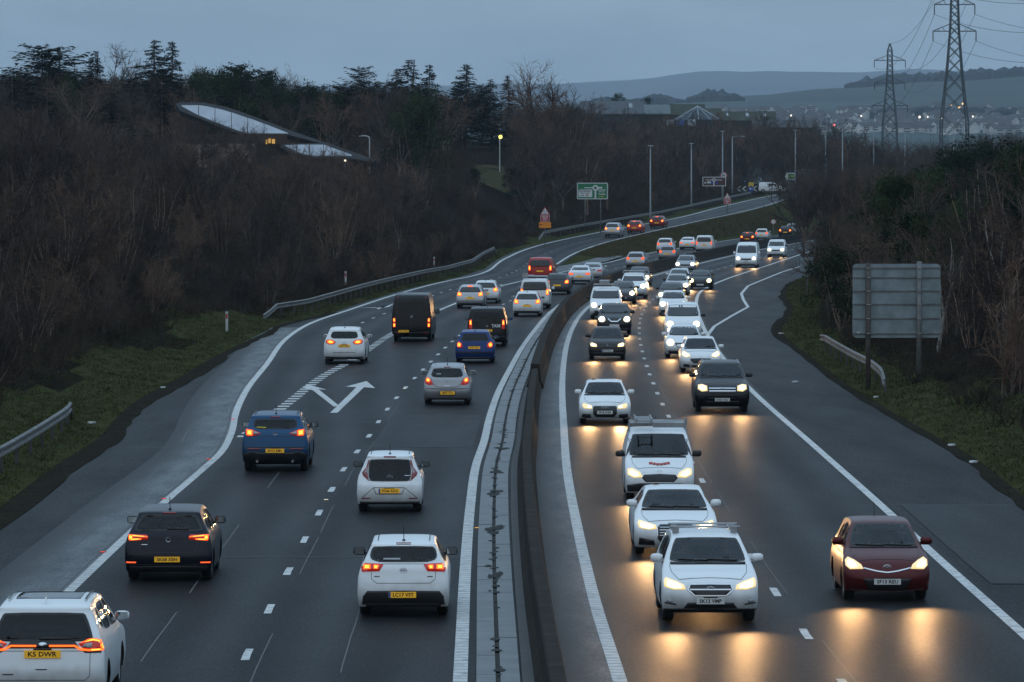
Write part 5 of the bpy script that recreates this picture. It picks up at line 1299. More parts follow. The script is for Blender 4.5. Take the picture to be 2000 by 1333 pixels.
# ================================================================== VEGETATION
def twig_mat(name, c, var=.5):
    m = bpy.data.materials.new(name); m.use_nodes = True; N, L = nodes(m); b = N['Principled BSDF']; MATS[name] = m
    b.inputs['Roughness'].default_value = 1.0; b.inputs['Specular IOR Level'].default_value = 0.0
    oi = N.new('ShaderNodeObjectInfo'); g = N.new('ShaderNodeNewGeometry')
    r = N.new('ShaderNodeValToRGB'); e = r.color_ramp.elements
    e[0].color = (c[0]*.6, c[1]*.62, c[2]*.72, 1); e[1].color = (c[0]*1.9, c[1]*1.6, c[2]*1.4, 1); k = e.new(.5); k.color = (*c, 1)
    L.new(oi.outputs['Random'], r.inputs[0])
    n = N.new('ShaderNodeTexNoise'); n.inputs['Scale'].default_value = .35; n.inputs['Detail'].default_value = 3; L.new(g.outputs['Position'], n.inputs[0])
    mr_ = N.new('ShaderNodeMapRange'); mr_.inputs[1].default_value = .3; mr_.inputs[2].default_value = .7; mr_.inputs[3].default_value = 1-var; mr_.inputs[4].default_value = 1+var; L.new(n.outputs[0], mr_.inputs[0])
    v = N.new('ShaderNodeVectorMath'); v.operation = 'SCALE'; L.new(r.outputs[0], v.inputs[0]); L.new(mr_.outputs[0], v.inputs['Scale']); L.new(v.outputs[0], b.inputs['Base Color'])
    return m
M_bark = twig_mat('bark', (.125, .105, .090)); M_twig = twig_mat('bare_twigs', (.076, .057, .047)); M_birch = mat('birch_bark', (.22, .20, .18), .8, var=.5, vscale=6)
M_needle = twig_mat('needles', (.009, .015, .011)); M_leafy = twig_mat('evergreen_leaves', (.016, .028, .012), .6); M_bramble = twig_mat('bramble', (.040, .031, .024), .6)
def seg_mesh(name, segs, m, sides=3):
    """thin tapered prisms: rows of (p0, p1, r0, r1)"""
    S = np.array(segs, float); P0, P1, r0, r1 = S[:, 0:3], S[:, 3:6], S[:, 6], S[:, 7]
    t = P1 - P0; t /= np.linalg.norm(t, axis=1, keepdims=True) + 1e-9
    up = np.where(np.abs(t[:, 2:3]) < .9, np.array([[0, 0, 1.]]), np.array([[1., 0, 0]]))
    a = np.cross(t, up); a /= np.linalg.norm(a, axis=1, keepdims=True) + 1e-9; b = np.cross(t, a); n = len(S)
    V = np.zeros((n, 2, sides, 3))
    for k in range(sides):
        an = 2*math.pi*k/sides; dr = a*math.cos(an) + b*math.sin(an)
        V[:, 0, k] = P0 + dr*r0[:, None]; V[:, 1, k] = P1 + dr*r1[:, None]
    base = (np.arange(n)*2*sides)[:, None]
    F = np.concatenate([base + np.array([[k, (k+1) % sides, sides+(k+1) % sides, sides+k]]) for k in range(sides)], 0)
    return raw_mesh(name, V.reshape(-1, 3), F, m)
def raw_mesh(name, V, F, m):
    me = bpy.data.meshes.new(name); k = F.shape[1]
    me.vertices.add(len(V)); me.vertices.foreach_set('co', V.astype(np.float32).ravel())
    me.loops.add(F.size); me.loops.foreach_set('vertex_index', F.astype(np.int32).ravel())
    me.polygons.add(len(F)); me.polygons.foreach_set('loop_start', np.arange(0, F.size, k, dtype=np.int32))
    me.update(calc_edges=True); me.materials.append(m); return me
def rot_about(v, ax, an):
    return Matrix.Rotation(an, 3, ax) @ v
def branch(out, p, d, ln, r, nseg, bend, rnd, up=.0):
    pts = [p.copy()]; q = p.copy(); dv = d.normalized()
    for i in range(nseg):
        dv = (dv + Vector((rnd.gauss(0, bend), rnd.gauss(0, bend), rnd.gauss(0, bend) + up))).normalized()
        q2 = q + dv*ln/nseg; ra = r*(1 - .75*i/nseg); rb = r*(1 - .75*(i+1)/nseg)
        out.append((*q, *q2, ra, rb)); q = q2; pts.append(q.copy())
    return pts, dv
def perp(d, rnd):
    v = Vector((rnd.gauss(0,1), rnd.gauss(0,1), rnd.gauss(0,1))); v -= v.dot(d)*d; return v.normalized()
def unit(T, C):                                # scale a plant to height 1
    T, C = np.array(T), np.array(C); k = 1.0 / np.percentile(C[:, 5], 99.6); T[:, :6] *= k; C[:, :6] *= k; return T, C
def shrub_variant(seed, stems=8, spread=.45, sub=9, tw=6, lean=(0, 0)):
    rnd = random.Random(seed); T, C = [], []
    for s_ in range(stems):
        an = rnd.uniform(0, 2*math.pi); rr = rnd.uniform(0, .12)
        d = Vector((math.cos(an)*spread*rnd.uniform(.2, 1) + lean[0], math.sin(an)*spread*rnd.uniform(.2, 1) + lean[1], 1)); h = rnd.uniform(.6, .98)
        pts, dv = branch(T, Vector((math.cos(an)*rr, math.sin(an)*rr, -.05)), d, h, .0085, 5, .10, rnd, .06)
        for k in range(sub):
            f = rnd.uniform(.15, 1); i = min(4, int(f*5)); p = pts[i].lerp(pts[i+1], f*5 - i); dd = (pts[i+1]-pts[i]).normalized()
            bd = (dd*rnd.uniform(.5, 1.1) + perp(dd, rnd)*rnd.uniform(.4, .9)); ln = h*rnd.uniform(.22, .42)*(1.15 - .5*f)
            bp, bdv = branch(C, p, bd, ln, .0058, 3, .14, rnd, .08)
            for j in range(tw):
                g = rnd.uniform(.15, 1); ii = min(2, int(g*3)); pp = bp[ii].lerp(bp[ii+1], g*3-ii); d2 = (bp[ii+1]-bp[ii]).normalized()
                td = d2*rnd.uniform(.5, 1) + perp(d2, rnd)*rnd.uniform(.4, 1.0); tp, tdv = branch(C, pp, td, ln*rnd.uniform(.3, .6), .0034, 2, .12, rnd, .05)
                for w in range(2):
                    d3 = tdv*.7 + perp(tdv, rnd)*.7; branch(C, tp[1], d3, ln*.25, .0023, 1, 0, rnd)
    T, C = unit(T, C); return seg_mesh('stems', T, M_bark, 4), seg_mesh('crown', C, M_twig)
def tree_variant(seed, fork=.32, limbs=7, width=.36, tw=7, m_trunk=None, lean=0.0, wisp=0.0):
    rnd = random.Random(seed); T, C = [], []
    tp, dv = branch(T, Vector((0, 0, -.03)), Vector((lean, 0, 1)), fork + .05, .020, 4, .05, rnd, .05)
    top = tp[-1]
    for s_ in range(limbs):
        an = 2*math.pi*(s_ + rnd.uniform(0, .8))/limbs; el = rnd.uniform(.35, 1.5)
        d = Vector((math.cos(an)*width*2 + lean, math.sin(an)*width*2, el)).normalized(); st = tp[rnd.randint(2, 4)]
        ln = rnd.uniform(.45, .62)*(1.0 if el > .7 else .8)*(1 - fork*.3)
        pts, _ = branch(T, st, d, ln, .010, 5, .10, rnd, .12 + wisp)
        for k in range(8):
            f = rnd.uniform(.2, 1); i = min(4, int(f*5)); p = pts[i].lerp(pts[i+1], f*5-i); dd = (pts[i+1]-pts[i]).normalized()
            bd = dd*rnd.uniform(.4, 1.0) + perp(dd, rnd)*rnd.uniform(.4, .9); l2 = ln*rnd.uniform(.28, .45)
            bp, _ = branch(C, p, bd, l2, .0045, 3, .15, rnd, .06 + wisp)
            for j in range(tw):
                g = rnd.uniform(.1, 1); ii = min(2, int(g*3)); pp = bp[ii].lerp(bp[ii+1], g*3-ii); d2 = (bp[ii+1]-bp[ii]).normalized()
                q, qd = branch(C, pp, d2*rnd.uniform(.5, 1) + perp(d2, rnd)*rnd.uniform(.4, 1), l2*rnd.uniform(.35, .6), .0026, 2, .15, rnd, .04 + wisp)
                for w in range(3): branch(C, q[rnd.randint(0, 2)], qd*.6 + perp(qd, rnd)*.7, l2*.28, .0017, 1, 0, rnd)
    T, C = unit(T, C); return seg_mesh('trunk', T, m_trunk or M_bark, 5), seg_mesh('crown', C, M_twig)
def conifer_variant(seed, spruce=True):
    rnd = random.Random(seed); T = []; branch(T, Vector((0, 0, -.03)), Vector((0, 0, 1)), 1.0, .016, 6, .012, rnd, 0); V = []
    levels = 30
    for l in range(levels):
        z = .10 + .88*l/levels; w = (.26*(1 - z)**.8 + .012) if spruce else (.10 + .16*math.sin(min(1, (z-.1)/.9)*3.0))*(1 if z > .35 else .35)
        for k in range(8 if spruce else 7):
            an = rnd.uniform(0, 2*math.pi); ln = w*rnd.uniform(.55, 1.2); dz = -.22 if spruce else rnd.uniform(-.05, .35)
            ax = Vector((math.cos(an), math.sin(an), 0)); si = Vector((-ax.y, ax.x, 0)); zz = z + rnd.uniform(-.015, .015)
            n = 6
            for j in range(n):
                f = (j + .6)/n; c = Vector((0, 0, zz)) + ax*ln*f + Vector((0, 0, dz*ln*f + .10*ln*f*f))
                for sg in (-1, 1):
                    tip = c + si*sg*ln*.30*(1.15-f*.6)*rnd.uniform(.6, 1.3) + ax*ln*.20 + Vector((0, 0, rnd.uniform(-.02, .012)))
                    V += [c - ax*ln*.07, c + ax*ln*.11 + Vector((0, 0, .004)), tip]
            e = Vector((0, 0, zz)) + ax*ln*1.05 + Vector((0, 0, dz*ln*.8)); V += [e + ax*.02 + Vector((0, 0, .01)), e - ax*ln*.3 + si*.008, e - ax*ln*.3 - si*.008]
    A = np.array([tuple(v) for v in V]); F = np.arange(len(A)).reshape(-1, 3)
    return seg_mesh('trunk', T, M_bark, 5), raw_mesh('crown', A, F, M_needle)
def leafy_variant(seed, n=5200):
    rg = np.random.default_rng(seed); rnd = random.Random(seed)
    T = []
    for k in range(5):
        an = rnd.uniform(0, 6.28); branch(T, Vector((0, 0, -.03)), Vector((math.cos(an)*.3, math.sin(an)*.3, 1)), .8, .010, 4, .1, rnd, .05)
    cl = [(rnd.gauss(0, .17), rnd.gauss(0, .17), rnd.uniform(.2, .9), rnd.uniform(.07, .16)) for _ in range(34)]
    cl = [(x*(1.15-.6*z), y*(1.15-.6*z), z, r_) for x, y, z, r_ in cl]
    k = rg.integers(0, len(cl), n); C = np.array(cl)[k]; dr = rg.normal(size=(n, 3)); dr /= np.linalg.norm(dr, axis=1, keepdims=True)
    c = C[:, :3] + dr*C[:, 3:4]*rg.uniform(.5, 1.05, (n, 1)); a = rg.normal(size=(n, 3)); a /= np.linalg.norm(a, axis=1, keepdims=True); b = np.cross(a, dr)
    s_ = rg.uniform(.008, .020, (n, 1)); V = np.stack([c - a*s_, c + b*s_*.6, c + a*s_, c - b*s_*.6], 1).reshape(-1, 3)
    return seg_mesh('trunk', T, M_bark, 4), raw_mesh('crown', V, np.arange(4*n).reshape(-1, 4), M_leafy)
SHR = [shrub_variant(100+i, 7 + i % 4, .35 + .08*(i % 4)) for i in range(8)]
TREE = [tree_variant(200+i, .22 + .05*(i % 3), 7 + i % 3, .30 + .05*(i % 3)) for i in range(6)]
WISP = [tree_variant(250, .2, 9, .16, 6, None, -.28, .05), tree_variant(251, .2, 8, .14, 6, None, -.36, .05)]
BIRCH = [tree_variant(260, .45, 6, .16, 5, M_birch, .1)]
SPR = [conifer_variant(300+i) for i in range(3)]; PINE = [conifer_variant(320+i, False) for i in range(2)]
LEAFY = [leafy_variant(340+i) for i in range(4)]
NPLANT = {}
def plant(name, var, x, d, h, label, group, cat, wide=1.0, tilt=0.0, partn=None, zoff=0.0):
    e = empty(name, (x, d, ground_z(x, min(d, 1000)) - .1 + zoff), random.uniform(0, 6.28)); e.scale = (h*wide, h*wide, h)
    if tilt: e.rotation_euler = (0, tilt, 0)
    link(var[0].name.split('.')[0], var[0], e); link('crown', var[1], e)
    tag(e, label, cat, group); NPLANT[name] = NPLANT.get(name, 0) + 1
    return e
YN = interp([(-80,215),(0,205),(60,190),(120,215),(200,225),(260,248),(345,270),(450,276),(560,290),(650,302),(735,300),(800,292),(900,300),(930,322),(995,322),(1010,290),(1050,285),(1100,300),(1160,335),(1300,350),(1400,375)])
YB = interp([(-80,125),(0,132),(60,120),(110,125),(160,132),(230,130),(300,140),(340,142),(400,122),(450,118),(520,128),(560,150),(640,155),(700,150),(760,142),(800,150),(850,165),(900,160),(950,165),(1010,172),(1030,160),(1060,165),(1100,180),(1140,205),(1200,230)])
def pxof(x, d): return 1000 + x/d*F
def ztop(py, d): return CAMH + (HOR - py)/F*d
random.seed(21)
# left bank thicket
L1 = 'bare brown shrub in the dense thicket covering the left bank'
d = 140.0
while d < 545:
    xl = XLp(d); x0 = -1060/F*d; off = 4.6 if d < 280 else (2.6 if d < 520 else 3.4)
    x = xl - off - random.uniform(0, 1.5)
    sp = 3.3 + (d-140)*.006
    while x > x0 - 3:
        px = pxof(x, d); base = ground_z(x, d); hmax = ztop(YN(px) + random.uniform(0, 14), d) - base; t = xl - x
        h = min(random.uniform(4.2, 7.6), hmax, 1.9 + (t - off + 1.5)*.55)
        if not (1110 < px < 1200 and 480 < d) and h > 1.3: plant('bare_shrub', random.choice(SHR), x, d + random.uniform(-3, 3), h, L1, 'shrubs of the left bank thicket', 'shrub', random.uniform(.75, 1.05) if h > 3 else 1.15)
        x -= sp*random.uniform(.75, 1.25)
    d += 8.5 + (d-140)*.016
# scrub climbing beside the slip road
d = 540.0
while d < 905:
    x = XLp(d) - 4.5 - random.uniform(0, 2)
    while x > XLp(d) - 42:
        px = pxof(x, d); base = ground_z(x, d); t = XLp(d) - x
        lim = interp([(900,322),(995,322),(1010,262),(1060,235),(1140,238),(1200,246),(1300,256),(1400,266),(1450,290),(1500,330)])(px) + random.uniform(0, 16)
        h = min(ztop(lim, d) - base, random.uniform(5, 8), 2.2 + (t - 4)*.6)
        if px > 1000 and h > 1.5 and not (1115 < px < 1200 and 545 < d < 575 and t < 9) and math.hypot(x - 56, d - 936) > 40: plant('bare_sapling', random.choice(SHR + TREE[:3]), x, d + random.uniform(-4, 4), h, 'bare sapling in the scrub climbing beside the slip road', 'scrub beside the slip road', 'sapling', random.uniform(.75, 1.05))
        x -= random.uniform(3.4, 5.2)
    d += 20
# woods on the ridge behind
d = 560.0
while d < 800:
    x0 = -1060/F*d; x = XLp(d) - 4.5 - random.uniform(0, 3)
    while x > x0 - 3:
        px = pxof(x, d); base = ground_z(x, d); lim = YB(px) + random.uniform(0, 22)
        if px > 1000: lim = max(lim, 205 if px < 1120 else 262)
        if 905 < px < 1015 and d < 750: lim = 325
        hmax = ztop(lim, d) - base; h = min(random.uniform(7, 13), hmax)
        if h > 2.0 and px < 1200:
            rr = random.random()
            if rr < .30 and px < 1010: plant('holly_tree', random.choice(LEAFY), x, d, h, 'dark leafy evergreen tree filling the wood on the left ridge', 'leafy evergreens of the ridge wood', 'tree', random.uniform(.8, 1.1))
            elif rr < .52 and h > 6 and px < 1010: plant('pine_tree', random.choice(PINE + PINE + SPR[:1]), x, d, h*1.02, 'dark evergreen tree within the wood on the left ridge', 'evergreens within the ridge wood', 'tree', random.uniform(.8, 1.1))
            else: plant('bare_tree', random.choice(TREE if h > 4 else SHR), x, d + random.uniform(-6, 6), h, 'bare grey-brown tree in the wood on the left ridge', 'bare trees of the ridge wood', 'tree', random.uniform(.8, 1.15))
        x -= random.uniform(4.2, 7.0)
    d += 18
# skyline conifers one can tell apart
for px, py, d, v, wd, lab in ((85, 86, 600, PINE[0], 1.1, 'ragged dark pine on the skyline at far left'), (122, 92, 610, PINE[1], 1.0, 'second ragged pine on the skyline, right of the leftmost'), (185, 92, 590, SPR[1], .8, 'slim dark conifer left of the pale bare tree on the skyline'),
        (304, 70, 600, SPR[0], 1.05, 'tallest dark spruce on the skyline, left of its twin'), (337, 73, 605, SPR[2], .8, 'narrow dark spruce right beside the tallest one'), (800, 110, 690, SPR[1], 1.15, 'broad dark spruce on the skyline in the middle of the wood'), (775, 128, 700, SPR[2], .9, 'small spruce leaning into the broad one on the middle skyline'), (838, 120, 700, SPR[0], .85, 'slim spruce right of the broad one on the skyline'),
        (910, 119, 720, SPR[2], 1.1, 'isolated broad spruce standing against the sky above the lawn'), (992, 142, 730, SPR[0], .8, 'pointed conifer at the right end of the dark wood'), (960, 150, 730, SPR[1], 1.0, 'stocky conifer between the isolated and the pointed spruce'), (705, 128, 690, PINE[0], .8, 'small dark pine above the tip of the curved roof')):
    x = (px-1000)/F*d; b_ = ground_z(x, d); plant('spruce_tree', v, x, d, ztop(py, d) - b_, lab, None, 'tree', wd*1.3)
for px, py, d, v, lab in ((1085, 118, 640, WISP[0], 'wispy bare tree swept to the left against the sky'), (1130, 150, 655, WISP[1], 'thin bare tree at the right end of the wood, bent by wind'), (215, 84, 620, TREE[1], 'pale bare tree between conifers on the skyline')):
    x = (px-1000)/F*d; b_ = ground_z(x, d); plant('bare_tree', v, x, d, ztop(py, d) - b_, lab, None, 'tree', 1.0, .001)
for px, d, h, lab in ((775, 560, 7.5, 'pale forked trunk standing in the wood below the middle spruces'), (782, 420, 4.2, 'short pale birch stem low on the left bank')):
    x = (px-1000)/F*d; plant('birch_tree', BIRCH[0], x, d, h, lab, None, 'tree')
for px, py, d, v, lab in ((362, 225, 512, 0, 'bare tree crossing the left tip of the hall roof'), (415, 228, 514, 1, 'bare tree in front of the upper hall roof'), (455, 236, 510, 2, 'second bare tree in front of the upper hall roof'), (500, 240, 513, 3, 'bare tree in front of the lower end of the upper roof'), (585, 268, 508, 4, 'low bare tree in front of the lower hall roof'), (640, 272, 511, 5, 'low bare tree right of the lower hall roof middle'), (330, 215, 515, 2, 'bare tree just left of the hall')):
    x = (px-1000)/F*d; plant('bare_tree', TREE[v], x, d, ztop(py, d) - ground_z(x, d), lab, None, 'tree', .9)
# scrub behind the roundabout
d = 950.0
while d < 1130:
    px = 1130
    while px < 1700:
        x = (px-1000)/F*d; base = 5.4 + (d-940)*.028
        lim = interp([(1130,190),(1200,210),(1300,216),(1400,222),(1500,224),(1600,232),(1660,250)])(px) + random.uniform(0, 14) + (1070-d)*.16
        h = ztop(lim, d) - ground_z(x, 1000)
        e = plant('bare_tree', random.choice(TREE + SHR), x, d, max(3, h), 'bare tree in the scrub behind the roundabout', 'scrub behind the roundabout', 'tree', random.uniform(.7, 1.0))
        px += random.uniform(26, 44)
    d += 42
# right bank
R1 = 'bare dark shrub in the thicket on the right bank'
YR = interp([(1560,352),(1600,338),(1660,330),(1720,320),(1800,312),(1900,300),(2060,285)])
d = 128.0
while d < 440:
    xr = XRp(d); x1 = 1060/F*d; x = xr + 2.9 + random.uniform(0, 1.2) + (2.2 if 170 < d < 235 else 0)
    while x < x1 + 3:
        px = pxof(x, d); base = ground_z(x, d); t = x - xr; h = min(random.uniform(4.5, 7.5), ztop(YR(px) + random.uniform(0, 16), d) - base, 2.4 + t*.75)
        if 150 < d < 190 and px < 1900: h = min(h, 2.3)
        if 186 < d < 200: h = min(h, max(1.6, (x - 15.6)*1.5))
        if px < 1600: h = min(h, ztop(350, d) - base)
        if h > 1.3:
            if random.random() < (.45 if (px > 1690 and d > 230) else .04): plant('evergreen_shrub', random.choice(LEAFY), x, d, h, 'dark green leafy shrub among the bare ones on the right bank', 'evergreen shrubs of the right bank', 'shrub', random.uniform(.8, 1.2))
            else: plant('bare_shrub', random.choice(SHR), x, d + random.uniform(-3, 3), h, R1, 'shrubs of the right bank thicket', 'shrub', random.uniform(.7, 1.0))
        x += random.uniform(2.6, 4.4)
    d += 10 + (d-128)*.02
for px, d, h, lab in ((1830, 205, 6.0, 'pale birch stem in the right thicket above the big sign'), (1965, 200, 6.2, 'pale birch trunk at the right edge of the frame')):
    x = (px-1000)/F*d; plant('birch_tree', BIRCH[0], x, d, h, lab, None, 'tree')
for px, py, d, w_, lab in ((1870, 278, 400, 1.0, 'dark green bushy conifer in the right thicket below the large pylon'), (1930, 262, 420, 1.1, 'tallest dark green conifer near the right edge'), (1985, 268, 390, 1.1, 'dark green conifer cut by the right edge of the frame'), (1800, 318, 360, 1.2, 'low dark green conifer in front of the lamp columns')):
    x = (px-1000)/F*d; b_ = ground_z(x, d); plant('evergreen_tree', LEAFY[(px//10) % 4], x, d, ztop(py, d) - b_, lab, None, 'tree', w_)
d = 480.0
while d < 1060:
    px = 1570 + max(0, (700-d)*.0)
    while px < 2060:
        x = (px-1000)/F*d; lim = interp([(1570,272),(1620,262),(1700,262),(1760,262),(1830,252),(1900,258),(2060,250)])(px) + random.uniform(0, 16) 
        if d < 890: lim = max(lim, 322)
        if px < 1640 and d < 800: lim = max(lim, 330)
        h = ztop(lim, d) - ground_z(x, d)
        plant('bare_tree', random.choice(TREE), x, d, min(max(3, h), 15), 'bare tree in the far woodland right of the road', 'far woodland right of the road', 'tree', random.uniform(.7, 1.0))
        px += random.uniform(24, 40)*(700/d if d < 890 else .8)
    d += 70
# ---- low bramble and dead bracken between the shrubs: nobody could count it
def scatter_brambles(name, pts, label):
    rg = np.random.default_rng(5); rnd = random.Random(9); base = []
    for v in range(5):
        out = []
        for k in range(15):
            an = rnd.uniform(0, 6.28); p, dv = branch(out, Vector((rnd.gauss(0, .4), rnd.gauss(0, .4), -.1)), Vector((math.cos(an)*.6, math.sin(an)*.6, 1)), rnd.uniform(.7, 1.2), .016, 2, .25, rnd, -.1)
            for j in range(2): branch(out, p[1], dv + perp(dv, rnd)*.8, .5, .010, 1, 0, rnd)
        base.append(np.array(out))
    allS = []
    for (x, d_, z, s_) in pts:
        S = base[rnd.randint(0, 4)].copy(); an = rnd.uniform(0, 6.28); c_, si = math.cos(an), math.sin(an)
        for o_ in (0, 3):
            X, Y = S[:, o_].copy(), S[:, o_+1].copy(); S[:, o_] = (X*c_ - Y*si)*s_ + x; S[:, o_+1] = (X*si + Y*c_)*s_ + d_; S[:, o_+2] = S[:, o_+2]*s_ + z
        S[:, 6:] *= .7 + .3*s_; allS.append(S)
    o = link(name, seg_mesh(name, np.concatenate(allS), M_bramble)); tag(o, label, 'undergrowth', kind='stuff'); return o
pts = []
for k in range(2600):
    d = 135 + 420*random.random()**.8; t = (4.2 if d < 280 else 2.2) + 26*random.random()**1.6; x = XLp(d) - t
    if -1080 < x/d*F: pts.append((x, d, ground_z(x, d), random.uniform(.8, 1.7)*min(1, .45 + t*.05)))
scatter_brambles('undergrowth', pts, 'tangled brown brambles and dead bracken covering the left bank')
pts = []
for k in range(2600):
    d = 540 + 330*random.random(); t = 4 + 60*random.random(); x = XLp(d) - t; px = pxof(x, d)
    if -1080 < x/d*F and not (905 < px < 1015) and math.hypot(x - 56, d - 936) > 38: pts.append((x, d, ground_z(x, d), random.uniform(1.3, 2.8)*min(1, .4 + t*.05)))
scatter_brambles('undergrowth', pts, 'brown scrub layer under the trees of the left ridge wood')
pts = []
for k in range(1500):
    d = 122 + 330*random.random()**.8; t = 2.6 + 16*random.random()**1.4; x = XRp(d) + t
    if x/d*F < 1080: pts.append((x, d, ground_z(x, d), random.uniform(.7, 1.6)*min(1, .4 + t*.08)))
scatter_brambles('undergrowth', pts, 'tangled dark brambles on the right bank')
# ---- grass on the verges
def grass(name, pts, label, hh=(.04, .14), m=None):
    rg = np.random.default_rng(3); P = np.array(pts); n = len(P); k = 5
    P = np.repeat(P, k, 0); P[:, :2] += rg.normal(0, .12, (n*k, 2)); an = rg.uniform(0, 6.28, n*k); h = rg.uniform(*hh, n*k); w = rg.uniform(.008, .02, n*k)
    ln = rg.normal(0, .10, (n*k, 2)); B = P.copy(); a = np.stack([np.cos(an)*w, np.sin(an)*w, np.zeros(n*k)], 1)
    V = np.stack([B - a, B + a, B + np.concatenate([ln, h[:, None]], 1)], 1).reshape(-1, 3)
    o = link(name, raw_mesh(name, V, np.arange(3*n*k).reshape(-1, 3), m or M_blade)); tag(o, label, 'grass', kind='stuff'); return o
M_blade = mat('grass_blades', (.05, .058, .022), .9, spec=.1); grass_nodes(M_blade, (.022, .025, .010), (.042, .045, .019), (.078, .066, .036), .5)
M_tawny = mat('tawny_grass', (.14, .11, .06), .9, spec=.1); grass_nodes(M_tawny, (.04, .042, .019), (.085, .072, .038), (.15, .118, .068), .5)
pts = []
for k in range(22000):
    d = 112 + 400*random.random()**1.3; t = abs(random.random())*(6.0 if d < 280 else 3.5); x = XLp(d) - t
    if t < .5 + .4*math.sin(d*.35) + .3*math.sin(d*.9) and random.random() < .8: continue
    if -1040 < x/d*F: pts.append((x, d, ground_z(x, d)))
grass('grass', pts, 'short rough grass on the left verge')
pts = []
for k in range(14000):
    d = 100 + 300*random.random()**1.2; t = random.random()*4.6; x = XRp(d) + t
    if t < .4 + .3*math.sin(d*.4) and random.random() < .7: continue
    if x/d*F < 1040: pts.append((x, d, ground_z(x, d)))
grass('grass', pts, 'short green grass on the right verge')
pts = []
for k in range(9000):
    d = GRS + 260*random.random(); u = random.random(); a, b = LSR(d)+.6, LH2(d)-.8
    if b > a + .3: x = a + (b-a)*u; pts.append((x, d, ground_z(x, d)))
grass('grass', pts, 'tawny grass between the slip road and the main road', (.15, .5), M_tawny)
print('PLANTS', NPLANT)
# ================================================================== SIGNS, LAMPS, PYLONS, BUILDINGS, FAR COUNTRY
M_green = mat('sign_green', (.005, .15, .06), .4, var=.1); M_white = mat('sign_white', (.62, .63, .62), .4, var=.06); M_brown = mat('sign_brown', (.060, .018, .014), .4, var=.1)
M_signred = mat('sign_red', (.42, .02, .03), .4, var=.06); M_orange = mat('sign_orange', (.80, .24, .008), .4, var=.08); M_signblack = mat('sign_black', (.01, .01, .01), .5, var=0); M_signblue = mat('sign_blue', (.01, .07, .38), .4, var=.05)
M_yellow = mat('sign_yellow', (.6, .42, .02), .4, var=.05); M_signback = mat('sign_back_aluminium', (.20, .245, .26), .55, metal=.2, var=.22, vscale=2.2); M_mint = mat('sign_mint', (.25, .42, .34), .5)
M_grpost = mat('sign_post_grey', (.15, .15, .145), .6, metal=.3, var=.3, vscale=4); M_rust = mat('sign_post_brown', (.075, .062, .052), .7, metal=.2, var=.4, vscale=3)
def rrect(w, h, r, n=4):
    out = []
    for cx, cz, a0 in ((w/2-r, h/2-r, 0), (-w/2+r, h/2-r, 90), (-w/2+r, -h/2+r, 180), (w/2-r, -h/2+r, 270)):
        for k in range(n+1): a = R(a0 + 90*k/n); out.append((cx + r*math.cos(a), cz + r*math.sin(a)))
    return out
def plate(name, outl, m, parent, x=0, z=0, y=0, th=.02):
    b = MB(); b.poly([(x+a, y, z+c) for a, c in outl], (0, th, 0)); return b.build(name, m, parent)
def post(parent, x, z0, z1, r=.045, m=None, y=.06, name='post'):
    b = MB(); b.tube([(x, y, z0), (x, y, z1)], r, 8); return b.build(name, m or M_grpost, parent, True)
def sign_root(name, px, py, d, rz=0.0): p = PD(px, py, d); return empty(name, p, rz), p
# green direction sign
e, p = sign_root('direction_sign', 1157, 373.5, 575); w, h = 3.6, 1.92
bd = plate('board', rrect(w, h, .14), M_white, e, th=.03); plate('green_face', rrect(w-.18, h-.18, .09), M_green, e, y=-.006, th=.004)
plate('white_panel', rrect(1.6, .88, .06), M_white, e, -.82, -.27, -.012, .004)
rd = MB(); rd.box((.355, -.014, -.40), (.19, .004, .92)); rd.box((-.42, -.016, .38), (1.05, .004, .11)); rd.box((.80, -.016, .38), (.70, .004, .19)); rd.build('road_diagram', M_white, e)
N_ = 24; rv = [(.355 + r_*math.cos(2*math.pi*k/N_), -.019, .36 + r_*math.sin(2*math.pi*k/N_)) for r_ in (.17, .34) for k in range(N_)]; mesh('roundabout_ring', rv, [(k, (k+1) % N_, N_+(k+1) % N_, N_+k) for k in range(N_)], M_white, e); plate('ring_centre', [(.355+.165*math.cos(2*math.pi*k/16), .36+.165*math.sin(2*math.pi*k/16)) for k in range(16)], M_green, e, y=-.021, th=.001)
for i, t in enumerate(('Fairmilehead', 'City centre', 'A 702')): lettering(t, e, (-.86 if i < 2 else -1.22, -.018, .02 - i*.27), (1.32, 1.15, .55)[i], (.20, .20, .17)[i], M_signblack)
plate('park_and_ride_patch', rrect(.32, .18, .02), mat('sign_tan', (.35, .17, .06), .5), e, -.62, -.52, -.018, .002)
for i, t in enumerate(('Penicuik', 'Biggar', 'Carlisle')): lettering(t, e, (1.12, -.012, .14 - i*.25), (.92, .68, .82)[i], .19, M_white)
lettering('A 702', e, (1.05, -.012, -.66), .6, .15, M_yellow)
for x in (-.86, .96): post(e, x, ground_z(p.x+x, 575) - p.z - .4, h/2, .06)
tag(e, 'green direction sign with roundabout diagram above the slip road queue', 'road sign')
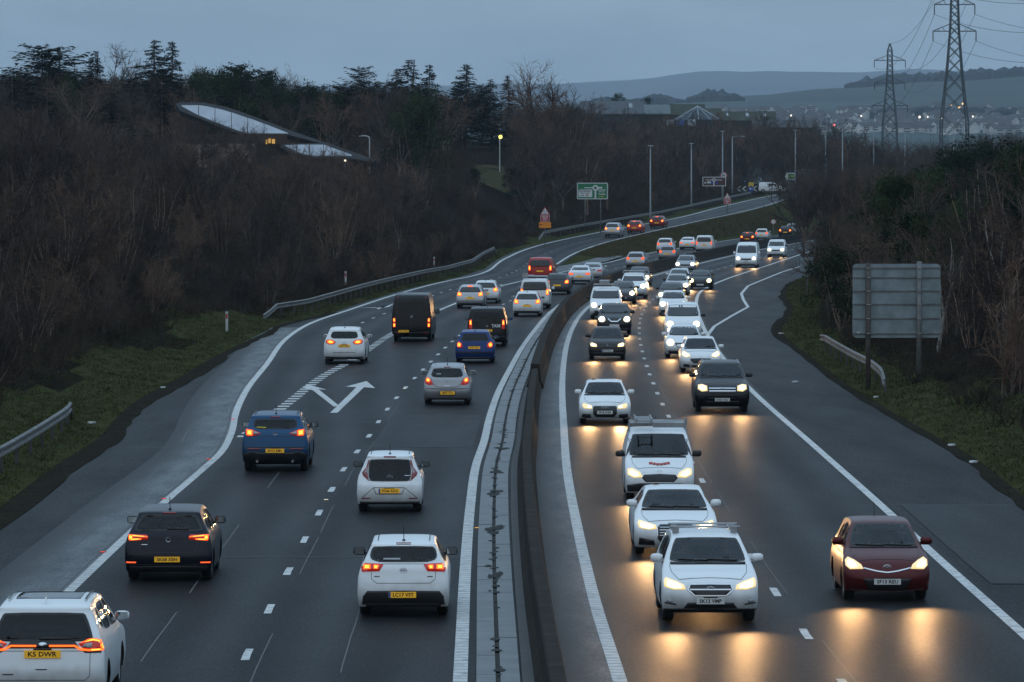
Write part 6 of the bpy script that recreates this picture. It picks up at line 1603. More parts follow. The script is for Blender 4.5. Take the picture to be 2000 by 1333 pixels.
# roundabout warning with REDUCE SPEED NOW
def reduce_speed(px, py_top, d, orange, label):
    s_ = 1.0; e, p = sign_root('warning_sign', px, py_top, d)
    t = plate('triangle', [(-.52, -.86), (.52, -.86), (0, 0)], M_signred, e); plate('triangle_face', [(-.40, -.795), (.40, -.795), (0, -.13)], M_white, e, y=-.008, th=.004)
    for k in range(3):
        a0 = R(90 + 120*k); b = MB(); b.tube([(.15*math.cos(a0 + R(q)), -.012, -.58 + .15*math.sin(a0 + R(q))) for q in range(0, 90, 15)], .03, 4); b.build('arrow_symbol', M_signblack, e)
    plate('red_plate', rrect(.98, .72, .05), M_white, e, 0, -1.25, .0, .02); plate('red_face', rrect(.90, .64, .03), M_signred, e, 0, -1.25, -.008, .004)
    for i, t in enumerate(('REDUCE', 'SPEED', 'NOW')): lettering(t, e, (0, -.012, -1.06 - i*.19), (.66, .56, .38)[i], .14, M_white)
    zb = -1.62
    if orange:
        plate('diversion_plate', rrect(1.30, .64, .03), M_orange, e, 0, -1.98, -.0, .02); zb = -2.3
        b = MB(); b.box((-.42, -.008, -1.95), (.26, .004, .07)); b.build('arrow_symbol', M_signblack, e); plate('arrow_symbol', [(-.60, -1.95), (-.46, -1.84), (-.46, -2.06)], M_signblack, e, y=-.009, th=.003)
    post(e, 0, min(-2.4, ground_z(p.x, d) - p.z - .3), -.1, .05); tag(e, label, 'road sign')
reduce_speed(1064.5, 404, 530, True, 'red roundabout warning sign with an orange plate below it, left of the slip road')
reduce_speed(1420.5, 376.5, 690, False, 'red roundabout warning sign without orange plate, right of the slip road')
# brown tourist sign
e, p = sign_root('tourist_sign', 1395, 355, 790); w, h = 3.75, 1.5
plate('board', rrect(w, h, .1), M_white, e, th=.03); plate('brown_face', rrect(w-.2, h-.2, .06), M_brown, e, y=-.006, th=.004)
b = MB(); b.box((-.05, -.014, -.35), (.17, .004, .62)); b.box((-.75, -.016, .25), (1.15, .004, .10)); b.box((.72, -.016, .25), (1.1, .004, .10)); b.build('road_diagram', M_white, e)
rv = [(-.05 + r_*math.cos(2*math.pi*k/N_), -.019, .25 + r_*math.sin(2*math.pi*k/N_)) for r_ in (.14, .28) for k in range(N_)]; mesh('roundabout_ring', rv, [(k, (k+1) % N_, N_+(k+1) % N_, N_+k) for k in range(N_)], M_white, e); plate('ring_centre', rrect(.26, .26, .12), M_brown, e, -.05, .25, -.021, .001)
plate('tent_symbol', [(-1.65, -.30), (-1.25, -.30), (-1.45, .0)], M_white, e, y=-.014, th=.003); plate('caravan_symbol', rrect(.62, .30, .08), M_white, e, -.85, -.14, -.014, .003); plate('round_symbol', rrect(.36, .36, .17), M_signblue, e, .42, -.2, -.014, .003); plate('round_symbol', rrect(.36, .36, .17), M_signblue, e, -.38, -.2, -.0145, .003)
for x in (-1.2, 1.2): post(e, x, ground_z(p.x+x, 790) - p.z - .4, h/2, .06)
tag(e, 'brown tourist sign with white roundabout diagram near the roundabout', 'road sign')
def roundel(px, py, d, num, label, r=.45, zb=None):
    e, p = sign_root('speed_limit_sign', px, py, d); C = lambda q: [(q*math.cos(2*math.pi*k/20), q*math.sin(2*math.pi*k/20)) for k in range(20)]
    plate('disc', C(r), M_signred, e); plate('disc_face', C(r*.80), M_white, e, y=-.008, th=.004)
    if num: lettering(num, e, (0, -.014, 0), r*1.0, r*.7, M_signblack)
    post(e, 0, (zb if zb is not None else ground_z(p.x, min(d, 1000))) - p.z - .3, r*.8, .045); tag(e, label, 'road sign')
roundel(1413.5, 343, 800, '40', 'round 40 speed limit sign above the brown tourist sign', .55); roundel(1568, 336, 935, '40', 'round 40 speed limit sign right of the crossing van', .62, 5.3); roundel(1510.5, 433.5, 640, None, 'small round sign on a post beside the far main road', .36)
# chevron board, keep-left bollard, flag sign, small green sign at the roundabout
e, p = sign_root('chevron_board', 1468, 369, 921)
plate('board', rrect(5.9, 1.15, .04), M_signblack, e, th=.04)
for k, x in enumerate((-2.3, -1.25, .75, 1.8)): plate('chevron', [(x+.32, .46), (x-.28, 0), (x+.32, -.46), (x+.02, -.46), (x-.58, 0), (x+.02, .46)], M_white, e, y=-.008, th=.004)
for x in (-2.2, 0, 2.2): post(e, x, -1.4, .5)
tag(e, 'long black board with white chevrons on the roundabout island', 'road sign')
e, p = sign_root('keep_left_sign', 1467, 366, 915); plate('yellow_back', rrect(.95, 1.5, .05), M_yellow, e, 0, .15, .02); plate('disc', [(.52*math.cos(2*math.pi*k/20), .52*math.sin(2*math.pi*k/20) - .3) for k in range(20)], M_signblue, e, y=-.01); plate('arrow_symbol', [(-.36, -.3), (-.1, -.08), (-.1, -.22), (.34, -.22), (.34, -.38), (-.1, -.38), (-.1, -.52)], M_white, e, y=-.018, th=.004); post(e, 0, -1.4, .8); tag(e, 'blue round arrow sign in front of the chevron board', 'road sign')
e, p = sign_root('flag_sign', 1543, 345, 938); plate('board', [(-.95, 0), (-.6, .68), (.95, .68), (.95, -.68), (-.6, -.68)], M_white, e); plate('green_face', [(-.42, .5), (.80, .5), (.80, -.5), (-.42, -.5)], M_green, e, y=-.008, th=.004); lettering('A 702', e, (.2, -.014, .05), .95, .32, M_yellow); post(e, -.7, -3.4, .6); post(e, .8, -3.4, .6); tag(e, 'white and green pointed direction sign right of the crossing van', 'road sign')
e, p = sign_root('lane_sign', 1583, 340, 938); plate('board', rrect(.75, 1.5, .06), M_mint, e); plate('board_face', rrect(.6, 1.3, .05), M_green, e, y=-.008, th=.004); post(e, 0, -3.6, .7); tag(e, 'small tall green sign at the right of the roundabout', 'road sign')
guardrail([Vector((PD(1526, 372, 940).x, 942, 5.5)), Vector((PD(1560, 372, 945).x, 945, 5.5)), Vector((PD(1600, 372, 950).x, 948, 5.5))], 'distant guard rail behind the roundabout signs', 3.0, 1.1)
# big sign seen from behind, right verge
DS = 190.0; e, p = sign_root('road_sign', 1751, 588, DS, R(4)); w, h = 3.42, 2.86
plate('sheet', rrect(w, h, .16), M_signback, e, th=.012)
for z in (1.27, .90, .38, -.13, -.68, -1.27): b = MB(); b.box((0, -.022, z), (w-.02, .035, .045)); b.build('stiffening_rail', M_grpost, e)
for x, m, nm in ((-1.12, M_rust, 'post'), (.86, M_grpost, 'post')):
    post(e, x, ground_z(p.x + x, DS) - p.z - .5, h/2 + (.04 if x < 0 else .10), .10, m, -.14)
    for z in (1.27, .90, .38, -.13, -.68, -1.25): b = MB(); b.box((x, -.25, z), (.16, .02, .035)); b.build('clamp', M_galv, e)
plate('maker_label', rrect(.10, .04, .01), M_white, e, -1.48, -1.22, -.01, .004)
tag(e, 'large road sign seen from behind on two posts, right verge', 'road sign')
e, p = sign_root('road_sign', 1576, 517, 335); plate('sheet', rrect(.9, 1.0, .06), M_signback, e); post(e, 0, ground_z(p.x, 335) - p.z - .3, .45, .05, M_grpost, -.06); b = MB(); b.box((0, -.03, .2), (.85, .03, .04)); b.box((0, -.03, -.2), (.85, .03, .04)); b.build('stiffening_rail', M_grpost, e); tag(e, 'small sign seen from behind at the edge of the right thicket', 'road sign')
# verge marker posts
M_mk = mat('marker_white', (.55, .55, .53), .5, var=.15)
for px, py, lab in ((443, 657, 'white marker post with red reflector on the grass at the left'), (675, 573, 'white marker post just behind the left guard rail'), (848, 535, 'farthest white marker post behind the left guard rail')):
    p = G(px, py); e = empty('marker_post', (p.x, p.y, ground_z(p.x, p.y))); b = MB(); b.box((0, 0, .5), (.13, .08, 1.1), bev=.02); b.build('shaft', M_mk, e); b = MB(); b.box((0, -.045, .80), (.09, .01, .26)); b.build('reflector', M_signred, e); b = MB(); b.box((0, 0, 1.07), (.135, .085, .07), bev=.02); b.build('cap', M_signblack, e); tag(e, lab, 'marker post')

# ---- lamp columns
M_col = mat('lamp_column_steel', (.22, .24, .25), .5, metal=.4, var=.2); M_lantern = mat('lantern', (.3, .3, .3), .4)
def column(px, yt, d, label, arm=0.0, zb=None, lit=False, r=.10):
    x = (px-1000)/F*d; zt = ztop(yt, d); z0 = (ground_z(x, min(d, 1000)) if zb is None else zb) - .3
    e = empty('street_lamp', (x, d, z0)); b = MB(); b.tube([(0, 0, 0), (0, 0, 1.2), (0, 0, zt-z0)], [r*1.5, r*1.3, r*.75], 8); b.build('column', M_col, e, True)
    if arm: b = MB(); b.tube([(0, 0, zt-z0-.02), (arm*.5, 0, zt-z0+.12), (arm, 0, zt-z0+.12)], .05, 6); b.build('bracket', M_col, e)
    b = MB(); b.box((arm + (.25 if arm > 0 else -.25 if arm < 0 else 0), 0, zt-z0+.08), (.65, .28, .16), bev=.05); b.build('lantern', M_lantern, e)
    tag(e, label, 'street lamp')
for i, (px, yt, d, arm, lab) in enumerate(((1270, 287, 620, 0, 'slender lamp column right of the green direction sign'), (1350, 282, 720, 0, 'lamp column left of the brown tourist sign'), (1411, 258, 800, 0, 'thick lamp column rising behind the brown tourist sign'), (1430, 268, 845, 1.6, 'lamp column with side arm above the chevron board'), (1553, 256, 925, 0, 'lamp column just right of the pointed direction sign'),
        (1612, 258, 905, 0, 'first lamp column right of the roundabout signs'), (1645, 246, 880, 0, 'second lamp column right of the roundabout signs'), (1706, 252, 900, 0, 'lamp column left of the smaller pylon base'), (1767, 250, 900, 0, 'lamp column right of the smaller pylon base'), (1862, 244, 900, 0, 'lamp column in front of the large pylon'), (1881, 238, 930, 0, 'lamp column at the right leg of the large pylon'))): column(px, yt, d, lab, arm)
# lit lamp on the lawn and a swan-neck lamp by the house
d = 640.0; x = (976-1000)/F*d; e = empty('street_lamp', (x, d, ground_z(x, d))); zt = ztop(268, d) - e.location.z
b = MB(); b.tube([(0, 0, -.3), (0, 0, zt-.3)], .07, 8); b.build('column', M_mk, e); bm = bmesh.new(); bmesh.ops.create_icosphere(bm, subdivisions=2, radius=.27); me = bpy.data.meshes.new('lamp_globe'); bm.to_mesh(me); bm.free(); me.materials.append(glow('lamp_yellow', (1.0, .86, .22), 1.6)); link('lamp_globe', me, e, (.1, 0, zt)); tag(e, 'lit yellow globe lamp standing on the lawn in the wood', 'street lamp')
d = 560.0; x = (722-1000)/F*d; e = empty('street_lamp', (x, d, ground_z(x, d))); zt = ztop(266, d) - e.location.z
b = MB(); b.tube([(0, 0, 0), (0, 0, zt-.5), (-.1, 0, zt-.1), (-.4, 0, zt), (-.9, 0, zt)], .07, 8); b.build('column', M_mk, e, True); b = MB(); b.box((-1.0, 0, zt-.03), (.5, .2, .12), bev=.04); b.build('lantern', M_lantern, e); tag(e, 'white swan-neck lamp post beside the small gabled house', 'street lamp')
# lawn
lv, lf = [], []; nl = 7
for j in range(nl):
    d_ = 585 + j*16
    for i in range(nl):
        px = 930 + 75*i/(nl-1) + 10*math.sin(j*1.7); x_ = (px-1000)/F*d_; lv.append((x_, d_, ground_z(x_, d_) + .12))
for j in range(nl-1):
    for i in range(nl-1): lf.append((j*nl+i, j*nl+i+1, (j+1)*nl+i+1, (j+1)*nl+i))
M_lawn = mat('lawn_grass', (.05, .05, .03), .95, spec=.1); grass_nodes(M_lawn, (.026, .030, .014), (.052, .052, .028), (.10, .084, .052), .5)
structure(mesh('lawn', lv, lf, M_lawn, smooth_=True))

# ---- pylons
M_pyl = mat('pylon_steel', (.07, .085, .09), .6, metal=.3, var=.15); M_wire = mat('power_wire', (.05, .055, .06), .6, var=0); M_ins = mat('insulator', (.045, .05, .045), .4)
def pylon(px, d, zb, levels, arms, label, lw=.16):
    """levels: (z, half width); arms: (z, half span)"""
    x = (px-1000)/F*d; e = empty('pylon', (x, d, zb)); hwf = interp([(z, w) for z, w in levels]); zt = levels[-1][0]
    b = MB()
    for sx in (-1, 1):
        for sy in (-1, 1): b.tube([(sx*w, sy*w, z) for z, w in levels], lw, 4)
    b.build('legs', M_pyl, e); b = MB(); z = 0.0
    zs = [0.0]
    while zs[-1] < zt - .5: zs.append(min(zt, zs[-1] + max(1.3, hwf(zs[-1])*1.9)))
    for z0, z1 in zip(zs, zs[1:]):
        w0, w1 = hwf(z0), hwf(z1)
        for s_ in (-1, 1):
            b.tube([(-w0, s_*w0, z0), (w1, s_*w1, z1)], lw*.5, 3); b.tube([(w0, s_*w0, z0), (-w1, s_*w1, z1)], lw*.5, 3); b.tube([(s_*w0, -w0, z0), (s_*w1, w1, z1)], lw*.5, 3)
    b.build('bracing', M_pyl, e); tips = []
    for za, sp in arms:
        for sg in (-1, 1):
            b = MB(); w = hwf(za); b.tube([(sg*w, 0, za), (sg*sp, 0, za)], lw*.6, 4); b.tube([(sg*w, 0, za+1.4), (sg*sp, 0, za+.05)], lw*.5, 4)
            for f in (.3, .6): b.tube([(sg*(w+(sp-w)*f), 0, za), (sg*(w+(sp-w)*(f+.15)), 0, za + 1.4*(1-f-.15))], lw*.35, 3)
            ar = b.build('cross_arm', M_pyl, e); b = MB(); b.tube([(sg*sp, 0, za), (sg*sp, 0, za-1.9)], lw*.7, 6); b.build('insulator', M_ins, ar); tips.append(Vector((x + sg*sp, d, zb + za - 1.9)))
    tag(e, label, 'pylon'); return tips, Vector((x, d, zb + zt))
zb = 5.0; k = 950/F
t1, top1 = pylon(1863, 950, zb, [(0, 2.75), (ztop(240, 950)-zb, 2.5), (ztop(140, 950)-zb, 1.45), (ztop(60, 950)-zb, .85), (ztop(0, 950)-zb, .66), (ztop(-45, 950)-zb, .55), (ztop(-75, 950)-zb, .05)], [(ztop(62, 950)-zb, 4.15), (ztop(10, 950)-zb, 3.9), (ztop(-40, 950)-zb, 3.6)], 'large lattice pylon at the right, its top cut off by the frame')
t2, top2 = pylon(1737, 1330, 6.0, [(0, 2.2), (ztop(245, 1330)-6, 1.9), (ztop(165, 1330)-6, .85), (ztop(118, 1330)-6, .62), (ztop(100, 1330)-6, .6), (ztop(86, 1330)-6, .05)], [(ztop(207, 1330)-6, 4.8), (ztop(163, 1330)-6, 4.1), (ztop(119, 1330)-6, 4.2)], 'smaller lattice pylon farther off, left of the large one', .17)
def wire(a, b, sag, lab, parent=None):
    pts = []
    for i in range(19):
        f = i/18; p = a.lerp(b, f); p.z -= sag*4*f*(1-f); pts.append(p)
    w_ = MB(); w_.tube(pts, .045, 3, False); o = w_.build('power_line', M_wire); tag(o, lab, 'power line', 'power lines between the pylons'); return o
for i in range(6): wire(t1[i], t2[i], 5.5, 'thin power line sagging between the two pylons')
wire(top1, top2, 4, 'thin power line sagging between the two pylons')
t3 = [Vector((104, 610, 34 + 5*(i//2))) + Vector((4*(1 if i % 2 else -1), 0, 0)) for i in range(6)]
for i in range(6): tag(wire(t1[i], t3[i], 7.5, 'power line'), 'thin power line leaving the large pylon towards the right edge', 'power line', 'power lines leaving to the right')

# ---- buildings
M_pale = mat('pale_roof_sheet', (.36, .39, .43), .35, metal=.2, var=.12, vscale=.6); M_dkroof = mat('dark_roof_edge', (.012, .013, .015), .6); M_timber = mat('brown_timber', (.045, .026, .018), .8, var=.3, vscale=2); M_beige = mat('beige_wall', (.22, .16, .125), .8, var=.15); M_winlit = glow('lit_window', (1.0, .58, .16), .55)
M_slate = mat('slate', (.055, .058, .065), .7, var=.2, vscale=1.2); M_stone = mat('stone_wall', (.12, .085, .065), .85, var=.25, vscale=2); M_moss2 = mat('mossy_roof', (.030, .036, .022), .9, var=.35, vscale=.7); M_greenroof = mat('green_sheet_roof', (.075, .10, .10), .6, var=.15); M_barnwall = mat('barn_wall', (.035, .035, .037), .85, var=.2); M_sky_l = mat('skylight', (.20, .22, .24), .2); M_navyroof = mat('dark_teal_canopy', (.018, .032, .045), .6, var=.2); M_bluebox = mat('blue_container', (.06, .12, .35), .5); M_whitebox = mat('white_tank', (.42, .45, .46), .5); M_ridge = mat('pale_ridge_bar', (.30, .33, .35), .5)
DB = 528.0
hall = empty('modern_hall', ((540-1000)/F*DB, DB, ground_z((540-1000)/F*DB, DB)))
def roof_plane(px, py): # a roof that leans back as it rises
    d_ = DB
    for _ in range(6): d_ = DB + max(0, (ztop(py, d_) - 10.0))*.9 - (px-540)*.006
    return PD(px, py, d_)
def hallpoly(name, pix, m, th, back=0.0):
    pts = [roof_plane(*q) - hall.location + Vector((0, back, 0)) for q in pix]; b = MB(); b.poly(pts, (0, th*.5, -th)); return b.build(name, m, hall)
hallpoly('roof_edge', ((343,204),(352,200),(395,200),(445,210),(505,231),(575,258),(650,283),(735,313),(728,318),(690,311),(600,309),(575,301),(545,287),(555,281),(625,280),(560,263),(475,264),(430,249),(385,230),(352,217)), M_dkroof, .5, .06)
up = [(354,206),(395,206),(440,216),(500,236),(563,260)]; lo = [(354,207),(385,224),(430,242),(478,260),(563,261)]
fu = interp(up); fl = interp(lo); xs = [354, 388, 420, 452, 484, 516, 563]
for a, b_ in zip(xs, xs[1:]): hallpoly('roof_pane', ((a+.6, fu(a)), ((a+b_)/2, fu((a+b_)/2)), (b_-.6, fu(b_)), (b_-.6, fl(b_)), ((a+b_)/2, fl((a+b_)/2)), (a+.6, fl(a)+.3)), M_pale, .12, -.10)
for a, b_, ya, yb, za, zb_ in ((556, 580, 284, 283, 285, 297), (580, 605, 283, 283, 297, 304), (605, 632, 283, 283, 304, 304.5), (632, 688, 283, 303, 304.5, 304.5)): hallpoly('roof_pane', ((a+.6, ya), (b_-.6, yb), (b_-.6, zb_), (a+.6, za)), M_pale, .12, -.10)
def hallwall(name, x0, x1, y0, y1, d_, m, th=.4):
    a, b_ = PD(x0, y0, d_) - hall.location, PD(x1, y1, d_) - hall.location; w = MB(); w.box(((a.x+b_.x)/2, a.y + th/2, (a.z+b_.z)/2), (b_.x-a.x, th, a.z-b_.z)); return w.build(name, m, hall)
hallwall('timber_wall', 342, 560, 262, 282, DB+.5, M_timber); hallwall('gable_wall', 346, 400, 232, 262, DB+9, M_timber); hallwall('lower_wall', 330, 500, 281, 330, DB+.2, M_beige); hallwall('entrance_wall', 500, 720, 305, 340, DB+.2, M_timber)
for x0, x1, yy in ((524, 529, 271), (531, 537, 272), (519, 522, 273)): hallwall('lit_window', x0, x1, yy, yy+9, DB+.3, M_winlit, .1)
tag(hall, 'modern timber hall with a long pale leaf-shaped roof in the left wood', 'building')
e = empty('entrance_lamp', PD(674, 314, 525)); b = MB(); b.box((0, 0, 0), (.22, .2, .22), bev=.05); b.build('lamp', glow('lamp_white', (1, .85, .6), 2.0), e); b = MB(); b.tube([(0, .15, .0), (0, .15, -4)], .04, 6); b.build('post', M_col, e); tag(e, 'tiny lit lamp by the right end of the hall roof', 'street lamp')
def gable(name, px0, px1, yr, ye, yb, d, roofm, wallm, label, depth=9.0, sky_=(), ridge_side=False, cat='building'):
    x0, x1 = (px0-1000)/F*d, (px1-1000)/F*d; zr, ze, zb_ = ztop(yr, d+depth/2), ztop(ye, d), ztop(yb, d)
    e = empty(name, ((x0+x1)/2, d, zb_)); w = x1-x0; o = e.location; zr -= o.z; ze -= o.z
    b = MB()
    if not ridge_side:
        b.add([(-w/2, 0, 0), (w/2, 0, 0), (w/2, depth, 0), (-w/2, depth, 0), (-w/2, 0, ze), (w/2, 0, ze), (w/2, depth, ze), (-w/2, depth, ze), (-w/2, depth/2, zr), (w/2, depth/2, zr)], [(0,1,5,4),(2,3,7,6),(1,2,6,9,5),(3,0,4,8,7),(3,2,1,0)]); b.build('wall', wallm, e)
        b = MB(); t_ = .25
        b.add([(-w/2-.3, -.4, ze-.1), (w/2+.3, -.4, ze-.1), (w/2+.3, depth/2, zr), (-w/2-.3, depth/2, zr), (-w/2-.3, -.4, ze-.1+t_), (w/2+.3, -.4, ze-.1+t_), (w/2+.3, depth/2, zr+t_), (-w/2-.3, depth/2, zr+t_), (w/2+.3, depth+.4, ze-.1), (-w/2-.3, depth+.4, ze-.1), (w/2+.3, depth+.4, ze-.1+t_), (-w/2-.3, depth+.4, ze-.1+t_)],
              [(0,1,5,4),(4,5,6,7),(7,6,10,11),(11,10,8,9),(1,2,6,5),(2,8,10,6),(0,4,7,3),(3,7,11,9),(0,3,2,1),(3,9,8,2)]); rf = b.build('roof', roofm, e)
        for sx, sw in sky_:
            f0, f1 = .45, .8; b = MB(); q = lambda f, off: (0, depth/2*f - .4*(1-f), (ze-.1) + (zr-ze+.1)*f + t_ + off)
            xa = (sx-(px0+px1)/2)/F*d; ww = sw/F*d; y0, z0 = q(f0, .04)[1:]; y1, z1 = q(f1, .04)[1:]
            b.poly([(xa-ww/2, y0, z0), (xa+ww/2, y0, z0), (xa+ww/2, y1, z1), (xa-ww/2, y1, z1)], (0, .02, -.06)); b.build('skylight', M_sky_l, rf)
    else:
        b.add([(-w/2, 0, 0), (w/2, 0, 0), (w/2, depth, 0), (-w/2, depth, 0), (-w/2, 0, ze), (w/2, 0, ze), (w/2, depth, ze), (-w/2, depth, ze), (0, 0, zr), (0, depth, zr)], [(0,1,5,8,4),(2,3,7,9,6),(1,2,6,5),(3,0,4,7),(3,2,1,0)]); b.build('wall', wallm, e)
        b = MB()
        for sg in (-1, 1): b.poly([(0, -.3, zr+.05), (sg*(w/2+.3), -.3, ze-.15), (sg*(w/2+.3), -.3, ze+.1), (0, -.3, zr+.3)], (0, depth+.6, 0))
        b.build('roof', roofm, e); b = MB(); b.box((0, -.03, ze*.45), (w*.16, .08, ze*.3)); b.build('window', M_darkglass, e)
    tag(e, label, cat); return e
gable('stone_house', 700, 741, 272, 293, 320, 575, M_slate, M_stone, 'small stone house with one gable beside the hall roof tip', 7, ridge_side=True, cat='house')
gable('farm_building', 1136, 1256, 200, 224, 282, 1180, M_slate, M_barnwall, 'long grey slate-roofed barn with one skylight at the end of the wood', 12, ((1232, 7),)); gable('farm_building', 1257, 1307, 207, 224, 282, 1190, M_greenroof, M_barnwall, 'pale green roofed barn beside the long grey barn', 12)
gable('farm_building', 1307, 1376, 206, 226, 282, 1205, M_moss2, M_barnwall, 'mossy dark roofed farm building behind the conical pavilion', 12); gable('farm_building', 1379, 1408, 214, 228, 282, 1200, M_moss2, M_stone, 'short mossy roof between the pavilion and a longer roof', 10); gable('farm_building', 1408, 1514, 220, 237, 282, 1195, M_moss2, M_barnwall, 'long dark mossy roof with three skylights right of the pavilion', 10, ((1421, 4), (1460, 6), (1494, 5)))
gable('farm_building', 1472, 1594, 237, 251, 282, 1150, M_dkroof, M_barnwall, 'low dark roof at the right end of the farm buildings', 10); b = None
dP = 1140.0; e = empty('round_pavilion', ((1362-1000)/F*dP, dP, ztop(275, dP))); z1 = ztop(235, dP) - e.location.z; z2 = ztop(208, dP) - e.location.z; rP = 47/F*dP; n_ = 12
b = MB(); b.add([(0, 0, z2)] + [(rP*math.cos(2*math.pi*k/n_), rP*math.sin(2*math.pi*k/n_), z1) for k in range(n_)], [(0, 1+k, 1+(k+1) % n_) for k in range(n_)]); b.build('roof', M_navyroof, e)
b = MB(); b.tube([(0, 0, 0), (0, 0, z1)], rP*.94, 12); b.build('wall', M_navyroof, e)
for k in range(n_):
    a = 2*math.pi*k/n_; b = MB(); b.tube([(0, 0, z2+.05), (rP*math.cos(a), rP*math.sin(a), z1+.06)], .09, 4); b.build('ridge_bar', M_ridge, e)
tag(e, 'round pavilion with a dark conical roof and pale ridges among the barns', 'building')
for px, w_, m, nm, lab in ((1329, 15, M_bluebox, 'shipping_container', 'small blue container in front of the round pavilion'), (1351, 15, M_whitebox, 'storage_tank', 'pale storage tank right of the blue container'), (1309, 13, M_whitebox, 'storage_tank', 'pale storage tank left of the blue container')):
    d_ = 1120.0; p = PD(px, 247, d_); b = MB(); W_ = w_/F*d_; b.box((0, 0, .75), (W_, 1.4, 1.5), bev=.15); o = b.build(nm, m); o.location = p; tag(o, lab, 'container' if 'cont' in nm else 'tank')
for px, yt, lab in ((1204, 181, 'dark round conifer behind the long grey barn'), (1263, 190, 'smaller dark conifer behind the pale green barn')):
    d_ = 1215.0; x_ = (px-1000)/F*d_; e = empty('evergreen_tree', (x_, d_, ztop(222, d_))); h_ = ztop(yt, d_) - e.location.z; e.scale = (h_*1.1, h_*1.1, h_); link('trunk', LEAFY[0][0], e); link('crown', LEAFY[px % 4][1], e); tag(e, lab, 'tree')

# ---- far hillside, town and hills
M_hill1 = mat('hazy_fields', (.056, .074, .070), .95, spec=.05, var=.35, vscale=.004); M_hill2 = mat('hazy_moor', (.105, .120, .135), .95, spec=.05, var=.2, vscale=.002); M_belt = mat('hazy_trees', (.030, .037, .040), .95, spec=.05, var=.3, vscale=.05)  # part of the haze is put into these colours, lighter and bluer
def hillsheet(name, rowsd, xs_px, m, noise=3.0):
    v, f = [], []
    for d_, tab in rowsd:
        fn = interp(tab)
        for px in xs_px: v.append(((px-1000)/F*d_, d_, ztop(fn(px), d_) + noise*math.sin(px*.031 + d_*.01)*.5))
    n = len(xs_px)
    for j in range(len(rowsd)-1):
        for i in range(n-1): f.append((j*n+i, j*n+i+1, (j+1)*n+i+1, (j+1)*n+i))
    return structure(mesh(name, v, f, m, smooth_=True))
xs = list(range(-1200, 3300, 45))
ridge = [(-1200, 190), (1100, 205), (1300, 197), (1440, 188), (1500, 184), (1600, 176), (1700, 168), (1850, 158), (2000, 150), (3200, 140)]
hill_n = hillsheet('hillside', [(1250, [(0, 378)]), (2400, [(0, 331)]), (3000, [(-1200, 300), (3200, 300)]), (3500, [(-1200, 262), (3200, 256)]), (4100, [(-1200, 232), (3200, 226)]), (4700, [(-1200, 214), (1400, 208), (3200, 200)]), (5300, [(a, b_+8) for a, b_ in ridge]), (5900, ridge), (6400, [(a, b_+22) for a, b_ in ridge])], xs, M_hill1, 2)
far = [(-1200, 175), (700, 168), (1000, 165), (1120, 163), (1200, 160), (1270, 152), (1340, 143), (1400, 140), (1460, 140), (1500, 138), (1560, 143), (1620, 142), (1700, 140), (1800, 137), (1900, 138), (2000, 145), (3200, 150)]
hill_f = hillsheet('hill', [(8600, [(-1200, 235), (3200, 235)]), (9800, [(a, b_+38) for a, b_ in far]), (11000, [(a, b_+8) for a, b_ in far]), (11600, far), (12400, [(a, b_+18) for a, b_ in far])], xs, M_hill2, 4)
# wood belts on the hillside (far-off woods that read as one mass)
def woodbelt(name, px0, px1, d_, basefn, h_m, label):
    rg = random.Random(px0); segs = []; v, f = [], []
    x = px0
    while x < px1:
        hh = h_m*rg.uniform(.6, .95)*min(1, .45 + (x-px0)/60, .45 + (px1-x)/60); X = (x-1000)/F*d_; zb_ = ztop(basefn(x), d_); w = rg.uniform(7, 12); dd = d_ + rg.uniform(-40, 40); b0 = len(v); n = 7
        for k in range(n): a = 2*math.pi*k/n; v += [(X + w*math.cos(a), dd + w*math.sin(a), zb_ - 8), (X + w*.85*math.cos(a), dd + w*.85*math.sin(a), zb_ + hh*rg.uniform(.5, .75))]
        v.append((X + rg.uniform(-3, 3), dd, zb_ + hh))
        for k in range(n): f.append((b0+2*k, b0+2*((k+1) % n), b0+2*((k+1) % n)+1, b0+2*k+1)); f.append((b0+2*k+1, b0+2*((k+1) % n)+1, b0+2*n))
        x += rg.uniform(3, 7)
    o = mesh(name, v, f, M_belt); tag(o, label, 'wood', kind='stuff')
rf_ = interp(ridge)
woodbelt('distant_wood', 1660, 2080, 5850, lambda x: rf_(x) + 1, 15, 'dark wood along the crest of the far hillside at right'); woodbelt('distant_wood', 1240, 1330, 5400, lambda x: 201, 11, 'grey wood on the far hillside behind the barns'); woodbelt('distant_wood', 1350, 1445, 5200, lambda x: 200, 16, 'rounded grey wood on the far hillside above the mossy roofs'); woodbelt('distant_wood', 1150, 1250, 5600, lambda x: 203, 9, 'faint low wood left of the far hillside town'); woodbelt('distant_wood', 1700, 2060, 4050, lambda x: 228, 9, 'dark hedge line running through the far town')
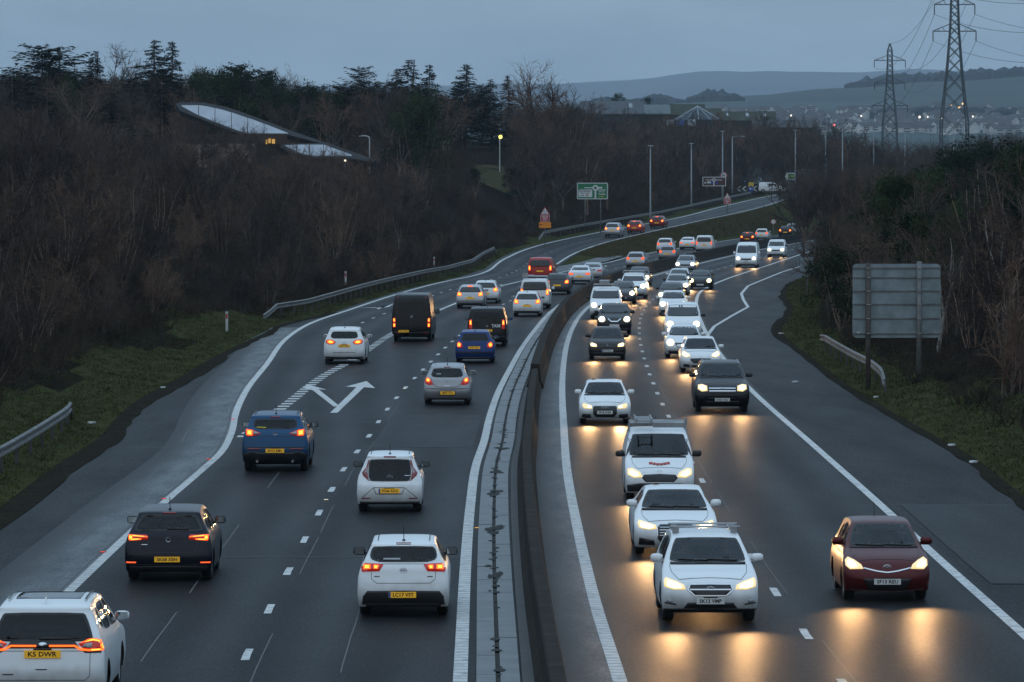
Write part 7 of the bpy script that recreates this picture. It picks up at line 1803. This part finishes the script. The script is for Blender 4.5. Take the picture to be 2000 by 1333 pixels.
# the town: one small house mesh and copies
M_render = mat('pale_render', (.50, .48, .46), .8, var=.5, vscale=.03); M_troof = mat('town_roof', (.06, .05, .05), .8, var=.3, vscale=.02); M_twin = mat('town_window', (.03, .03, .035), .3)
def house_parts():
    b = MB(); b.add([(-5, -4, -4), (5, -4, -4), (5, 4, -4), (-5, 4, -4), (-5, -4, 5), (5, -4, 5), (5, 4, 5), (-5, 4, 5), (-5, 0, 8), (5, 0, 8)], [(0,1,5,4),(2,3,7,6),(1,2,6,9,5),(3,0,4,8,7)]); w = b.build('wall', M_render)
    b = MB(); b.poly([(-5.3, -4.4, 4.7), (-5.3, 0, 8.1), (-5.3, 0, 8.4), (-5.3, -4.4, 5.0)], (10.6, 0, 0)); b.poly([(-5.3, 4.4, 4.7), (-5.3, 0, 8.1), (-5.3, 0, 8.4), (-5.3, 4.4, 5.0)], (10.6, 0, 0)); r_ = b.build('roof', M_troof)
    b = MB(); b.box((-2.2, -4.02, 1.2), (2.6, .06, 1.3)); b.box((2.4, -4.02, 1.2), (2.6, .06, 1.3)); b.box((-2.2, -4.02, 3.6), (2.6, .06, 1.1)); b.box((2.4, -4.02, 3.6), (2.6, .06, 1.1)); n_ = b.build('window', M_twin)
    out = (w.data, r_.data, n_.data)
    for o in (w, r_, n_): bpy.data.objects.remove(o)
    return out
hp = house_parts(); rg = random.Random(77)
hz = [(3000, 300), (3500, 259), (4100, 229), (4700, 207)]; hy = interp(hz)
nh = 0
for row, (d_, den) in enumerate(((3450, 26), (3560, 16), (3680, 15), (3800, 14), (3920, 14), (4040, 15), (4180, 18), (4350, 26))):
    px = (1290 if d_ > 3800 else 1420) + rg.uniform(0, 30)
    while px < 2030:
        if rg.random() < .72 and not (d_ > 4300 and px < 1500):
            dj = d_ + rg.uniform(-55, 55); x_ = (px-1000)/F*dj; e = empty('town_house', (x_, dj, ztop(hy(dj), dj) + 1.0), rg.gauss(0, .6)); s_ = rg.uniform(.55, .95); e.scale = (s_*rg.choice((1, 1, 1.4, 2.2)), s_, s_)
            link('wall', hp[0], e); link('roof', hp[1], e); link('window', hp[2], e); tag(e, 'tiny pale house in the far hillside town', 'house', 'houses of the far hillside town'); nh += 1
        px += den*rg.uniform(.7, 1.5)
print('HOUSES', nh)
M_tl = [glow('town_light_amber', (1, .60, .25), 2.2), glow('town_light_white', (1, .9, .75), 2.0), glow('town_light_red', (1, .25, .22), 2.2)]
bm = bmesh.new(); bmesh.ops.create_icosphere(bm, subdivisions=1, radius=1.0); tlm = []
for m in M_tl: me = bpy.data.meshes.new('lamp'); bm.to_mesh(me); me.materials.append(m); tlm.append(me)
bm.free()
for i, (px, py, k, r_) in enumerate(((1629, 245, 2, .7), (1688, 218, 1, .6), (1682, 227, 1, .5), (1796, 229, 1, .7), (1812, 229, 1, .5), (1874, 212, 0, 1.3), (1877, 218, 1, .9), (1880, 203, 0, .6), (1858, 206, 0, .6), (1950, 217, 0, 1.0), (1965, 231, 0, .6), (1912, 214, 0, .7), (1761, 218, 1, .4), (1530, 222, 1, .7), (1545, 226, 1, .5), (1900, 228, 1, .5), (1985, 235, 1, .5), (1725, 236, 1, .4), (1660, 236, 0, .4), (1840, 232, 1, .4))):
    d_ = 3250 if py > 240 else (3700 if py > 224 else 4300); e = link('town_lamp', tlm[k], None, PD(px, py, d_), None, (r_*1.3, r_*1.3, r_*1.6)); tag(e, ('amber', 'white', 'red')[k] + ' point of light in the far hillside town', 'lamp', ('amber', 'white', 'red')[k] + ' lamps of the far town')
# ---- people behind the windscreens
M_cloth = mat('dark_clothes', (.03, .03, .035), .9); M_skin = mat('skin', (.32, .19, .14), .6, var=.05); M_hair = mat('hair', (.02, .015, .012), .8)
def person_mesh():
    J = {'pel': (0, 0, .10, .17), 'sp': (0, -.05, .30, .155), 'ch': (0, -.10, .50, .165), 'nk': (0, -.10, .64, .06), 'hd': (0, -.06, .74, .085), 'hd2': (0, -.05, .83, .092), 'hd3': (0, -.06, .90, .07)}
    E = [('pel', 'sp'), ('sp', 'ch'), ('ch', 'nk'), ('nk', 'hd'), ('hd', 'hd2'), ('hd2', 'hd3')]
    for s_, n in ((-1, 'l'), (1, 'r')):
        J.update({n+'sh': (s_*.19, -.09, .56, .075), n+'el': (s_*.24, .10, .34, .05), n+'wr': (s_*.17, .33, .40, .034), n+'hn': (s_*.14, .40, .43, .040), n+'hp': (s_*.10, .05, .08, .10), n+'kn': (s_*.12, .45, .14, .075), n+'an': (s_*.11, .70, -.18, .05), n+'ft': (s_*.11, .82, -.22, .04)})
        E += [('ch', n+'sh'), (n+'sh', n+'el'), (n+'el', n+'wr'), (n+'wr', n+'hn'), ('pel', n+'hp'), (n+'hp', n+'kn'), (n+'kn', n+'an'), (n+'an', n+'ft')]
        for q, (dx, dz) in enumerate(((-.03, .0), (-.01, .015), (.01, .015), (.03, .005))): J[n+'f%d' % q] = (s_*.13 + dx, .47, .45 + dz, .011); E.append((n+'hn', n+'f%d' % q))
    ks = list(J); me = bpy.data.meshes.new('person'); me.from_pydata([J[k][:3] for k in ks], [(ks.index(a), ks.index(b)) for a, b in E], [])
    o = bpy.data.objects.new('person', me); COL.objects.link(o); m = o.modifiers.new('s', 'SKIN'); m.use_smooth_shade = True
    for i, k in enumerate(ks): me.skin_vertices[0].data[i].radius = (J[k][3], J[k][3]); me.skin_vertices[0].data[i].use_root = (k == 'pel')
    o.modifiers.new('b', 'SUBSURF').levels = 1
    dg = bpy.context.evaluated_depsgraph_get(); r_ = bpy.data.meshes.new_from_object(o.evaluated_get(dg)); bpy.data.objects.remove(o)
    for m in (M_cloth, M_skin, M_hair): r_.materials.append(m)
    for f in r_.polygons:
        c = f.center; f.material_index = 2 if (c.z > .86 or (c.z > .74 and c.y < -.09)) else (1 if c.z > .60 or (c.y > .34 and c.z > .33) else 0); f.use_smooth = True
    return r_
PM = person_mesh()
def rider(carname_label, x, label):
    for o in bpy.data.objects:
        if o.get('label') == carname_label:
            so = [c for c in o.children if c.name.split('.')[0] == 'seat']
            s_ = [c for c in so if (c.location.x > 0) == (x > 0)][0]
            M = o.matrix_basis; loc = M @ (s_.location + Vector((0, .08, .30)))
            p = link('person', PM, None, loc, o.rotation_euler); tag(p, label, 'person'); return
L_ = {k: None for k in ()}
rider('white crossover with silver roof bars leading the inbound inner lane', .3, 'person in dark clothes driving the white crossover with roof bars'); rider('white crossover with silver roof bars leading the inbound inner lane', -.3, 'passenger in dark clothes beside the driver of the white crossover')
rider('maroon hatchback alone in the inbound outer lane', .3, 'person in dark clothes driving the maroon hatchback'); rider('maroon hatchback alone in the inbound outer lane', -.3, 'passenger in dark clothes in the maroon hatchback')
rider('white saloon tucked between the crossover and the van with ladders', .3, 'person driving the white saloon behind the crossover'); rider('white van with a ladder on its roof rack and red chevrons on the bonnet', .3, 'person driving the white van with the ladder'); rider('black SUV with two chrome grille bars at the outer edge line', .3, 'person driving the black SUV'); rider('small white hatchback with a dark grille, inbound beside the median edge line', .3, 'person driving the small white hatchback by the median')
rider('dark navy hatchback in the left lane with chrome strip low on its bumper', .3, 'person driving the dark navy hatchback, seen from behind')
# ---- air
HAZE = 0.60e-4
hb = MB(); hb.box((0, 6200, 160), (14000, 12700, 340)); haze = hb.build('haze'); hm = bpy.data.materials.new('haze'); hm.use_nodes = True; N, L = nodes(hm); N.clear()
ho = N.new('ShaderNodeOutputMaterial'); pv = N.new('ShaderNodeVolumePrincipled'); pv.inputs['Color'].default_value = (.70, .86, 1.0, 1); pv.inputs['Density'].default_value = HAZE; pv.inputs['Anisotropy'].default_value = 0.0; L.new(pv.outputs[0], ho.inputs['Volume'])
haze.data.materials.append(hm); tag(haze, 'thin blue evening haze over the whole valley', 'haze', kind='stuff')
# ---- bits of litter on the verges and shoulders
M_lit = mat('litter_plastic', (.5, .5, .5), .5)
for i, (px, py, lab) in enumerate(((178, 832, 'scrap of white litter on the left verge soil'), (318, 759, 'small pale scrap of litter by the left shoulder'), (1525, 653, 'white scrap of litter at the right verge bend'), (1710, 778, 'tiny white litter on the right grass'), (1860, 872, 'tiny pale litter on the right shoulder'), (1553, 748, 'pale scrap on the right shoulder tarmac'), (1900, 905, 'small pale litter near the lower right verge'))):
    p = G(px, py); rl = random.Random(i); b = MB(); b.poly([(.14*math.cos(a)*rl.uniform(.5, 1.2), .18*math.sin(a)*rl.uniform(.5, 1.2), .0) for a in [2*math.pi*k/7 for k in range(7)]], (.02, .01, .05)); o = b.build('paper_scrap', M_lit); o.location = (p.x, p.y, max(.01, ground_z(p.x, p.y)) + .01); tag(o, lab, 'litter')
